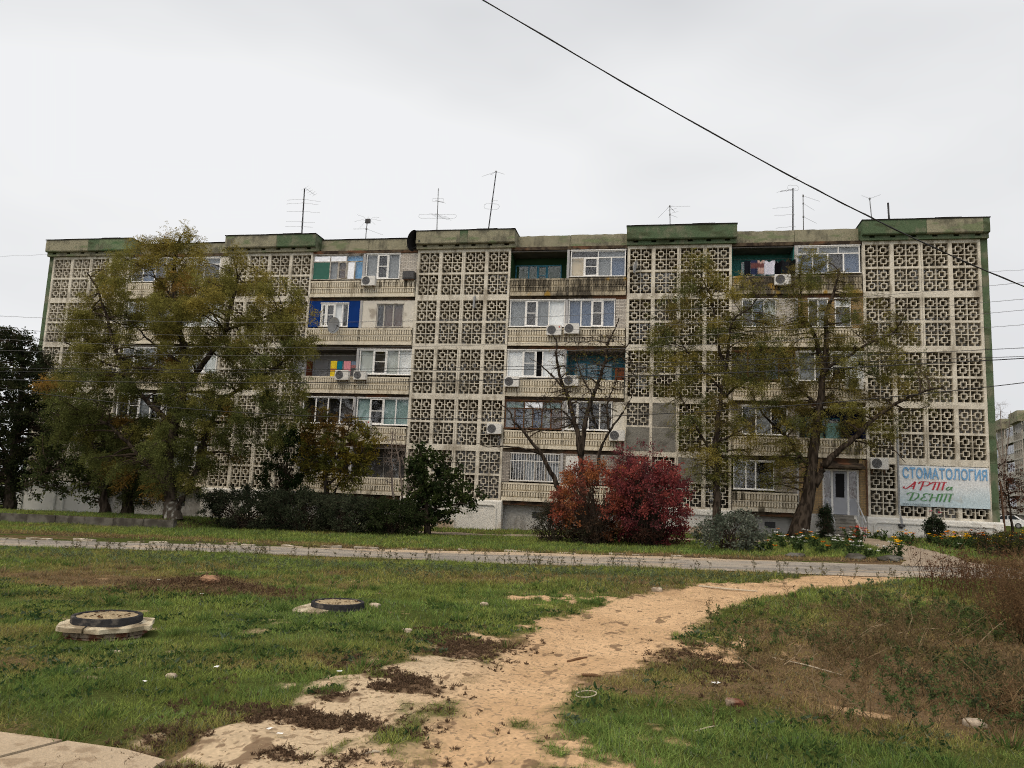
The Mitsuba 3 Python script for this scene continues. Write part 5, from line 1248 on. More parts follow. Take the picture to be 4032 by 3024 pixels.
put('pipe', MB().tube([[11.36, FACE - .03, 5.6], [11.36, FACE - .03, 1.5], [11.37, FACE - .33, 1.2], [11.37, FACE - .33, .9]], .05, 8), 'grey_metal', k)
put('elbow', MB().tube([[11.37, FACE - .33, .93], [11.3, FACE - .42, .8]], .09, 8).box(11.22, 11.52, FACE - .36, FACE - .26, .86, .95), 'dark_metal', k)
k = thing('vent_pipe', 'blue grey pipe stub sticking from the middle lattice bay', 'pipe')
put('pipe', MB().tube([[-10.36, FACE + .02, 12.42], [-10.36, FACE - .12, 12.40], [-10.38, FACE - .14, 11.75]], .06, 8), 'grey_metal', k, smooth=40)
k = thing('downpipe', 'slim downpipe at the corner between brick and lattice right of the entrance', 'pipe')
put('pipe', MB().tube([[9.90, FACE - .1, 4.0], [9.90, FACE - .1, .2]], .045, 7), 'rust', k)

# ------------------------------------------------------------------ overhead wires
def sag(a, c, mid_drop, n=40):
    t = np.linspace(0, 1, n)[:, None]
    return np.asarray(a) * (1 - t) + np.asarray(c) * t - np.array([0, 0, 1.0]) * 4 * mid_drop * t * (1 - t)


def through(p0, p1, p2, y0, y1, xa, xb, n=60):
    """A wire through three (x, z) points, extended to xa..xb."""
    c = np.polyfit([p0[0], p1[0], p2[0]], [p0[1], p1[1], p2[1]], 2)
    xs = np.linspace(xa, xb, n)
    return np.stack([xs, np.interp(xs, [xa, xb], [y0, y1]), np.polyval(c, xs)], 1)


W = [((-26.27, 7.86), (-10.74, 7.60), (11.04, 8.84), .007, 'top thin power line across the facade'), ((-26.18, 7.31), (-10.71, 7.10), (11.02, 8.31), .007, 'second thin power line from the top across the facade'),
     ((-26.12, 6.91), (-10.67, 6.66), (11.0, 7.96), .007, 'third thin power line from the top across the facade'), ((-26.05, 6.46), (-10.65, 6.37), (10.98, 7.49), .007, 'fourth thin power line from the top across the facade'),
     ((-25.94, 5.75), (-10.62, 5.86), (10.95, 6.76), .010, 'upper of two close dark power lines at third floor height'), ((-25.92, 5.60), (-10.61, 5.77), (10.94, 6.49), .010, 'lower of two close dark power lines at third floor height'),
     ((-25.86, 5.27), (-10.58, 5.38), (10.93, 6.43), .016, 'thick dark bundled power line at third floor parapet height'), ((-25.81, 4.93), (-9.82, 4.10), (10.9, 5.67), .014, 'lowest sagging grey power line crossing the trees')]
for i, (a, b_, c, r, lab) in enumerate(W):
    put('power_line', MB().tube(through(a, b_, c, 26, 26, -40, 26), r, 5), 'cable_black' if r > .012 or i in (4, 5) else 'wire_grey', label=lab, cat='power line', smooth=True)
cab = np.array([[-11.2, 10.6, 14.6], [-3.41, 13.0, 10.83], [2.31, 14.5, 7.73], [4.13, 15.0, 6.91], [6.79, 16.0, 6.03], [9.5, 17.0, 5.35]])
tt = np.linspace(0, 5, 70)
cs = np.stack([np.polyval(np.polyfit(cab[:, 0], cab[:, q], 3), np.interp(tt, np.arange(6), cab[:, 0])) for q in range(3)], 1)
k = thing('overhead_cable', 'thick black twisted cable descending across the sky to the right', 'cable')
tw = np.linspace(0, 60, 140)
cs2 = np.stack([np.interp(np.linspace(0, 69, 140), np.arange(70), cs[:, q]) for q in range(3)], 1)
put('strand', MB().tube(cs2, .012, 6), 'cable_black', k, smooth=True)
put('strand', MB().tube(cs2 + np.stack([0 * tw, .010 * np.cos(tw), .012 * np.sin(tw)], 1), .008, 5), 'cable_black', k, smooth=True)
put('power_line', MB().tube(sag([-60, 47, 17.6], [-38.0, FACE + 1, 15.76], .15), .007, 4), 'wire_grey', label='faint wire reaching the left roof corner from the sky', cat='power line')
put('power_line', MB().tube(sag([15.7, FACE + .3, 13.6], [40, 38, 15.2], .4), .007, 4), 'wire_grey', label='faint wire leaving the right wall below the roof', cat='power line')

# ------------------------------------------------------------------ manholes
def ragged_disc(r, n, seed, amt):
    g = np.random.default_rng(seed)
    a = np.linspace(0, 2 * np.pi, n, endpoint=False)
    rr = r * (1 + amt * (g.random(n) - .5))
    return sg.Polygon(np.stack([rr * np.cos(a), rr * np.sin(a)], 1))


def cover_fn(p, n, uv):
    g = noise(p.x * 60, p.y * 60)
    return mix((0.24, 0.195, 0.13), (0.44, 0.345, 0.215), fbm(p.x * 9, p.y * 9, 0.0, 3)) * (0.75 + 0.5 * g)


mat('silted_lid', cover_fn)
mat('iron', weathered((0.04, 0.04, 0.043), (0.11, 0.10, 0.09), .5, .66, .25, 9, .1))
mat('collar', weathered((0.56, 0.49, 0.36), (0.27, 0.22, 0.15), .42, .62, .18, 7, .1))
mat('old_brick', weathered((0.17, 0.075, 0.05), (0.27, 0.21, 0.16), .5, .62, .2, 7, .1))
mat('litter_brown', vary((0.10, 0.05, 0.025), .3, 30))


def manhole(cx, cy, zr, r, label, collar_pts, thick, courses, seed):
    k = thing('manhole', label, 'manhole')
    zg = float(base_height(cx, cy))
    zr += zg
    a = np.linspace(0, 2 * np.pi, 49)[:-1]
    prof = [(r * .86, zr - .035), (r * .88, zr - .004), (r * .93, zr), (r * .985, zr - .004), (r, zr - .012), (r * 1.0, zr - .078), (r * 1.04, zr - .085), (r * 1.04, zr - .11)]
    v = np.concatenate([np.stack([cx + q * np.cos(a), cy + q * np.sin(a), np.full(48, z)], 1) for q, z in prof])
    f = [[i * 48 + j, (i + 1) * 48 + j, (i + 1) * 48 + (j + 1) % 48, i * 48 + (j + 1) % 48] for i in range(len(prof) - 1) for j in range(48)]
    put('ring', (v, np.array(f)), 'iron', k, smooth=35)
    lid = MB()
    rad = np.linspace(0, r * .875, 12)
    P = np.stack([cx + np.outer(rad, np.cos(a)), cy + np.outer(rad, np.sin(a)), 0 * np.outer(rad, a)], -1)
    P[..., 2] = zr - .018 + .014 * (meshkit.fbm(P * [9, 9, 1], 3) - .5) + .006 * np.cos(P[..., 0] * 70) * np.cos(P[..., 1] * 70)
    f = [[i * 48 + j, (i + 1) * 48 + j, (i + 1) * 48 + (j + 1) % 48, i * 48 + (j + 1) % 48] for i in range(11) for j in range(48)]
    put('lid', (P.reshape(-1, 3), np.array(f)), 'silted_lid', k, smooth=True)
    g = np.random.default_rng(seed)
    lit = MB()
    for _ in range(26):
        q, t_ = r * .75 * math.sqrt(g.random()), g.uniform(0, 6.28)
        if g.random() < .6:
            t_ = g.choice([.3, 2.2, -1.3]) + g.normal(0, .18)
        x, y = cx + q * math.cos(t_), cy + q * math.sin(t_)
        s_ = g.uniform(.012, .03)
        d = g.uniform(0, 3.1)
        lit.add([[x - s_ * math.cos(d), y - s_ * math.sin(d), zr - .005], [x + s_ * .5 * math.sin(d), y - s_ * .5 * math.cos(d), zr + .008], [x + s_ * math.cos(d), y + s_ * math.sin(d), zr - .004], [x - s_ * .5 * math.sin(d), y + s_ * .5 * math.cos(d), zr + .004]], [[0, 1, 2, 3]])
    put('dead_leaf', lit, 'litter_brown', k, kind='stuff')
    zc = zr - .075
    poly = sg.Polygon(collar_pts)
    hole = sg.Point(0, 0).buffer(r * 1.0)
    parts = [poly.difference(hole)]
    cut = sg.LineString([(.12 * r, -3), (.18 * r, -1.25 * r), (.10 * r, -1.0 * r), (.1 * r, 0)]).buffer(.012)
    parts = parts[0].difference(cut)
    for gm in getattr(parts, 'geoms', [parts]):
        if gm.area > .01:
            m = trimesh.creation.extrude_polygon(gm.simplify(.004), thick, engine='earcut')
            v = np.array(m.vertices)
            v[:, 2] += zc - thick + .03 * (meshkit.fbm(np.stack([v[:, 0] * 4, v[:, 1] * 4, 0 * v[:, 0]], -1) + seed, 3) - .5) - .03 * (np.hypot(v[:, 0], v[:, 1]) / r - 1)
            put('collar', (v + [cx, cy, 0], np.array(m.faces)), 'collar', k)
    for c in range(courses):                       # bricks under the collar
        zb = zc - thick - .075 * (c + 1)
        ring = poly.buffer(-.06)
        length = ring.exterior.length
        nb = int(length / .26)
        for q in range(nb):
            p0 = ring.exterior.interpolate((q + (.5 if c % 2 else 0)) / nb * length)
            p1 = ring.exterior.interpolate(((q + .93 + (.5 if c % 2 else 0)) / nb * length) % length)
            d = np.array([p1.x - p0.x, p1.y - p0.y])
            L_ = np.linalg.norm(d)
            if L_ < .05:
                continue
            d /= L_
            nn = np.array([-d[1], d[0]]) * .11 * (1 if np.dot([-d[1], d[0]], [-p0.x, -p0.y]) > 0 else -1)
            o = g.normal(0, .006, 2)
            cs_ = [np.array([p0.x, p0.y]) + o, np.array([p1.x, p1.y]) + o, np.array([p1.x, p1.y]) + nn, np.array([p0.x, p0.y]) + nn]
            v = [[cx + s_[0], cy + s_[1], z_] for z_ in (zb + .004, zb + .071) for s_ in cs_]
            put('brick', MB().add(v, [[0, 1, 5, 4], [1, 2, 6, 5], [2, 3, 7, 6], [3, 0, 4, 7], [4, 5, 6, 7], [3, 2, 1, 0]]), 'old_brick', k)
    return k


def hexish(r, n, seed, amt):
    p = ragged_disc(r, n, seed, 0)
    g = np.random.default_rng(seed)
    L_ = p.exterior.length
    pts = []
    for t in np.linspace(0, 1, 90, endpoint=False):
        q = p.exterior.interpolate(t * L_)
        s_ = 1 + amt * (meshkit.fbm(np.array([t * 14, seed, 0.0]), 3) - .5)
        pts.append((q.x * s_, q.y * s_))
    return pts


manhole(-6.0, 7.85, .195, .36, 'near manhole with a silted lid on a broken concrete collar and red bricks', hexish(.525, 6, 5, .14), .045, 2, 5)
manhole(-4.46, 10.6, .125, .37, 'farther manhole with a silted lid, low in the green grass', [(-.55, -.2), (-.50, -.40), (-.3, -.55), (-.05, -.52), (.08, -.4), (.3, -.2), (.3, .3), (-.2, .38), (-.48, .2)], .05, 1, 8)

# ------------------------------------------------------------------ foliage
def unit(v):
    return v / (np.linalg.norm(v, axis=-1, keepdims=True) + 1e-12)


def leaves(pos, d, length, width, g, col):
    """Rhombic leaves from pos along d, each with its own turn; col (n, 3)."""
    n = len(pos)
    side = unit(np.cross(d, g.normal(size=(n, 3))))
    L = np.broadcast_to(length, (n,))[:, None]
    Wd = np.broadcast_to(width, (n,))[:, None]
    v = np.stack([pos, pos + d * L * .5 + side * Wd * .5, pos + d * L, pos + d * L * .5 - side * Wd * .5], 1).reshape(-1, 3)
    a = np.arange(n)[:, None] * 4
    f = np.concatenate([a + [0, 1, 2], a + [0, 2, 3]])
    return v, f, np.repeat(col, 4, 0)


def sprays(base, d, g, length, m, leaf, wide, col, droop=.35):
    """Feathery compound leaves: a row of leaflets on both sides of each spray."""
    n = len(base)
    s = unit(np.cross(d, g.normal(size=(n, 3))))
    P, D, C = [], [], []
    for k in range(m):
        t = (k + .7) / m
        sg_ = 1 if k % 2 else -1
        P.append(base + d * length[:, None] * t - np.array([0, 0, 1.0]) * (droop * length * t * t)[:, None])
        D.append(unit(s * sg_ + d * .55 + g.normal(size=(n, 3)) * .25))
        C.append(col * g.uniform(.8, 1.2, (n, 1)))
    P, D, C = np.concatenate(P), np.concatenate(D), np.concatenate(C)
    return leaves(P, D, leaf * g.uniform(.55, 1.5, len(P)), wide, g, C)


def ball(g, n):
    return unit(g.normal(size=(n, 3))) * g.random((n, 1)) ** (1 / 2.3)


def pick_points(poly, n, g, gap):
    p = sg.Polygon(poly)
    x0, y0, x1, y1 = p.bounds
    out = []
    tries = 0
    while len(out) < n and tries < n * 60:
        tries += 1
        q = (g.uniform(x0, x1), g.uniform(y0, y1))
        if p.contains(sg.Point(q)) and all((q[0] - o[0]) ** 2 + (q[1] - o[1]) ** 2 > gap * gap for o in out[-400:]):
            out.append(q)
    return np.array(out)


def curve(a, c, g, bend, n=5):
    t = np.linspace(0, 1, n)[:, None]
    L = np.linalg.norm(c - a)
    return a * (1 - t) + c * t + (np.sin(np.pi * t) * g.normal(size=(1, 3)) * bend * L) + np.array([0, 0, 1.0]) * np.sin(np.pi * t) * L * .08


def tree(name, label, data, n_clumps, r, depth, cols, per, seed, style='spray', gap=.45, twigs=9, leaf=.075, wide=.035, slen=.30, m=7, bark='bark', group=None, cat='tree', white=None, flat=.75, edge_light=1.0, twig_r=.008):
    Y, limbs, crowns = data
    g = np.random.default_rng(seed)
    k = thing(name, label, cat, group)
    nodes = []
    for i, (dy, r0, r1, pts) in enumerate(limbs):
        p = np.array([[x, Y + dy * q / max(1, len(pts) - 1), z] for q, (x, z) in enumerate(pts)], float)
        if i == 0:
            p[0, 2] = float(height(p[0, 0], Y)) - .1
        t = np.linspace(0, len(p) - 1, 5 * (len(p) - 1) + 1)
        q = np.stack([np.interp(t, np.arange(len(p)), p[:, c]) for c in range(3)], 1)
        for _ in range(2):
            q[1:-1] = (q[:-2] + 2 * q[1:-1] + q[2:]) / 4
        q[1:-1] += (meshkit.fbm(q[1:-1] * 1.7 + seed, 2)[:, None] - .5) * .12 + g.normal(0, .012, (len(q) - 2, 3))
        rad = np.linspace(0, 1, len(q)) ** .8 * (r1 - r0) + r0
        if i == 0:
            rad[:5] *= np.linspace(1.45, 1.0, 5)
        v, f = tube(q, rad, 9 if r0 > .1 else 6)
        put('trunk' if i == 0 else 'branch', (v, f), bark, k, smooth=True)
        nodes.append(np.concatenate([q, rad[:, None]], 1))
    if white is not None:
        sel = nodes[0][:white]
        v, f = tube(sel[:, :3], sel[:, 3] * 1.03, 9, False)
        put('whitewash_coat', (v, f), 'whitewash', k, smooth=True)
    N = np.concatenate(nodes)
    TP, TR, TP5, TR5 = [], [], [], []
    B_, D_, C_ = [], [], []
    for poly in crowns:
        pts = pick_points(poly, n_clumps if poly is crowns[0] else 7, g, gap)
        shp = sg.Polygon(poly)
        for (x, z) in pts:
            inward = shp.exterior.distance(sg.Point(x, z))                   # the crown is thick in its middle and thin at its outline
            c = np.array([x, Y + np.clip(g.normal(), -1.7, 1.7) * depth * np.clip(inward / 1.5, .12, 1), z])
            d2 = ((N[:, :3] - c) ** 2 * [1, .6, 1.2]).sum(1) + (N[:, 2] > z + .3) * 2.0
            a = N[np.argmin(d2)]
            br = curve(a[:3], c, g, .10)
            TP5.append(br)
            TR5.append(np.linspace(min(a[3] * .6, .045), twig_r * 1.3, 5))
            rc = r * g.uniform(.7, 1.3)
            ends = c + ball(g, twigs) * [rc, rc, rc * flat]
            st = br[g.integers(2, 5, twigs)]
            mid = (st + ends) / 2 + g.normal(0, .08, (twigs, 3)) * rc
            TP.append(np.stack([st, mid, ends], 1))
            TR.append(np.tile([twig_r, twig_r * .7, twig_r * .35], (twigs, 1)))
            n = max(1, int(per * g.uniform(.6, 1.4) * np.clip(.35 + inward / 1.4, .35, 1)))
            w = g.integers(0, twigs, n)
            t = g.uniform(.25, 1.05, (n, 1))
            b = st[w] * (1 - t) + ends[w] * t + g.normal(0, .10, (n, 3)) * rc
            dd = unit(unit(ends[w] - st[w]) * .7 + g.normal(size=(n, 3)) * .7 + [0, 0, -.15])
            base = cols[g.choice(len(cols), p=None)] if not callable(cols) else cols(x, z, g)
            B_.append(b)
            D_.append(dd)
            C_.append(np.asarray(base) * g.uniform(.85, 1.15) * g.uniform(.75, 1.3, (n, 1)))
    v1, f1 = tubes(np.array(TP5), np.array(TR5), 4)
    v2, f2 = tubes(np.concatenate(TP), np.concatenate(TR), 3)
    put('twig', (np.vstack([v1, v2]), np.vstack([f1, f2 + len(v1)])), 'twig' if bark == 'bark' else bark, k, kind='stuff')
    if per > 0:
        b, dd, cc = np.concatenate(B_), np.concatenate(D_), np.concatenate(C_)
        if style == 'spray':
            v, f, c = sprays(b, dd, g, slen * g.uniform(.7, 1.3, len(b)), m, leaf, wide, cc)
        else:
            v, f, c = leaves(b, dd, leaf * g.uniform(.7, 1.3, len(b)), wide, g, cc)
        put('crown', MB().add(v, f, c), 'leaf', k, kind='stuff')
    return k


GOLD, OLIVE, GREEN, DARK, RUSTY = (.275, .23, .06), (.20, .188, .052), (.125, .14, .046), (.05, .065, .024), (.27, .165, .045)


def locust(x, z, g):
    t = np.clip((z - 4.5) / 7.5, 0, 1) + g.normal(0, .22)
    base = GOLD if t > .75 else OLIVE if t > .2 else GREEN
    return RUSTY if g.random() < .03 else base


def locust_low(x, z, g):
    return (OLIVE, GREEN, GREEN, DARK, GOLD)[g.integers(5)]


tree('locust_tree', 'large olive gold locust tree with a whitewashed trunk foot in front of the left half', TREES['A'], 400, .58, 1.5, locust, 165, 11, gap=.27, white=4, leaf=.07, wide=.033)
tree('locust_tree', 'smaller dark green tree with low drooping branches left of the whitewashed trunk', TREES['B'], 125, .5, .9, [GREEN, DARK, DARK, DARK], 190, 12, style='leaf', leaf=.13, wide=.075, gap=.26)
tree('locust_tree', 'thick shaded trunk with dark foliage between the whitewashed tree and the left corner', TREES['B2'], 90, .6, 1.0, [DARK, GREEN], 150, 13, gap=.35)
tree('elm_tree', 'tall dark elm at the left edge of the picture beside the end of the flats', TREES['C'], 340, .62, 1.2, [(.032, .042, .018), (.045, .05, .022), (.028, .035, .018)], 250, 14, style='leaf', leaf=.13, wide=.07, gap=.3)
tree('locust_tree', 'leaning dark trunked locust with sparse olive leaves in front of the entrance bay', TREES['R'], 205, .55, 1.0, [OLIVE, OLIVE, GREEN, GOLD, (.17, .14, .045)], 105, 15, gap=.31, leaf=.062, wide=.03)
tree('locust_tree', 'slender upright locust with sparse gold leaves right of the red shrubs', TREES['M'], 175, .55, .9, [OLIVE, GOLD, OLIVE, GREEN, (.17, .14, .045)], 108, 16, gap=.30, leaf=.062, wide=.03)
tree('bare_tree', 'almost leafless tree with forking dark stems behind the red shrubs', TREES['D'], 140, .55, .7, [OLIVE, GOLD], 4, 17, gap=.26, twigs=13, twig_r=.009, m=4)
tree('small_tree', 'small yellowing tree with rusty upper twigs in front of the second loggia bay', TREES['Y'], 110, .42, .6, lambda x, z, g: (.19, .115, .035) if (z > 3.3 and x < -13.5 and g.random() < .4) else [(.19, .16, .03), (.13, .13, .03), (.23, .17, .03)][g.integers(3)], 190, 18, style='leaf', leaf=.11, wide=.06, gap=.24)
tree('small_tree', 'dark green broadleaved young tree leaning over the white plinth of the middle bay', TREES['K'], 95, .38, .6, [(.04, .06, .02), (.055, .075, .025), (.03, .045, .018)], 140, 19, style='leaf', leaf=.14, wide=.09, gap=.18)
tree('pale_shrub', 'thin leafless shrub with pale upright twigs between the yellowing tree and the dark one', TREES['P'], 26, .30, .3, [(.2, .16, .1)], 2, 20, gap=.2, twigs=16, bark='twig_pale', flat=1.6, cat='shrub', style='leaf', leaf=.06, wide=.03, twig_r=.007)


def shrub(name, label, x0, x1, y, top, n, leaf, wide, cols, seed, depth=None, foot=None, per=70, group=None, cat='shrub', rc=.34, lumps=None, stems=14, stem_mat='twig', shape=1.0):
    """A bush: stems fanning from the ground, leaf clumps on an uneven dome."""
    g = np.random.default_rng(seed)
    cx, hw = (x0 + x1) / 2, (x1 - x0) / 2
    z0 = float(height(cx, y)) if foot is None else foot
    H = top - z0
    depth = depth or hw * .8
    k = thing(name, label, cat, group)
    u = unit(g.normal(size=(n, 3)))
    u = u / (np.abs(u) ** 3).sum(1, keepdims=True) ** (1 / 3)
    u[:, 2] = np.abs(u[:, 2]) * g.choice([1, -.8], n, p=[.62, .38])
    rr = g.uniform(.35, 1.0, n) ** .45
    bump = .78 + .44 * meshkit.fbm(u * 1.6 + seed, 3)
    c = np.stack([cx + u[:, 0] * rr * bump * (hw - rc * .6), y + u[:, 1] * rr * bump * (depth - rc * .4), z0 + H * .42 + u[:, 2] * rr * bump * (H * .58 - rc * .3)], 1)
    c[:, 2] = np.maximum(c[:, 2], z0 + .12)
    if shape < 1:                                  # tapering cone
        t = np.clip((c[:, 2] - z0) / H, 0, 1)
        c[:, 0] = cx + (c[:, 0] - cx) * (1 - t * (1 - shape))
    st = np.stack([cx + g.normal(0, hw * .16, n), y + g.normal(0, depth * .12, n), np.full(n, z0 - .05)], 1)
    mid = st * .5 + c * .5 + np.array([0, 0, .18 * H]) * g.uniform(.2, 1, (n, 1)) + (st - c) * .08
    v1, f1 = tubes(np.stack([st, mid, c], 1), np.tile([.022, .014, .006], (n, 1)), 4)
    tw = 8
    ends = np.repeat(c, tw, 0) + ball(g, n * tw) * rc
    ends[:, 2] = np.maximum(ends[:, 2], z0 + .03)
    sts = np.repeat(c, tw, 0)
    v2, f2 = tubes(np.stack([sts, (sts + ends) / 2 + g.normal(0, .03, sts.shape), ends], 1), np.tile([.006, .005, .003], (n * tw, 1)), 3)
    put('stem', (np.vstack([v1, v2]), np.vstack([f1, f2 + len(v1)])), stem_mat, k, kind='stuff')
    w = g.integers(0, n * tw, n * per)
    t = g.uniform(.2, 1.05, (n * per, 1))
    b = sts[w] * (1 - t) + ends[w] * t + g.normal(0, .05, (n * per, 3))
    d = unit(unit(ends[w] - sts[w]) + g.normal(size=(n * per, 3)) * .8)
    base = np.array([cols(*q, g) if callable(cols) else cols[g.integers(len(cols))] for q in c])
    col = base[w // tw] * g.uniform(.7, 1.3, (n * per, 1))
    v, f, cc = leaves(b, d, leaf * g.uniform(.7, 1.3, len(b)), wide, g, col)
    put('foliage', MB().add(v, f, cc), 'leaf', k, kind='stuff')
    return k


HG = [(.05, .062, .036), (.07, .082, .05), (.038, .048, .028)]
shrub('hedge_shrub', 'dark grey green shrub beside the whitewashed trunk, leftmost of the hedge', -20.4, -16.2, 32.2, 1.55, 120, .085, .045, HG, 31, 1.3, per=150)
shrub('hedge_shrub', 'dark grey green shrub second from the left in the hedge', -17.6, -13.8, 32.0, 1.45, 115, .085, .045, HG, 32, 1.3, per=150)
shrub('hedge_shrub', 'dark grey green shrub below the yellowing tree, third in the hedge', -15.0, -11.6, 32.1, 1.3, 105, .085, .045, HG, 33, 1.2, per=150)
shrub('hedge_shrub', 'dark green shrub at the right end of the hedge under the broadleaved young tree', -12.8, -9.8, 32.3, 1.2, 90, .09, .05, [(.04, .055, .022), (.03, .042, .018)], 34, 1.2, per=150)
shrub('green_shrub', 'dense dark green bush rising behind the hedge left of the yellowing tree', -19.9, -16.9, 36, 4.75, 90, .12, .07, [(.03, .05, .018), (.04, .062, .022)], 35, 1.2, per=100, foot=.2)
shrub('grey_shrub', 'dull grey green bush against the plinth left of the orange shrub', -5.05, -3.2, 30.6, 1.35, 45, .07, .035, [(.05, .055, .035), (.065, .06, .04), (.07, .05, .035)], 36, .8, per=80)


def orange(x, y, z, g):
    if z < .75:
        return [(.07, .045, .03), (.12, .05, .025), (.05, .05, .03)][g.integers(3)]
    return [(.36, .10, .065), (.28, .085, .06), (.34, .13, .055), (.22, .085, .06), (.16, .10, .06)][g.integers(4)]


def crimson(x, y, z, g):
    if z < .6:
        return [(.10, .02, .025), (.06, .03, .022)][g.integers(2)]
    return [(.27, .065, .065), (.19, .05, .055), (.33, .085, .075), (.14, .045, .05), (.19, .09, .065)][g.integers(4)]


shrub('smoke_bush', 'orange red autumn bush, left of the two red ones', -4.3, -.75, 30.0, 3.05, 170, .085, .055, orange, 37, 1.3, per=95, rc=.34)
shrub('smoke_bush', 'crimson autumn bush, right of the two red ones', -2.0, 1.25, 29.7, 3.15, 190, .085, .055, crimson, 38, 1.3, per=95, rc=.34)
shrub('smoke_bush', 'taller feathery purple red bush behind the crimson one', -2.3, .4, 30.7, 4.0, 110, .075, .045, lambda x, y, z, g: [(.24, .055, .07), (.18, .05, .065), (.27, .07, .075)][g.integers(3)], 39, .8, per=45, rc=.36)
shrub('silver_shrub', 'silvery grey green bush at the roadside right of the crimson one', 1.05, 3.65, 27.6, 1.3, 62, .10, .055, [(.13, .15, .115), (.17, .19, .15), (.09, .11, .08)], 40, 1.1, per=62)
shrub('thuja', 'small dark cone shaped thuja beside the entrance steps', 6.75, 7.95, 37.6, 1.75, 60, .06, .022, [(.018, .032, .016), (.024, .04, .02)], 41, .5, per=110, shape=.25, rc=.2)
shrub('rose_bush', 'upright rose bush with pink flowers in front of the white plinth', 11.0, 11.9, 36.2, 1.5, 44, .075, .045, [(.025, .04, .022), (.035, .05, .028)], 42, .4, per=70, rc=.2)
rk = [q for q in labels if q.startswith('rose_bush')][-1]


def blossom(x, y, z, r, g):
    a = np.linspace(0, 2 * np.pi, 8)[:-1]
    mb = MB()
    for t in a:
        d = np.array([math.cos(t), math.sin(t) * .6, .35 + .3 * g.random()])
        s_ = np.array([-math.sin(t), math.cos(t) * .6, 0]) * .45
        p = np.array([x, y, z])
        mb.add([p, p + (d * .6 + s_) * r, p + d * r, p + (d * .6 - s_) * r], [[0, 1, 2, 3]])
    return mb


g_ = np.random.default_rng(5)
for (x, y, z) in ((11.22, 35.9, 1.62), (11.58, 35.9, 1.58), (12.05, 35.7, .72)):
    put('rose', blossom(x, y, z, .09, g_), 'petal_rose', rk)

mat('boulder', weathered((0.13, 0.125, 0.11), (0.07, 0.066, 0.055), 0.42, 0.62, 0.2, 3.5, 0.1))

# ------------------------------------------------------------------ flower beds
def flower_plant(x, y, h, kind, seed, label, group):
    g = np.random.default_rng(seed)
    z0 = float(height(x, y))
    k = thing('flowering_plant', label, 'flowers', group)
    n = 10
    st = np.stack([x + g.normal(0, .04, n), y + g.normal(0, .04, n), np.full(n, z0)], 1)
    en = st + np.stack([g.normal(0, .17, n), g.normal(0, .17, n), h * g.uniform(.45, 1.0, n)], 1)
    v, f = tubes(np.stack([st, (st + en) / 2 + g.normal(0, .02, (n, 3)), en], 1), np.tile([.007, .005, .003], (n, 1)), 3)
    m = 170
    w = g.integers(0, n, m)
    t = g.uniform(.05, .95, (m, 1))
    b = st[w] * (1 - t) + en[w] * t
    gr = np.array([(.04, .07, .022), (.055, .08, .03), (.03, .05, .02)])[g.integers(0, 3, m)] * g.uniform(.7, 1.3, (m, 1))
    v2, f2, c2 = leaves(b, unit(g.normal(size=(m, 3)) + [0, 0, .3]), .11 * g.uniform(.6, 1.3, m), .05, g, gr)
    put('foliage', MB().add(v, f).add(v2, f2), 'herb', k, kind='stuff')
    r = {'white': .085, 'yellow': .095, 'orange': .09, 'pink': .08, 'salmon': .085}[kind]
    for q in range(int(g.integers(2, 6)) if kind != 'salmon' else 9):
        e = en[q % n] + [g.normal(0, .03), g.normal(0, .03), g.uniform(0, .06)]
        put('blossom', blossom(*e, r * g.uniform(.8, 1.2), g), 'petal_' + kind, k)


fg = np.random.default_rng(77)
GL = {'white': 'white', 'yellow': 'yellow', 'orange': 'orange', 'pink': 'pale pink', 'salmon': 'salmon'}
bedL = [(3.2, 27.6), (3.7, 28.6), (4.2, 30.5), (4.3, 27.6), (4.9, 29.2), (5.0, 31.5), (5.3, 27.4), (5.5, 30.2), (5.9, 28.3), (6.0, 32.3), (6.3, 30.3), (6.6, 27.4), (6.7, 29.0), (6.9, 33.4), (7.0, 30.9), (7.15, 27.5), (6.1, 34.5), (4.9, 34.0), (7.2, 35.2), (5.6, 33.2), (7.0, 25.4), (6.3, 26.2), (5.6, 25.8)]
ORD = ['nearest', 'second', 'third', 'fourth', 'fifth', 'sixth', 'seventh', 'eighth', 'ninth', 'tenth', 'eleventh', 'twelfth', 'thirteenth', 'fourteenth', 'fifteenth', 'sixteenth', 'seventeenth', 'eighteenth']


def flower_bed(bed, kinds, where, seed):
    bed = [(x + fg.normal(0, .14), y + fg.normal(0, .2), fg.uniform(.35, .62), kinds[fg.integers(len(kinds))]) for x, y in bed]
    count = {}
    for i, (x, y, h, kd) in enumerate(sorted(bed, key=lambda q: q[1])):
        c = count[kd] = count.get(kd, -1) + 1
        flower_plant(x, y, h, kd, seed + i, f'{GL[kd]} flowering plant {where}, {ORD[c]} of its colour from the road', f'{GL[kd]} flowers {where}')


flower_bed(bedL, ['white', 'yellow', 'white', 'orange', 'white', 'orange'], 'left of the footpath', 200)
bedR = [(9.75, 33.5), (10.0, 35.0), (10.5, 37.0), (10.3, 32.3), (10.6, 34.0), (11.1, 33.1), (11.4, 34.6), (11.9, 33.6), (12.5, 35.6), (13.2, 36.5), (13.9, 37.2), (14.6, 38.0), (12.3, 34.4), (13.0, 35.2), (13.8, 35.6), (14.6, 36.4), (15.2, 37.4), (10.3, 30.6), (10.7, 31.6), (11.3, 31.6), (12.0, 32.3), (12.8, 33.6), (13.6, 34.3), (11.0, 29.2), (11.7, 30.0), (12.4, 30.9), (9.8, 36.6), (9.75, 38.2), (15.6, 38.6), (16.0, 37.8), (13.2, 32.4), (14.0, 33.2), (14.8, 34.2), (13.6, 31.0)]
flower_bed(bedR, ['white', 'yellow', 'pink', 'white', 'orange', 'yellow'], 'right of the footpath', 300)
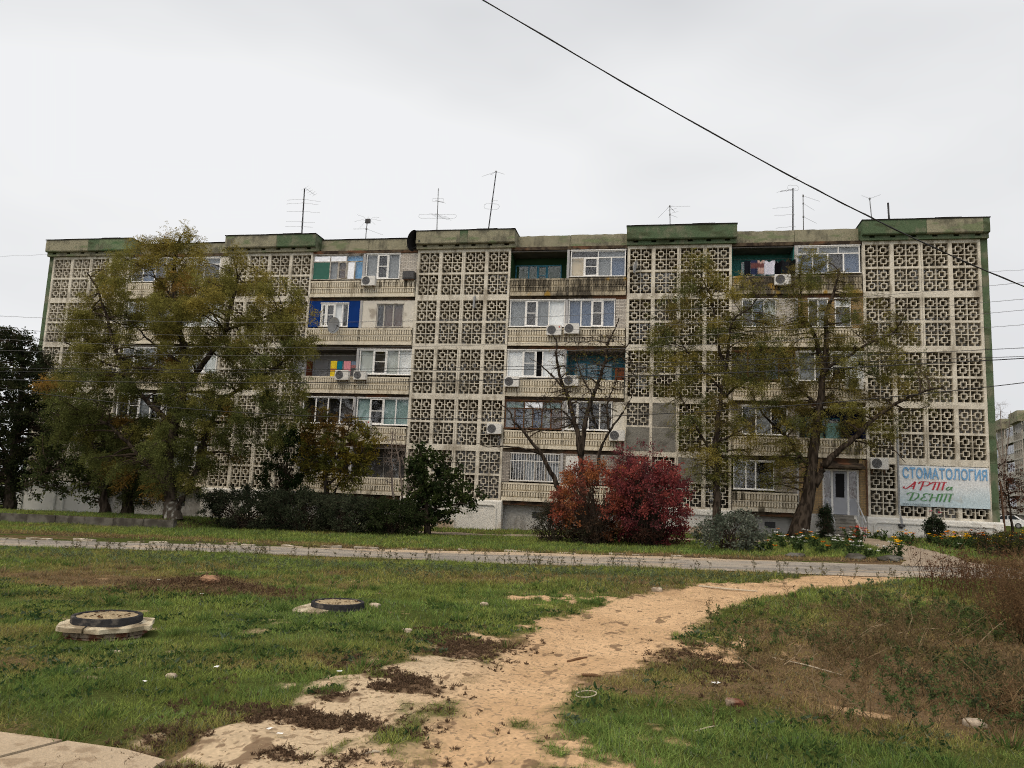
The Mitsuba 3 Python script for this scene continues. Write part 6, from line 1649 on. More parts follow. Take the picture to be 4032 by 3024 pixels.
flower_plant(7.05, 31.0, .75, 'salmon', 401, 'bushy salmon red flowering plant beside the footpath', None)
flower_plant(7.2, 31.1, .65, 'salmon', 402, 'lower salmon red flowering plant close by the footpath edge', None)
shrub('dark_shrub', 'low olive and dark green shrub by the road at the right edge, below the banner', 9.9, 12.2, 28.0, .98, 46, .07, .04, [(.05, .055, .025), (.085, .085, .02), (.035, .04, .022)], 43, .8, per=80)
shrub('dark_shrub', 'dark reddish low shrub behind the olive one at the right edge', 12.2, 15.0, 34.8, .95, 40, .07, .04, [(.06, .04, .03), (.09, .045, .035), (.05, .05, .03)], 44, .9, per=70)
for i, (x, y, sx, h) in enumerate(((5.75, 25.0, .30, .16), (6.6, 24.6, .34, .15), (4.1, 25.6, .3, .12))):
    v = np.array(trimesh.creation.icosphere(3).vertices)
    v *= (1 + .9 * (meshkit.fbm(v * 1.3 + i * 5, 4)[:, None] - .5)) * [1, 1, .9]
    put('boulder', (v * [sx, .35, h] + [x, y, float(height(x, y)) + h * .25], np.array(trimesh.creation.icosphere(3).faces)), 'boulder', smooth=True, label=['grey stone by the flower bed at the roadside, left of a pair', 'grey stone by the flower bed nearest the footpath', 'small grey stone under the silvery bush'][i], cat='stone')
# a young tree with rusty leaves by the corner of the flats, a wire-thin post
YT = (44.0, [[0, .06, .03, [(17.6, .3), (17.5, 2.0), (17.4, 3.2)]], [.2, .03, .01, [(17.4, 2.4), (17.1, 3.6)]]], [[(16.5, 2.0), (17.2, 1.6), (18.3, 1.8), (18.4, 3.4), (17.7, 4.5), (16.8, 4.3), (16.4, 3.2)]])
tree('young_tree', 'small rusty brown leaved young tree past the right corner of the flats', YT, 40, .42, .5, [(.12, .045, .03), (.09, .04, .03), (.14, .06, .035)], 55, 51, style='leaf', leaf=.11, wide=.06, gap=.25)
PO = (128.0, [[0, .16, .04, [(50.3, 0), (50.3, 10), (50.2, 18)]], [1, .12, .03, [(50.3, 8), (49.6, 13), (49.4, 17)]], [-1, .12, .03, [(50.3, 8), (51.0, 13), (51.2, 17)]]], [[(49.2, 12), (49.6, 18.5), (51, 18.5), (51.8, 13)]])
tree('bare_poplar', 'distant bare poplar showing above the far block at the right edge', PO, 22, 1.0, .7, [(.1, .08, .06)], 1, 52, gap=.5, twigs=12, twig_r=.012, bark='twig_pale', flat=1.4)

# ------------------------------------------------------------------ grass, weeds, litter
def in_view(x, y, pad=.4):
    v = np.stack([x, y, 0 * x], -1) - EYE * [1, 1, 0]
    dpt = v @ np.array([math.sin(YAW), math.cos(YAW), 0])
    lat = v @ np.array([math.cos(YAW), -math.sin(YAW), 0])
    return np.abs(lat) < dpt * .70 + pad


def scatter(y0, y1, per_m2, g):
    n = int((y1 - y0) * (2 * y1 * 1.0) * per_m2)
    y = g.uniform(y0, y1, n)
    x = g.uniform(-y1 * 1.0, y1 * .72, n)
    ok = in_view(x, y) & (x > -40)
    x, y = x[ok], y[ok]
    return x, y


def off_hard(x, y):
    road = (y > near_edge(x) - .02) & (y < far_edge(x) + .05)
    foot_ = (y > 22.4) & (y < 39) & (np.abs(x - np.interp(y, fc[:, 1], fc[:, 0])) < np.interp(y, fc[:, 1], fc[:, 2]) - .05)
    walk = (y > 33.7) & (y < 35.3) & (x > -16) & (x < 6.5)
    slab = (x < -2.85) & (y < 4.56)
    m1 = (x + 5.93) ** 2 + (y - 7.77) ** 2 < .55 ** 2
    m2 = (x + 4.5) ** 2 + (y - 10.6) ** 2 < .41 ** 2
    return ~(road | foot_ | walk | slab | m1 | m2)


def grass(name, y0, y1, dens, h, wd, seed, label):
    g = np.random.default_rng(seed)
    x, y = scatter(y0, y1, dens, g)
    s, d = sand_field(NPF, x, y), dry_field(NPF, x, y)
    clump = nfbm(x * 3.1 + 50, y * 3.1, 3)
    p = (1 - s) * np.clip(.35 + 1.4 * (clump - .25), .12, 1) + .025 * (nfbm(x * 3.3, y * 2.8, 4) > .58)
    ok = (g.random(len(x)) < p) & off_hard(x, y)
    x, y, d, clump, s = x[ok], y[ok], d[ok], clump[ok], s[ok]
    n = len(x)
    z = height(x, y)
    hh = h * g.uniform(.45, 1.35, n) * (.25 + 1.5 * clump) * np.where(s > .5, .5, 1) * (1 - .35 * d)
    a = g.uniform(0, 2 * np.pi, n)
    lean = g.normal(0, 1.0, n) * hh
    b = a + g.normal(1.57, .5, n)
    w = wd * g.uniform(.6, 1.3, n)
    P = np.stack([x, y, z - .005], 1)
    sd = np.stack([np.cos(a), np.sin(a), 0 * a], 1) * w[:, None] * .5
    tip = P + np.stack([np.cos(b) * lean, np.sin(b) * lean, hh], 1)
    v = np.stack([P - sd, P + sd, tip], 1).reshape(-1, 3)
    f = np.arange(3 * n).reshape(-1, 3)
    q = np.clip(d + g.normal(0, .16, n), 0, 1)
    hue = nfbm(x * .8 + 20, y * .8, 3)
    lush = np.where((hue > .5)[:, None], [[.205, .265, .065]], [[.155, .23, .06]]) * 1.0
    yel = np.array([.25, .225, .075])
    brn = np.array([.24, .165, .09])
    c = np.where((q < .5)[:, None], lush * (1 - 2 * q[:, None]) + yel * 2 * q[:, None], yel * (2 - 2 * q[:, None]) + brn * (2 * q[:, None] - 1))
    grey = g.random(n) < .06
    c[grey] = [.15, .18, .125]
    c = c * g.uniform(.6, 1.4, (n, 1)) * (.6 + .85 * nfbm(x * 2.3 + 80, y * 2.3, 3))[:, None] * 1.05
    put(name, MB().add(v, f, np.repeat(c, 3, 0)), 'leaf', kind='stuff', label=label, cat='grass')


grass('grass', 3.6, 6.4, 6200, .040, .0068, 61, 'short green and withered grass on the lot nearest the viewer')
grass('grass', 6.4, 10.0, 3600, .046, .009, 62, 'short green and withered grass around the near manhole and along the path')
grass('grass', 10.0, 14.5, 1500, .058, .014, 63, 'short grass around the farther manhole in the middle of the lot')
grass('grass', 14.5, 20.4, 800, .085, .021, 64, 'grass strip on the near side of the road')
grass('grass', 23.9, 34.0, 300, .10, .032, 65, 'green verge between the road and the shrubs')
grass('grass', 34.0, 41.0, 75, .12, .05, 66, 'sparse grass at the foot of the flats')


def rosettes():
    """Broad leaved weeds close to the ground."""
    g = np.random.default_rng(71)
    x, y = scatter(3.6, 12, 30, g)
    s, d = sand_field(NPF, x, y), dry_field(NPF, x, y)
    ok = (s < .3) & (d < .62) & off_hard(x, y) & (nfbm(x * 1.3 + 7, y * 1.3, 3) > .46)
    x, y = x[ok], y[ok]
    m = 9
    n = len(x) * m
    X, Y = np.repeat(x, m) + g.normal(0, .05, n), np.repeat(y, m) + g.normal(0, .05, n)
    a = g.uniform(0, 6.28, n)
    D = unit(np.stack([np.cos(a), np.sin(a), g.uniform(.15, .9, n)], 1))
    c = np.repeat(np.array([(.04, .075, .028), (.06, .10, .03), (.10, .135, .085)])[g.choice(3, len(x), p=[.45, .4, .15])], m, 0) * g.uniform(.7, 1.3, (n, 1))
    v, f, cc = leaves(np.stack([X, Y, height(X, Y) + .005], 1), D, g.uniform(.03, .085, n), g.uniform(.015, .032, n), g, c)
    put('ground_weeds', MB().add(v, f, cc), 'leaf', kind='stuff', label='low broad leaved weeds spread through the near grass', cat='weeds')


rosettes()


def stalks(name, label, x, y, h, seed, col, nseg=4, branches=5, spread=.5, r=.0022, seeds=0, seed_col=(.12, .08, .05), cat='weeds', lean=.35):
    """Dry weed stalks with side branches, one mesh."""
    g = np.random.default_rng(seed)
    n = len(x)
    z = height(x, y) - .01
    P0 = np.stack([x, y, z], 1)
    H = h * g.uniform(.45, 1.25, n)
    dirn = np.stack([g.normal(0, lean, n), g.normal(0, lean, n), np.ones(n)], 1)
    top = P0 + unit(dirn) * H[:, None]
    t = np.linspace(0, 1, nseg)
    bend = g.normal(0, .12, (n, 1, 3)) * H[:, None, None]
    main = P0[:, None] * (1 - t)[None, :, None] + top[:, None] * t[None, :, None] + bend * (np.sin(np.pi * t))[None, :, None]
    R = r * (1.25 - t)[None, :] * g.uniform(.7, 1.4, (n, 1)) * (1 + y[:, None] / 14)
    v1, f1 = tubes(main, R, 3)
    k = n * branches
    ib = np.repeat(np.arange(n), branches)
    tb = g.uniform(.2, .95, k)
    s = P0[ib] * (1 - tb[:, None]) + top[ib] * tb[:, None] + (bend[ib, 0] * np.sin(np.pi * tb)[:, None])
    e = s + unit(np.stack([g.normal(0, 1, k), g.normal(0, 1, k), g.uniform(.2, 1.6, k)], 1)) * (H[ib] * spread * g.uniform(.3, 1, k) * (1 - .5 * tb))[:, None]
    mid = (s + e) / 2 + g.normal(0, .02, (k, 3))
    v2, f2 = tubes(np.stack([s, mid, e], 1), (r * np.array([.7, .5, .35]))[None] * (1 + y[ib] / 14)[:, None], 3)
    c1 = np.repeat(np.asarray(col)[g.integers(0, len(col), n)] * g.uniform(.7, 1.3, (n, 1)), nseg * 3, 0)
    c2 = np.repeat(np.asarray(col)[g.integers(0, len(col), k)] * g.uniform(.7, 1.3, (k, 1)), 9, 0)
    mb = MB().add(v1, f1, c1).add(v2, f2, c2)
    if seeds:
        q = np.repeat(np.arange(k), seeds)
        tt_ = g.uniform(.3, 1.05, len(q))[:, None]
        b = s[q] * (1 - tt_) + e[q] * tt_
        v, f, c = leaves(b, unit(g.normal(size=b.shape)), (.018 + .0012 * y[ib][q]) * g.uniform(.6, 1.4, len(q)), .009 + .0009 * y[ib][q], g, np.asarray(seed_col) * g.uniform(.6, 1.4, (len(q), 1)))
        mb.add(v, f, c)
    put(name, mb, 'leaf', kind='stuff', label=label, cat=cat)


g = np.random.default_rng(81)
x, y = scatter(6.2, 13.5, 60, g)
wz = blob(NPF, x, y, 2.3, 8.6, 1.5, 1.7) + blob(NPF, x, y, 3.4, 11.0, 1.4, 2.0) + .8 * blob(NPF, x, y, 3.4, 7.3, 1.0, .9) + .35 * blob(NPF, x, y, 1.0, 10.3, .6, 1.4)
ok = (g.random(len(x)) < wz * np.clip(4.2 * (nfbm(x * 1.4, y * 1.4 + 3, 3) - .36), 0, 1)) & (x > .35)
x, y = x[ok], y[ok]
stalks('dry_weeds', 'brown dead weed stalks tangled over the right foreground', x, y, .40, 82, [(.21, .145, .08), (.16, .105, .06), (.28, .21, .125), (.13, .12, .055)], branches=6, spread=.6, r=.0020, seeds=2, seed_col=(.15, .11, .055), lean=.6)
ok = g.random(len(x)) < .05
stalks('straw_stems', 'few long pale straw stems lying across the brown weeds at right', x[ok], y[ok], .75, 83, [(.36, .28, .18), (.30, .22, .13)], branches=2, spread=.3, r=.0034, lean=1.6)
x, y = scatter(6.3, 9.5, 55, g)
ok = g.random(len(x)) < (blob(NPF, x, y, 3.5, 7.6, .8, 1.0) * 1.2 + .7 * blob(NPF, x, y, 3.6, 9.6, .7, .8))
stalks('green_weeds', 'dark green leafy weeds low at the right edge', x[ok], y[ok], .26, 84, [(.05, .06, .03), (.06, .05, .03)], branches=5, spread=.6, r=.002, seeds=6, seed_col=(.05, .07, .035), lean=.5)
n = 620
a, rr = g.uniform(0, 6.28, n), np.sqrt(g.random(n))
stalks('weed_thicket', 'tall reddish brown dead weed thicket at the right edge', 5.15 + .8 * rr * np.cos(a), 11.0 + 1.6 * rr * np.sin(a), 1.0, 85, [(.20, .125, .07), (.16, .10, .055), (.22, .15, .085)], branches=8, spread=.45, r=.0021, seeds=3, seed_col=(.16, .10, .05), lean=.22, cat='dry bush')
n = 420
a, rr = g.uniform(0, 6.28, n), np.sqrt(g.random(n))
stalks('weed_thicket', 'lower brown dead weeds along the right edge before the road', 6.4 + 1.6 * rr * np.cos(a), 15.6 + 2.6 * rr * np.sin(a), .8, 86, [(.15, .08, .05), (.12, .075, .045), (.17, .12, .07)], branches=6, spread=.45, r=.0021, seeds=2, seed_col=(.12, .06, .035), lean=.25, cat='dry bush')
n = 130
x = np.concatenate([g.uniform(-18, 6, n), g.normal(-13, 1.6, 60), g.normal(-2.4, 1.0, 26)])
y = near_edge(x) - g.uniform(.05, .9, len(x))
stalks('roadside_weeds', 'thin seeded weeds standing along the near edge of the road', x, y, .36, 87, [(.14, .12, .07), (.14, .15, .07), (.17, .12, .08)], branches=5, spread=.5, r=.0019, seeds=3, seed_col=(.15, .135, .08), lean=.2)
x = g.uniform(-18, 5, 1300)
y = 18.7 - np.abs(g.normal(0, 1.5, 1300)) + .02 * x
ok = off_hard(x, y) & (sand_field(NPF, x, y) < .3)
stalks('meadow_weeds', 'grey green weeds scattered in the grass before the road', x[ok], y[ok], .15, 88, [(.14, .165, .08), (.18, .16, .09)], branches=4, spread=.6, r=.0018, seeds=3, seed_col=(.15, .19, .10), lean=.4)
x, y = scatter(6.5, 15, 30, g)
ok = (g.random(len(x)) < (blob(NPF, x, y, 2.6, 9.5, 2.0, 3.0) + blob(NPF, x, y, 4.2, 12.5, 1.4, 2.0)) * np.clip(4 * (nfbm(x * .9 + 12, y * .9, 3) - .42), 0, 1)) & (x > .6) & (sand_field(NPF, x, y) < .4)
x, y = x[ok], y[ok]
stalks('leafy_weeds', 'green leafy weeds mixed among the dead stalks at right', x, y, .24, 94, [(.10, .11, .045), (.13, .12, .06)], branches=6, spread=.7, r=.0019, seeds=7, seed_col=(.095, .135, .05), lean=.5)
# dead plant litter on the sand left of the path
x, y = scatter(3.9, 10.5, 900, g)
wz = 1.4 * blob(NPF, x, y, -2.5, 5.2, .7, 1.0) + .8 * blob(NPF, x, y, -2.4, 6.9, .5, .8) + .8 * blob(NPF, x, y, -2.2, 8.8, .55, .8) + .5 * blob(NPF, x, y, .5, 8.6, .4, 1.0)
ok = (g.random(len(x)) < wz * np.clip(6 * (nfbm(x * 1.9 + 3, y * 2.6, 4) - .43), 0, 1))
stalks('dead_litter', 'dark dead plant litter in patches on the sand left of the path', x[ok], y[ok], .034, 89, [(.15, .10, .065), (.11, .075, .052), (.20, .135, .085)], branches=9, spread=1.2, r=.0021, seeds=1, seed_col=(.13, .085, .055), lean=2.2, cat='litter')
n = 240
a, rr = g.uniform(0, 6.28, n), np.sqrt(g.random(n))
stalks('straw_heap', 'pale straw heap at the right edge of the foreground', 3.05 + .36 * rr * np.cos(a), 7.45 + .3 * rr * np.sin(a), .34, 90, [(.30, .20, .11), (.24, .15, .08), (.36, .25, .14)], branches=4, spread=.8, r=.0024, lean=1.6, cat='straw')
g = np.random.default_rng(91)
GP = []
n = 900
x, y = g.normal(-7.3, .8, n), g.normal(11.85, .42, n)
stalks('withered_patch', 'withered brown plants over the earth mound in the left lawn', x, y, .12, 92, [(.24, .16, .10), (.19, .125, .08), (.26, .2, .12)], branches=4, spread=.8, r=.0022, seeds=1, seed_col=(.1, .06, .04), lean=.9)
v = np.array(trimesh.creation.icosphere(4).vertices)
fcs = np.array(trimesh.creation.icosphere(4).faces)
v *= 1 + .5 * (meshkit.fbm(v * 2.2 + 3, 4)[:, None] - .5)
put('soil_heap', (v * [.17, .15, .07] + [-7.18, 11.75, float(height(-7.18, 11.75)) + .03], fcs), 'soil_heap', smooth=True, label='small reddish soil heap on the mound in the left lawn', cat='soil heap')
mat('soil_heap', weathered((.36, .21, .13), (.20, .12, .075), .42, .6, .25, 9, .1))

mat('paper', rgb=(.82, .82, .80))
mat('pebble', weathered((.50, .42, .33), (.30, .24, .18), .45, .65, .15, 12, .1))
mat('wood_bit', vary((.16, .095, .055), .3, 20))
mat('pale_stick', vary((.50, .43, .33), .15, 20))


def scrap(x, y, s, seed, label, cat='paper scrap'):
    g = np.random.default_rng(seed)
    n = 5
    X, Y = np.meshgrid(np.linspace(-1, 1, n), np.linspace(-.6, .6, n))
    Z = .35 * (meshkit.fbm(np.stack([X * 1.3 + seed, Y * 1.3, 0 * X], -1), 3)) + .1
    a = g.uniform(0, 3.1)
    v = np.stack([(X * math.cos(a) - Y * math.sin(a)) * s, (X * math.sin(a) + Y * math.cos(a)) * s, Z * s], -1).reshape(-1, 3) + [x, y, float(height(x, y)) + .025]
    i, j = np.meshgrid(np.arange(n - 1), np.arange(n - 1), indexing='ij')
    q = (i * n + j).ravel()
    put('paper_scrap', (v, np.stack([q, q + 1, q + 1 + n, q + n], 1)), 'paper', label=label, cat=cat)


for i, (x, y, s, lab) in enumerate([(-3.86, 6.55, .045, 'white paper scrap in the grass below the near manhole'), (-2.78, 6.75, .035, 'small white scrap in the grass at the left edge of the sandy patches'), (.51, 7.51, .06, 'crumpled white paper in the brown weeds right of the path'),
                                    (-2.52, 5.0, .03, 'tiny white scrap near the paving corner, left of two'), (-2.42, 4.95, .03, 'tiny white scrap near the paving corner, right of two'), (-4.1, 5.9, .03, 'tiny pale scrap in the left foreground grass'), (-9.1, 13.2, .05, 'white scrap in the far left lawn'), (-6.9, 11.1, .04, 'white scrap beside the earth mound')]):
    scrap(x, y, s * .72, 500 + i, lab)


def pebble(x, y, s, seed, label, m='pebble', flat=.6, name='stone', cat='stone'):
    v = np.array(trimesh.creation.icosphere(2).vertices)
    v = np.sign(v) * np.abs(v) ** .7
    v *= 1 + .6 * (meshkit.fbm(v * 1.4 + seed * 3.7, 3)[:, None] - .5)
    put(name, (v * [s, s * .7, s * flat] + [x, y, float(height(x, y)) + s * flat * .3], np.array(trimesh.creation.icosphere(2).faces)), m, smooth=25, label=label, cat=cat)


pebble(.62, 6.95, .075, 2, 'brown broken brick at the edge of the bright green grass', 'old_brick', .55, 'broken_brick', 'brick')
pebble(2.42, 6.9, .085, 3, 'pale grey broken stone among the weeds at the right edge')
pebble(-4.1, 6.25, .05, 4, 'flat pale stone in the grass below the near manhole')
pebble(-3.0, 9.3, .06, 5, 'pale stone on the grass between the far manhole and the path')
pebble(-4.02, 10.9, .08, 6, 'pale broken lump right of the farther manhole')
pebble(-.05, 14.9, .10, 7, 'pale lump at the left edge of the path near the road')
pebble(-2.7, 12.2, .07, 8, 'pale stone left of the path beyond the farther manhole')
pebble(-5.2, 7.0, .035, 9, 'small pinkish stone right of the near manhole')


def stick(x, y, ln, ang, r, label, m='wood_bit', name='stick'):
    d = np.array([math.cos(ang), math.sin(ang)]) * ln / 2
    p = [[x - d[0], y - d[1], float(height(x - d[0], y - d[1])) + r], [x + .02, y, float(height(x, y)) + r * 1.6], [x + d[0], y + d[1], float(height(x + d[0], y + d[1])) + r]]
    put(name, MB().tube(p, [r, r * 1.1, r * .7], 6), m, smooth=40, label=label, cat='stick')


stick(-.85, 8.55, .26, .75, .012, 'brown stick lying on the sand path, farther one')
stick(-.62, 7.65, .20, -.25, .014, 'dark curled stick at the right side of the sand path')
stick(-4.9, 6.2, .3, .8, .006, 'pale twig in the left foreground grass', 'pale_stick')
stick(1.3, 15.9, 1.1, .05, .02, 'pale lath lying in the grass by the far bend of the path', 'pale_stick', 'lath')
stick(-1.75, 4.85, .12, .9, .008, 'flat pale splinter on the near sand', 'pale_stick')
stick(.35, 6.15, .3, .9, .005, 'pale forked twig on the bright green grass', 'pale_stick')
stick(1.5, 8.8, .9, -.9, .007, 'pale bare branch lying in the weeds right of the path', 'pale_stick', 'branch')
# clods and small stones on the sand, tussocks of longer grass
gg = np.random.default_rng(95)
x, y = scatter(3.9, 13, 60, gg)
ok = (sand_field(NPF, x, y) > .6) & off_hard(x, y)
x, y = x[ok], y[ok]
base = trimesh.creation.icosphere(0)
bv, bf = np.array(base.vertices), np.array(base.faces)
n = len(x)
sz = .004 + .013 * gg.random(n) ** 4
v = bv[None] * gg.uniform(.6, 1.3, (n, 12, 1)) * sz[:, None, None] * [1, 1, .6] + np.stack([x, y, height(x, y) + sz * .3], 1)[:, None]
put('clods', (v.reshape(-1, 3), (bf[None] + (np.arange(n) * 12)[:, None, None]).reshape(-1, 3)), 'clod', kind='stuff', label='small clods and stones strewn on the sand path', cat='stones')
mat('clod', weathered((.42, .31, .20), (.20, .14, .09), .4, .6, .3, 9, .1))
x, y = scatter(3.8, 17, 5, gg)
ok = (sand_field(NPF, x, y) < .25) & off_hard(x, y) & (gg.random(len(x)) < .35)
x, y = x[ok], y[ok]
d = dry_field(NPF, x, y)
m = 46
X, Y = np.repeat(x, m) + gg.normal(0, .035, len(x) * m), np.repeat(y, m) + gg.normal(0, .035, len(x) * m)
n = len(X)
hh = np.repeat(gg.uniform(.05, .14, len(x)), m) * gg.uniform(.5, 1.2, n)
a = gg.uniform(0, 6.28, n)
w_ = (.0032 + .0006 * Y)
P = np.stack([X, Y, height(X, Y) - .004], 1)
sd = np.stack([np.cos(a), np.sin(a), 0 * a], 1) * w_[:, None]
out_ = np.stack([X - np.repeat(x, m), Y - np.repeat(y, m), 0 * X], 1) * 1.4
tip = P + out_ + np.stack([gg.normal(0, .3, n) * hh, gg.normal(0, .3, n) * hh, hh], 1)
col = np.where((np.repeat(d, m) + gg.normal(0, .2, n) > .55)[:, None], [[.27, .20, .11]], [[.12, .185, .05]]) * gg.uniform(.6, 1.35, (n, 1))
put('grass_tussocks', MB().add(np.stack([P - sd, P + sd, tip], 1).reshape(-1, 3), np.arange(3 * n).reshape(-1, 3), np.repeat(col, 3, 0)), 'leaf', kind='stuff', label='tussocks of longer green and straw coloured grass over the lot', cat='grass')
a = np.linspace(0, 2 * np.pi, 29)
put('hoop', MB().tube(np.stack([-.585 + .085 * np.cos(a), 6.72 + .085 * np.sin(a), float(height(-.58, 6.7)) + .03 + .012 * np.sin(a + 1)], 1), .0055, 6, cap=False), 'pale_stick', smooth=True, label='white plastic hoop lying at the right edge of the sand path', cat='hoop')

# ------------------------------------------------------------------ cars
scene['m_car_white'] = {'type': 'twosided', 'bsdf': {'type': 'principled', 'base_color': {'type': 'rgb', 'value': [.72, .73, .74]}, 'roughness': .3, 'specular': .5, 'clearcoat': .6, 'clearcoat_gloss': .9}}
scene['m_car_dark'] = {'type': 'twosided', 'bsdf': {'type': 'principled', 'base_color': {'type': 'rgb', 'value': [.03, .03, .035]}, 'roughness': .3, 'specular': .5, 'clearcoat': .6, 'clearcoat_gloss': .9}}
mat('car_glass', rgb=(.02, .025, .03), rough=.08)
mat('tyre', rgb=(.02, .02, .02), rough=.8)
mat('rim', rgb=(.4, .4, .42), rough=.35, metallic=.7)
mat('tail_red', rgb=(.55, .01, .02), rough=.2)
mat('lamp_clear', rgb=(.7, .7, .7), rough=.15)
mat('plate', rgb=(.75, .75, .72), rough=.4)


def car(x, y, z, yaw, paint, label):
    """A saloon, its nose towards -x before turning."""
    k = thing('parked_car', label, 'car')
    c, s_ = math.cos(yaw), math.sin(yaw)
    M = np.eye(4)
    M[:2, :2] = [[c, -s_], [s_, c]]
    M[:3, 3] = [x, y, z]
    prof = [(-2.1, .25), (-2.18, .45), (-2.12, .66), (-1.95, .76), (-1.05, .90), (-.55, .94), (1.45, .98), (2.0, .97), (2.12, .88), (2.14, .55), (2.08, .28), (1.75, .22), (-1.8, .22)]
    cab = [(-1.0, .89), (-.35, 1.34), (-.1, 1.42), (.75, 1.43), (1.0, 1.38), (1.55, .97)]

    def loft(pr, hw, curve_, inset):
        mb, rows = MB(), []
        ys = np.array([-1, -.94, -.8, 0, .8, .94, 1]) * hw
        P = np.array(pr)
        cen = P.mean(0)
        for q in ys:
            t = abs(q) / hw
            f_ = 1 - curve_ * max(0, (t - .75) / .25) ** 2
            pp = cen + (P - cen) * f_
            w_ = np.array([q * (1 - inset * max(0, (zz - P[:, 1].min())) / (np.ptp(P[:, 1]) + 1e-9)) for zz in P[:, 1]])
            rows.append(np.stack([pp[:, 0], w_, pp[:, 1]], 1))
        n = len(P)
        v = np.concatenate(rows)
        f_ = [[i * n + j, i * n + (j + 1) % n, (i + 1) * n + (j + 1) % n, (i + 1) * n + j] for i in range(len(ys) - 1) for j in range(n)]
        mb.add(v, f_)
        for i, order in ((0, 1), (len(ys) - 1, -1)):
            m = trimesh.creation.triangulate_polygon(sg.Polygon([(a_, b_) for a_, b_ in rows[i][:, [0, 2]]]), engine='earcut')
            vv = np.asarray(m[0])
            mb.add(np.stack([vv[:, 0], np.full(len(vv), rows[i][:, 1].mean()), vv[:, 1]], 1), np.asarray(m[1]))
        return mb.moved(M)
    put('body', loft(prof, .84, .05, .03), paint, k, smooth=35)
    put('cabin', loft(cab, .76, .03, .16), 'car_glass', k, smooth=35)
    put('roof', loft([(-.28, 1.385), (-.05, 1.45), (.75, 1.46), (1.02, 1.40), (.75, 1.40), (-.05, 1.39)], .66, .02, .02), paint, k, smooth=35)
    pl = MB()
    for sd in (-1, 1):
        for (xa, za), (xb, zb) in (((-1.0, .92), (-.2, 1.4)), ((.35, .95), (.33, 1.42)), ((1.55, .97), (.95, 1.42))):
            pl.tube([[xa, sd * .775, za], [xb, sd * .66, zb]], .035, 4)
    put('pillar', pl.moved(M), paint, k)
    for wx in (-1.35, 1.3):
        for sd in (-1, 1):
            a_ = np.linspace(0, 2 * np.pi, 21)
            put('wheel', MB().tube([[wx, sd * .66, .31], [wx, sd * .86, .31]], .31, 20).moved(M), 'tyre', k, smooth=40)
            put('rim', MB().tube([[wx, sd * .8, .31], [wx, sd * .872, .31]], .19, 14).moved(M), 'rim', k, smooth=40)
    for sd in (-1, 1):
        put('tail_light', MB().box(1.98, 2.15, sd * .62 - .17, sd * .62 + .17, .70, .90).moved(M), 'tail_red', k)
        put('headlight', MB().box(-2.17, -2.0, sd * .58 - .2, sd * .58 + .2, .56, .70).moved(M), 'lamp_clear', k)
        put('mirror', MB().box(-.75, -.6, sd * .88 - .1, sd * .88 + .1, .92, 1.05).moved(M), paint, k)
    put('number_plate', MB().box(2.13, 2.16, -.26, .26, .6, .72).moved(M), 'plate', k)
    put('bumper', MB().box(2.05, 2.18, -.78, .78, .3, .48).moved(M), 'car_dark' if paint == 'car_dark' else paint, k)


car(38.4, 98.0, float(height(38.4, 98)), -.45, 'car_white', 'white saloon with red tail lights beyond the right end of the flats')
car(-43.6, 44.5, float(height(-43.6, 44.5)), .6, 'car_white', 'white car cut by the left edge of the picture under the elm')
car(-41.6, 49.5, float(height(-41.6, 49.5)), 2.6, 'car_dark', 'dark car beside the left corner of the flats')

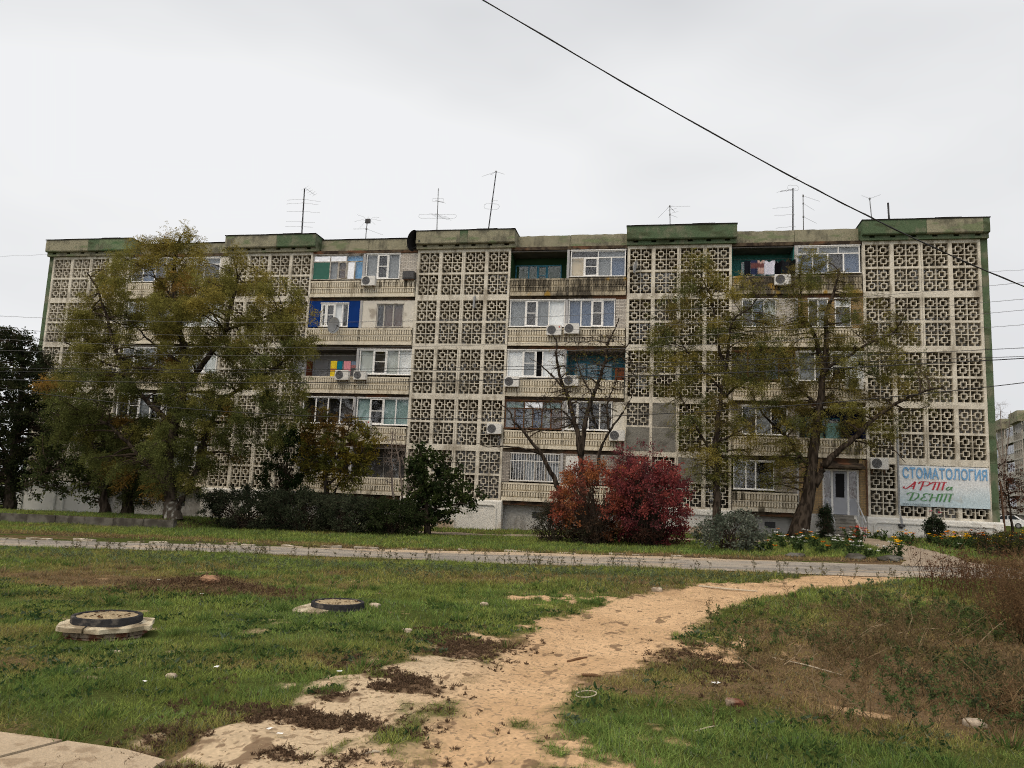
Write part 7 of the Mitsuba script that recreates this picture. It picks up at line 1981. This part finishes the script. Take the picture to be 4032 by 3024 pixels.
# ------------------------------------------------------------------ the far block at the right edge
FB = thing('far_apartment_building', 'distant grey five-storey block with lattice bay and loggias at the right edge', 'apartment building')
fo = np.array([51.7, 125.4])
fd = unit(np.array([.194, .981]))                         # runs away from the viewer
fn_ = np.array([-fd[1], fd[0]])                           # outward, to the left of that run
MF = np.eye(4)
MF[:2, 0], MF[:2, 1] = fd, -fn_
MF[:3, 3] = [fo[0], fo[1], .3]
mat('far_wall', weathered((.36, .33, .29), (.26, .235, .21), .45, .65, .1, .5, .3))
mat('far_dark', weathered((.11, .095, .085), (.07, .06, .055), .45, .65, .1, .6, .3))
mat('far_trim', vary((.50, .47, .42), .1, 2))
put('wall', MB().box(-13, 30, .9, 13, -1, 16.2).moved(MF), 'far_wall', FB)
for bx, bw, kind in ((-6.4, 6.4, 'loggia'), (0, 5.6, 'lattice'), (5.6, 6.4, 'loggia'), (12.0, 5.6, 'lattice'), (17.6, 6.4, 'loggia'), (24, 5.6, 'lattice')):
    if kind == 'lattice':
        put('bay', MB().box(bx, bx + bw, .35, .9, 1.2, 15).moved(MF), 'far_dark', FB)
        put('cornice', MB().box(bx - .2, bx + bw + .2, -.3, .9, 15.0, 16.6).moved(MF), 'cornice_grey', FB)
        for s in range(5):
            lt = MB()
            z_ = 1.4 + 2.75 * s
            for q in range(5):
                xx = bx + .1 + q * (bw - .2) / 4
                lt.box(xx - .09, xx + .09, .2, .36, z_, z_ + 2.75)
            for q in range(2):
                lt.box(bx, bx + bw, .21, .355, z_ + 1.35 * q - .1, z_ + 1.35 * q + .1)
            for q in range(8):
                xx = bx + .45 + q * (bw - .2) / 8
                lt.box(xx - .025, xx + .025, .24, .34, z_, z_ + 2.7)
            put('lattice_storey', lt.moved(MF), 'far_trim', FB)
    else:
        for s in range(5):
            z_ = 1.4 + 2.75 * s
            put('balcony_panel', MB().box(bx, bx + bw, .3, .42, z_, z_ + 1.0).moved(MF), 'far_trim', FB)
            wf = put('window', MB().box(bx + .05, bx + bw - .05, .42, .5, z_ + 1.0, z_ + 2.5).moved(MF), 'white_frame' if s in (2, 4) else 'far_dark', FB)
            for q in range(4):
                xx = bx + .15 + q * (bw - .2) / 4
                put('pane', MB().box(xx, xx + (bw - .2) / 4 - .14, .38, .41, z_ + 1.1, z_ + 2.4).moved(MF), 'car_glass', wf)
        put('parapet', MB().box(bx, bx + bw, .5, .9, 15.0, 16.2).moved(MF), 'cornice_grey', FB)
dish(51.0, 124.4, 14.2, .7, .5, 'pale satellite dish on the far block at the right edge')
k = thing('steel_post', 'thin rusty post in the grass past the right corner of the flats', 'post')
put('shaft', MB().tube([[16.35, 41.7, .2], [16.2, 41.7, 3.2]], .05, 7), 'rust', k)
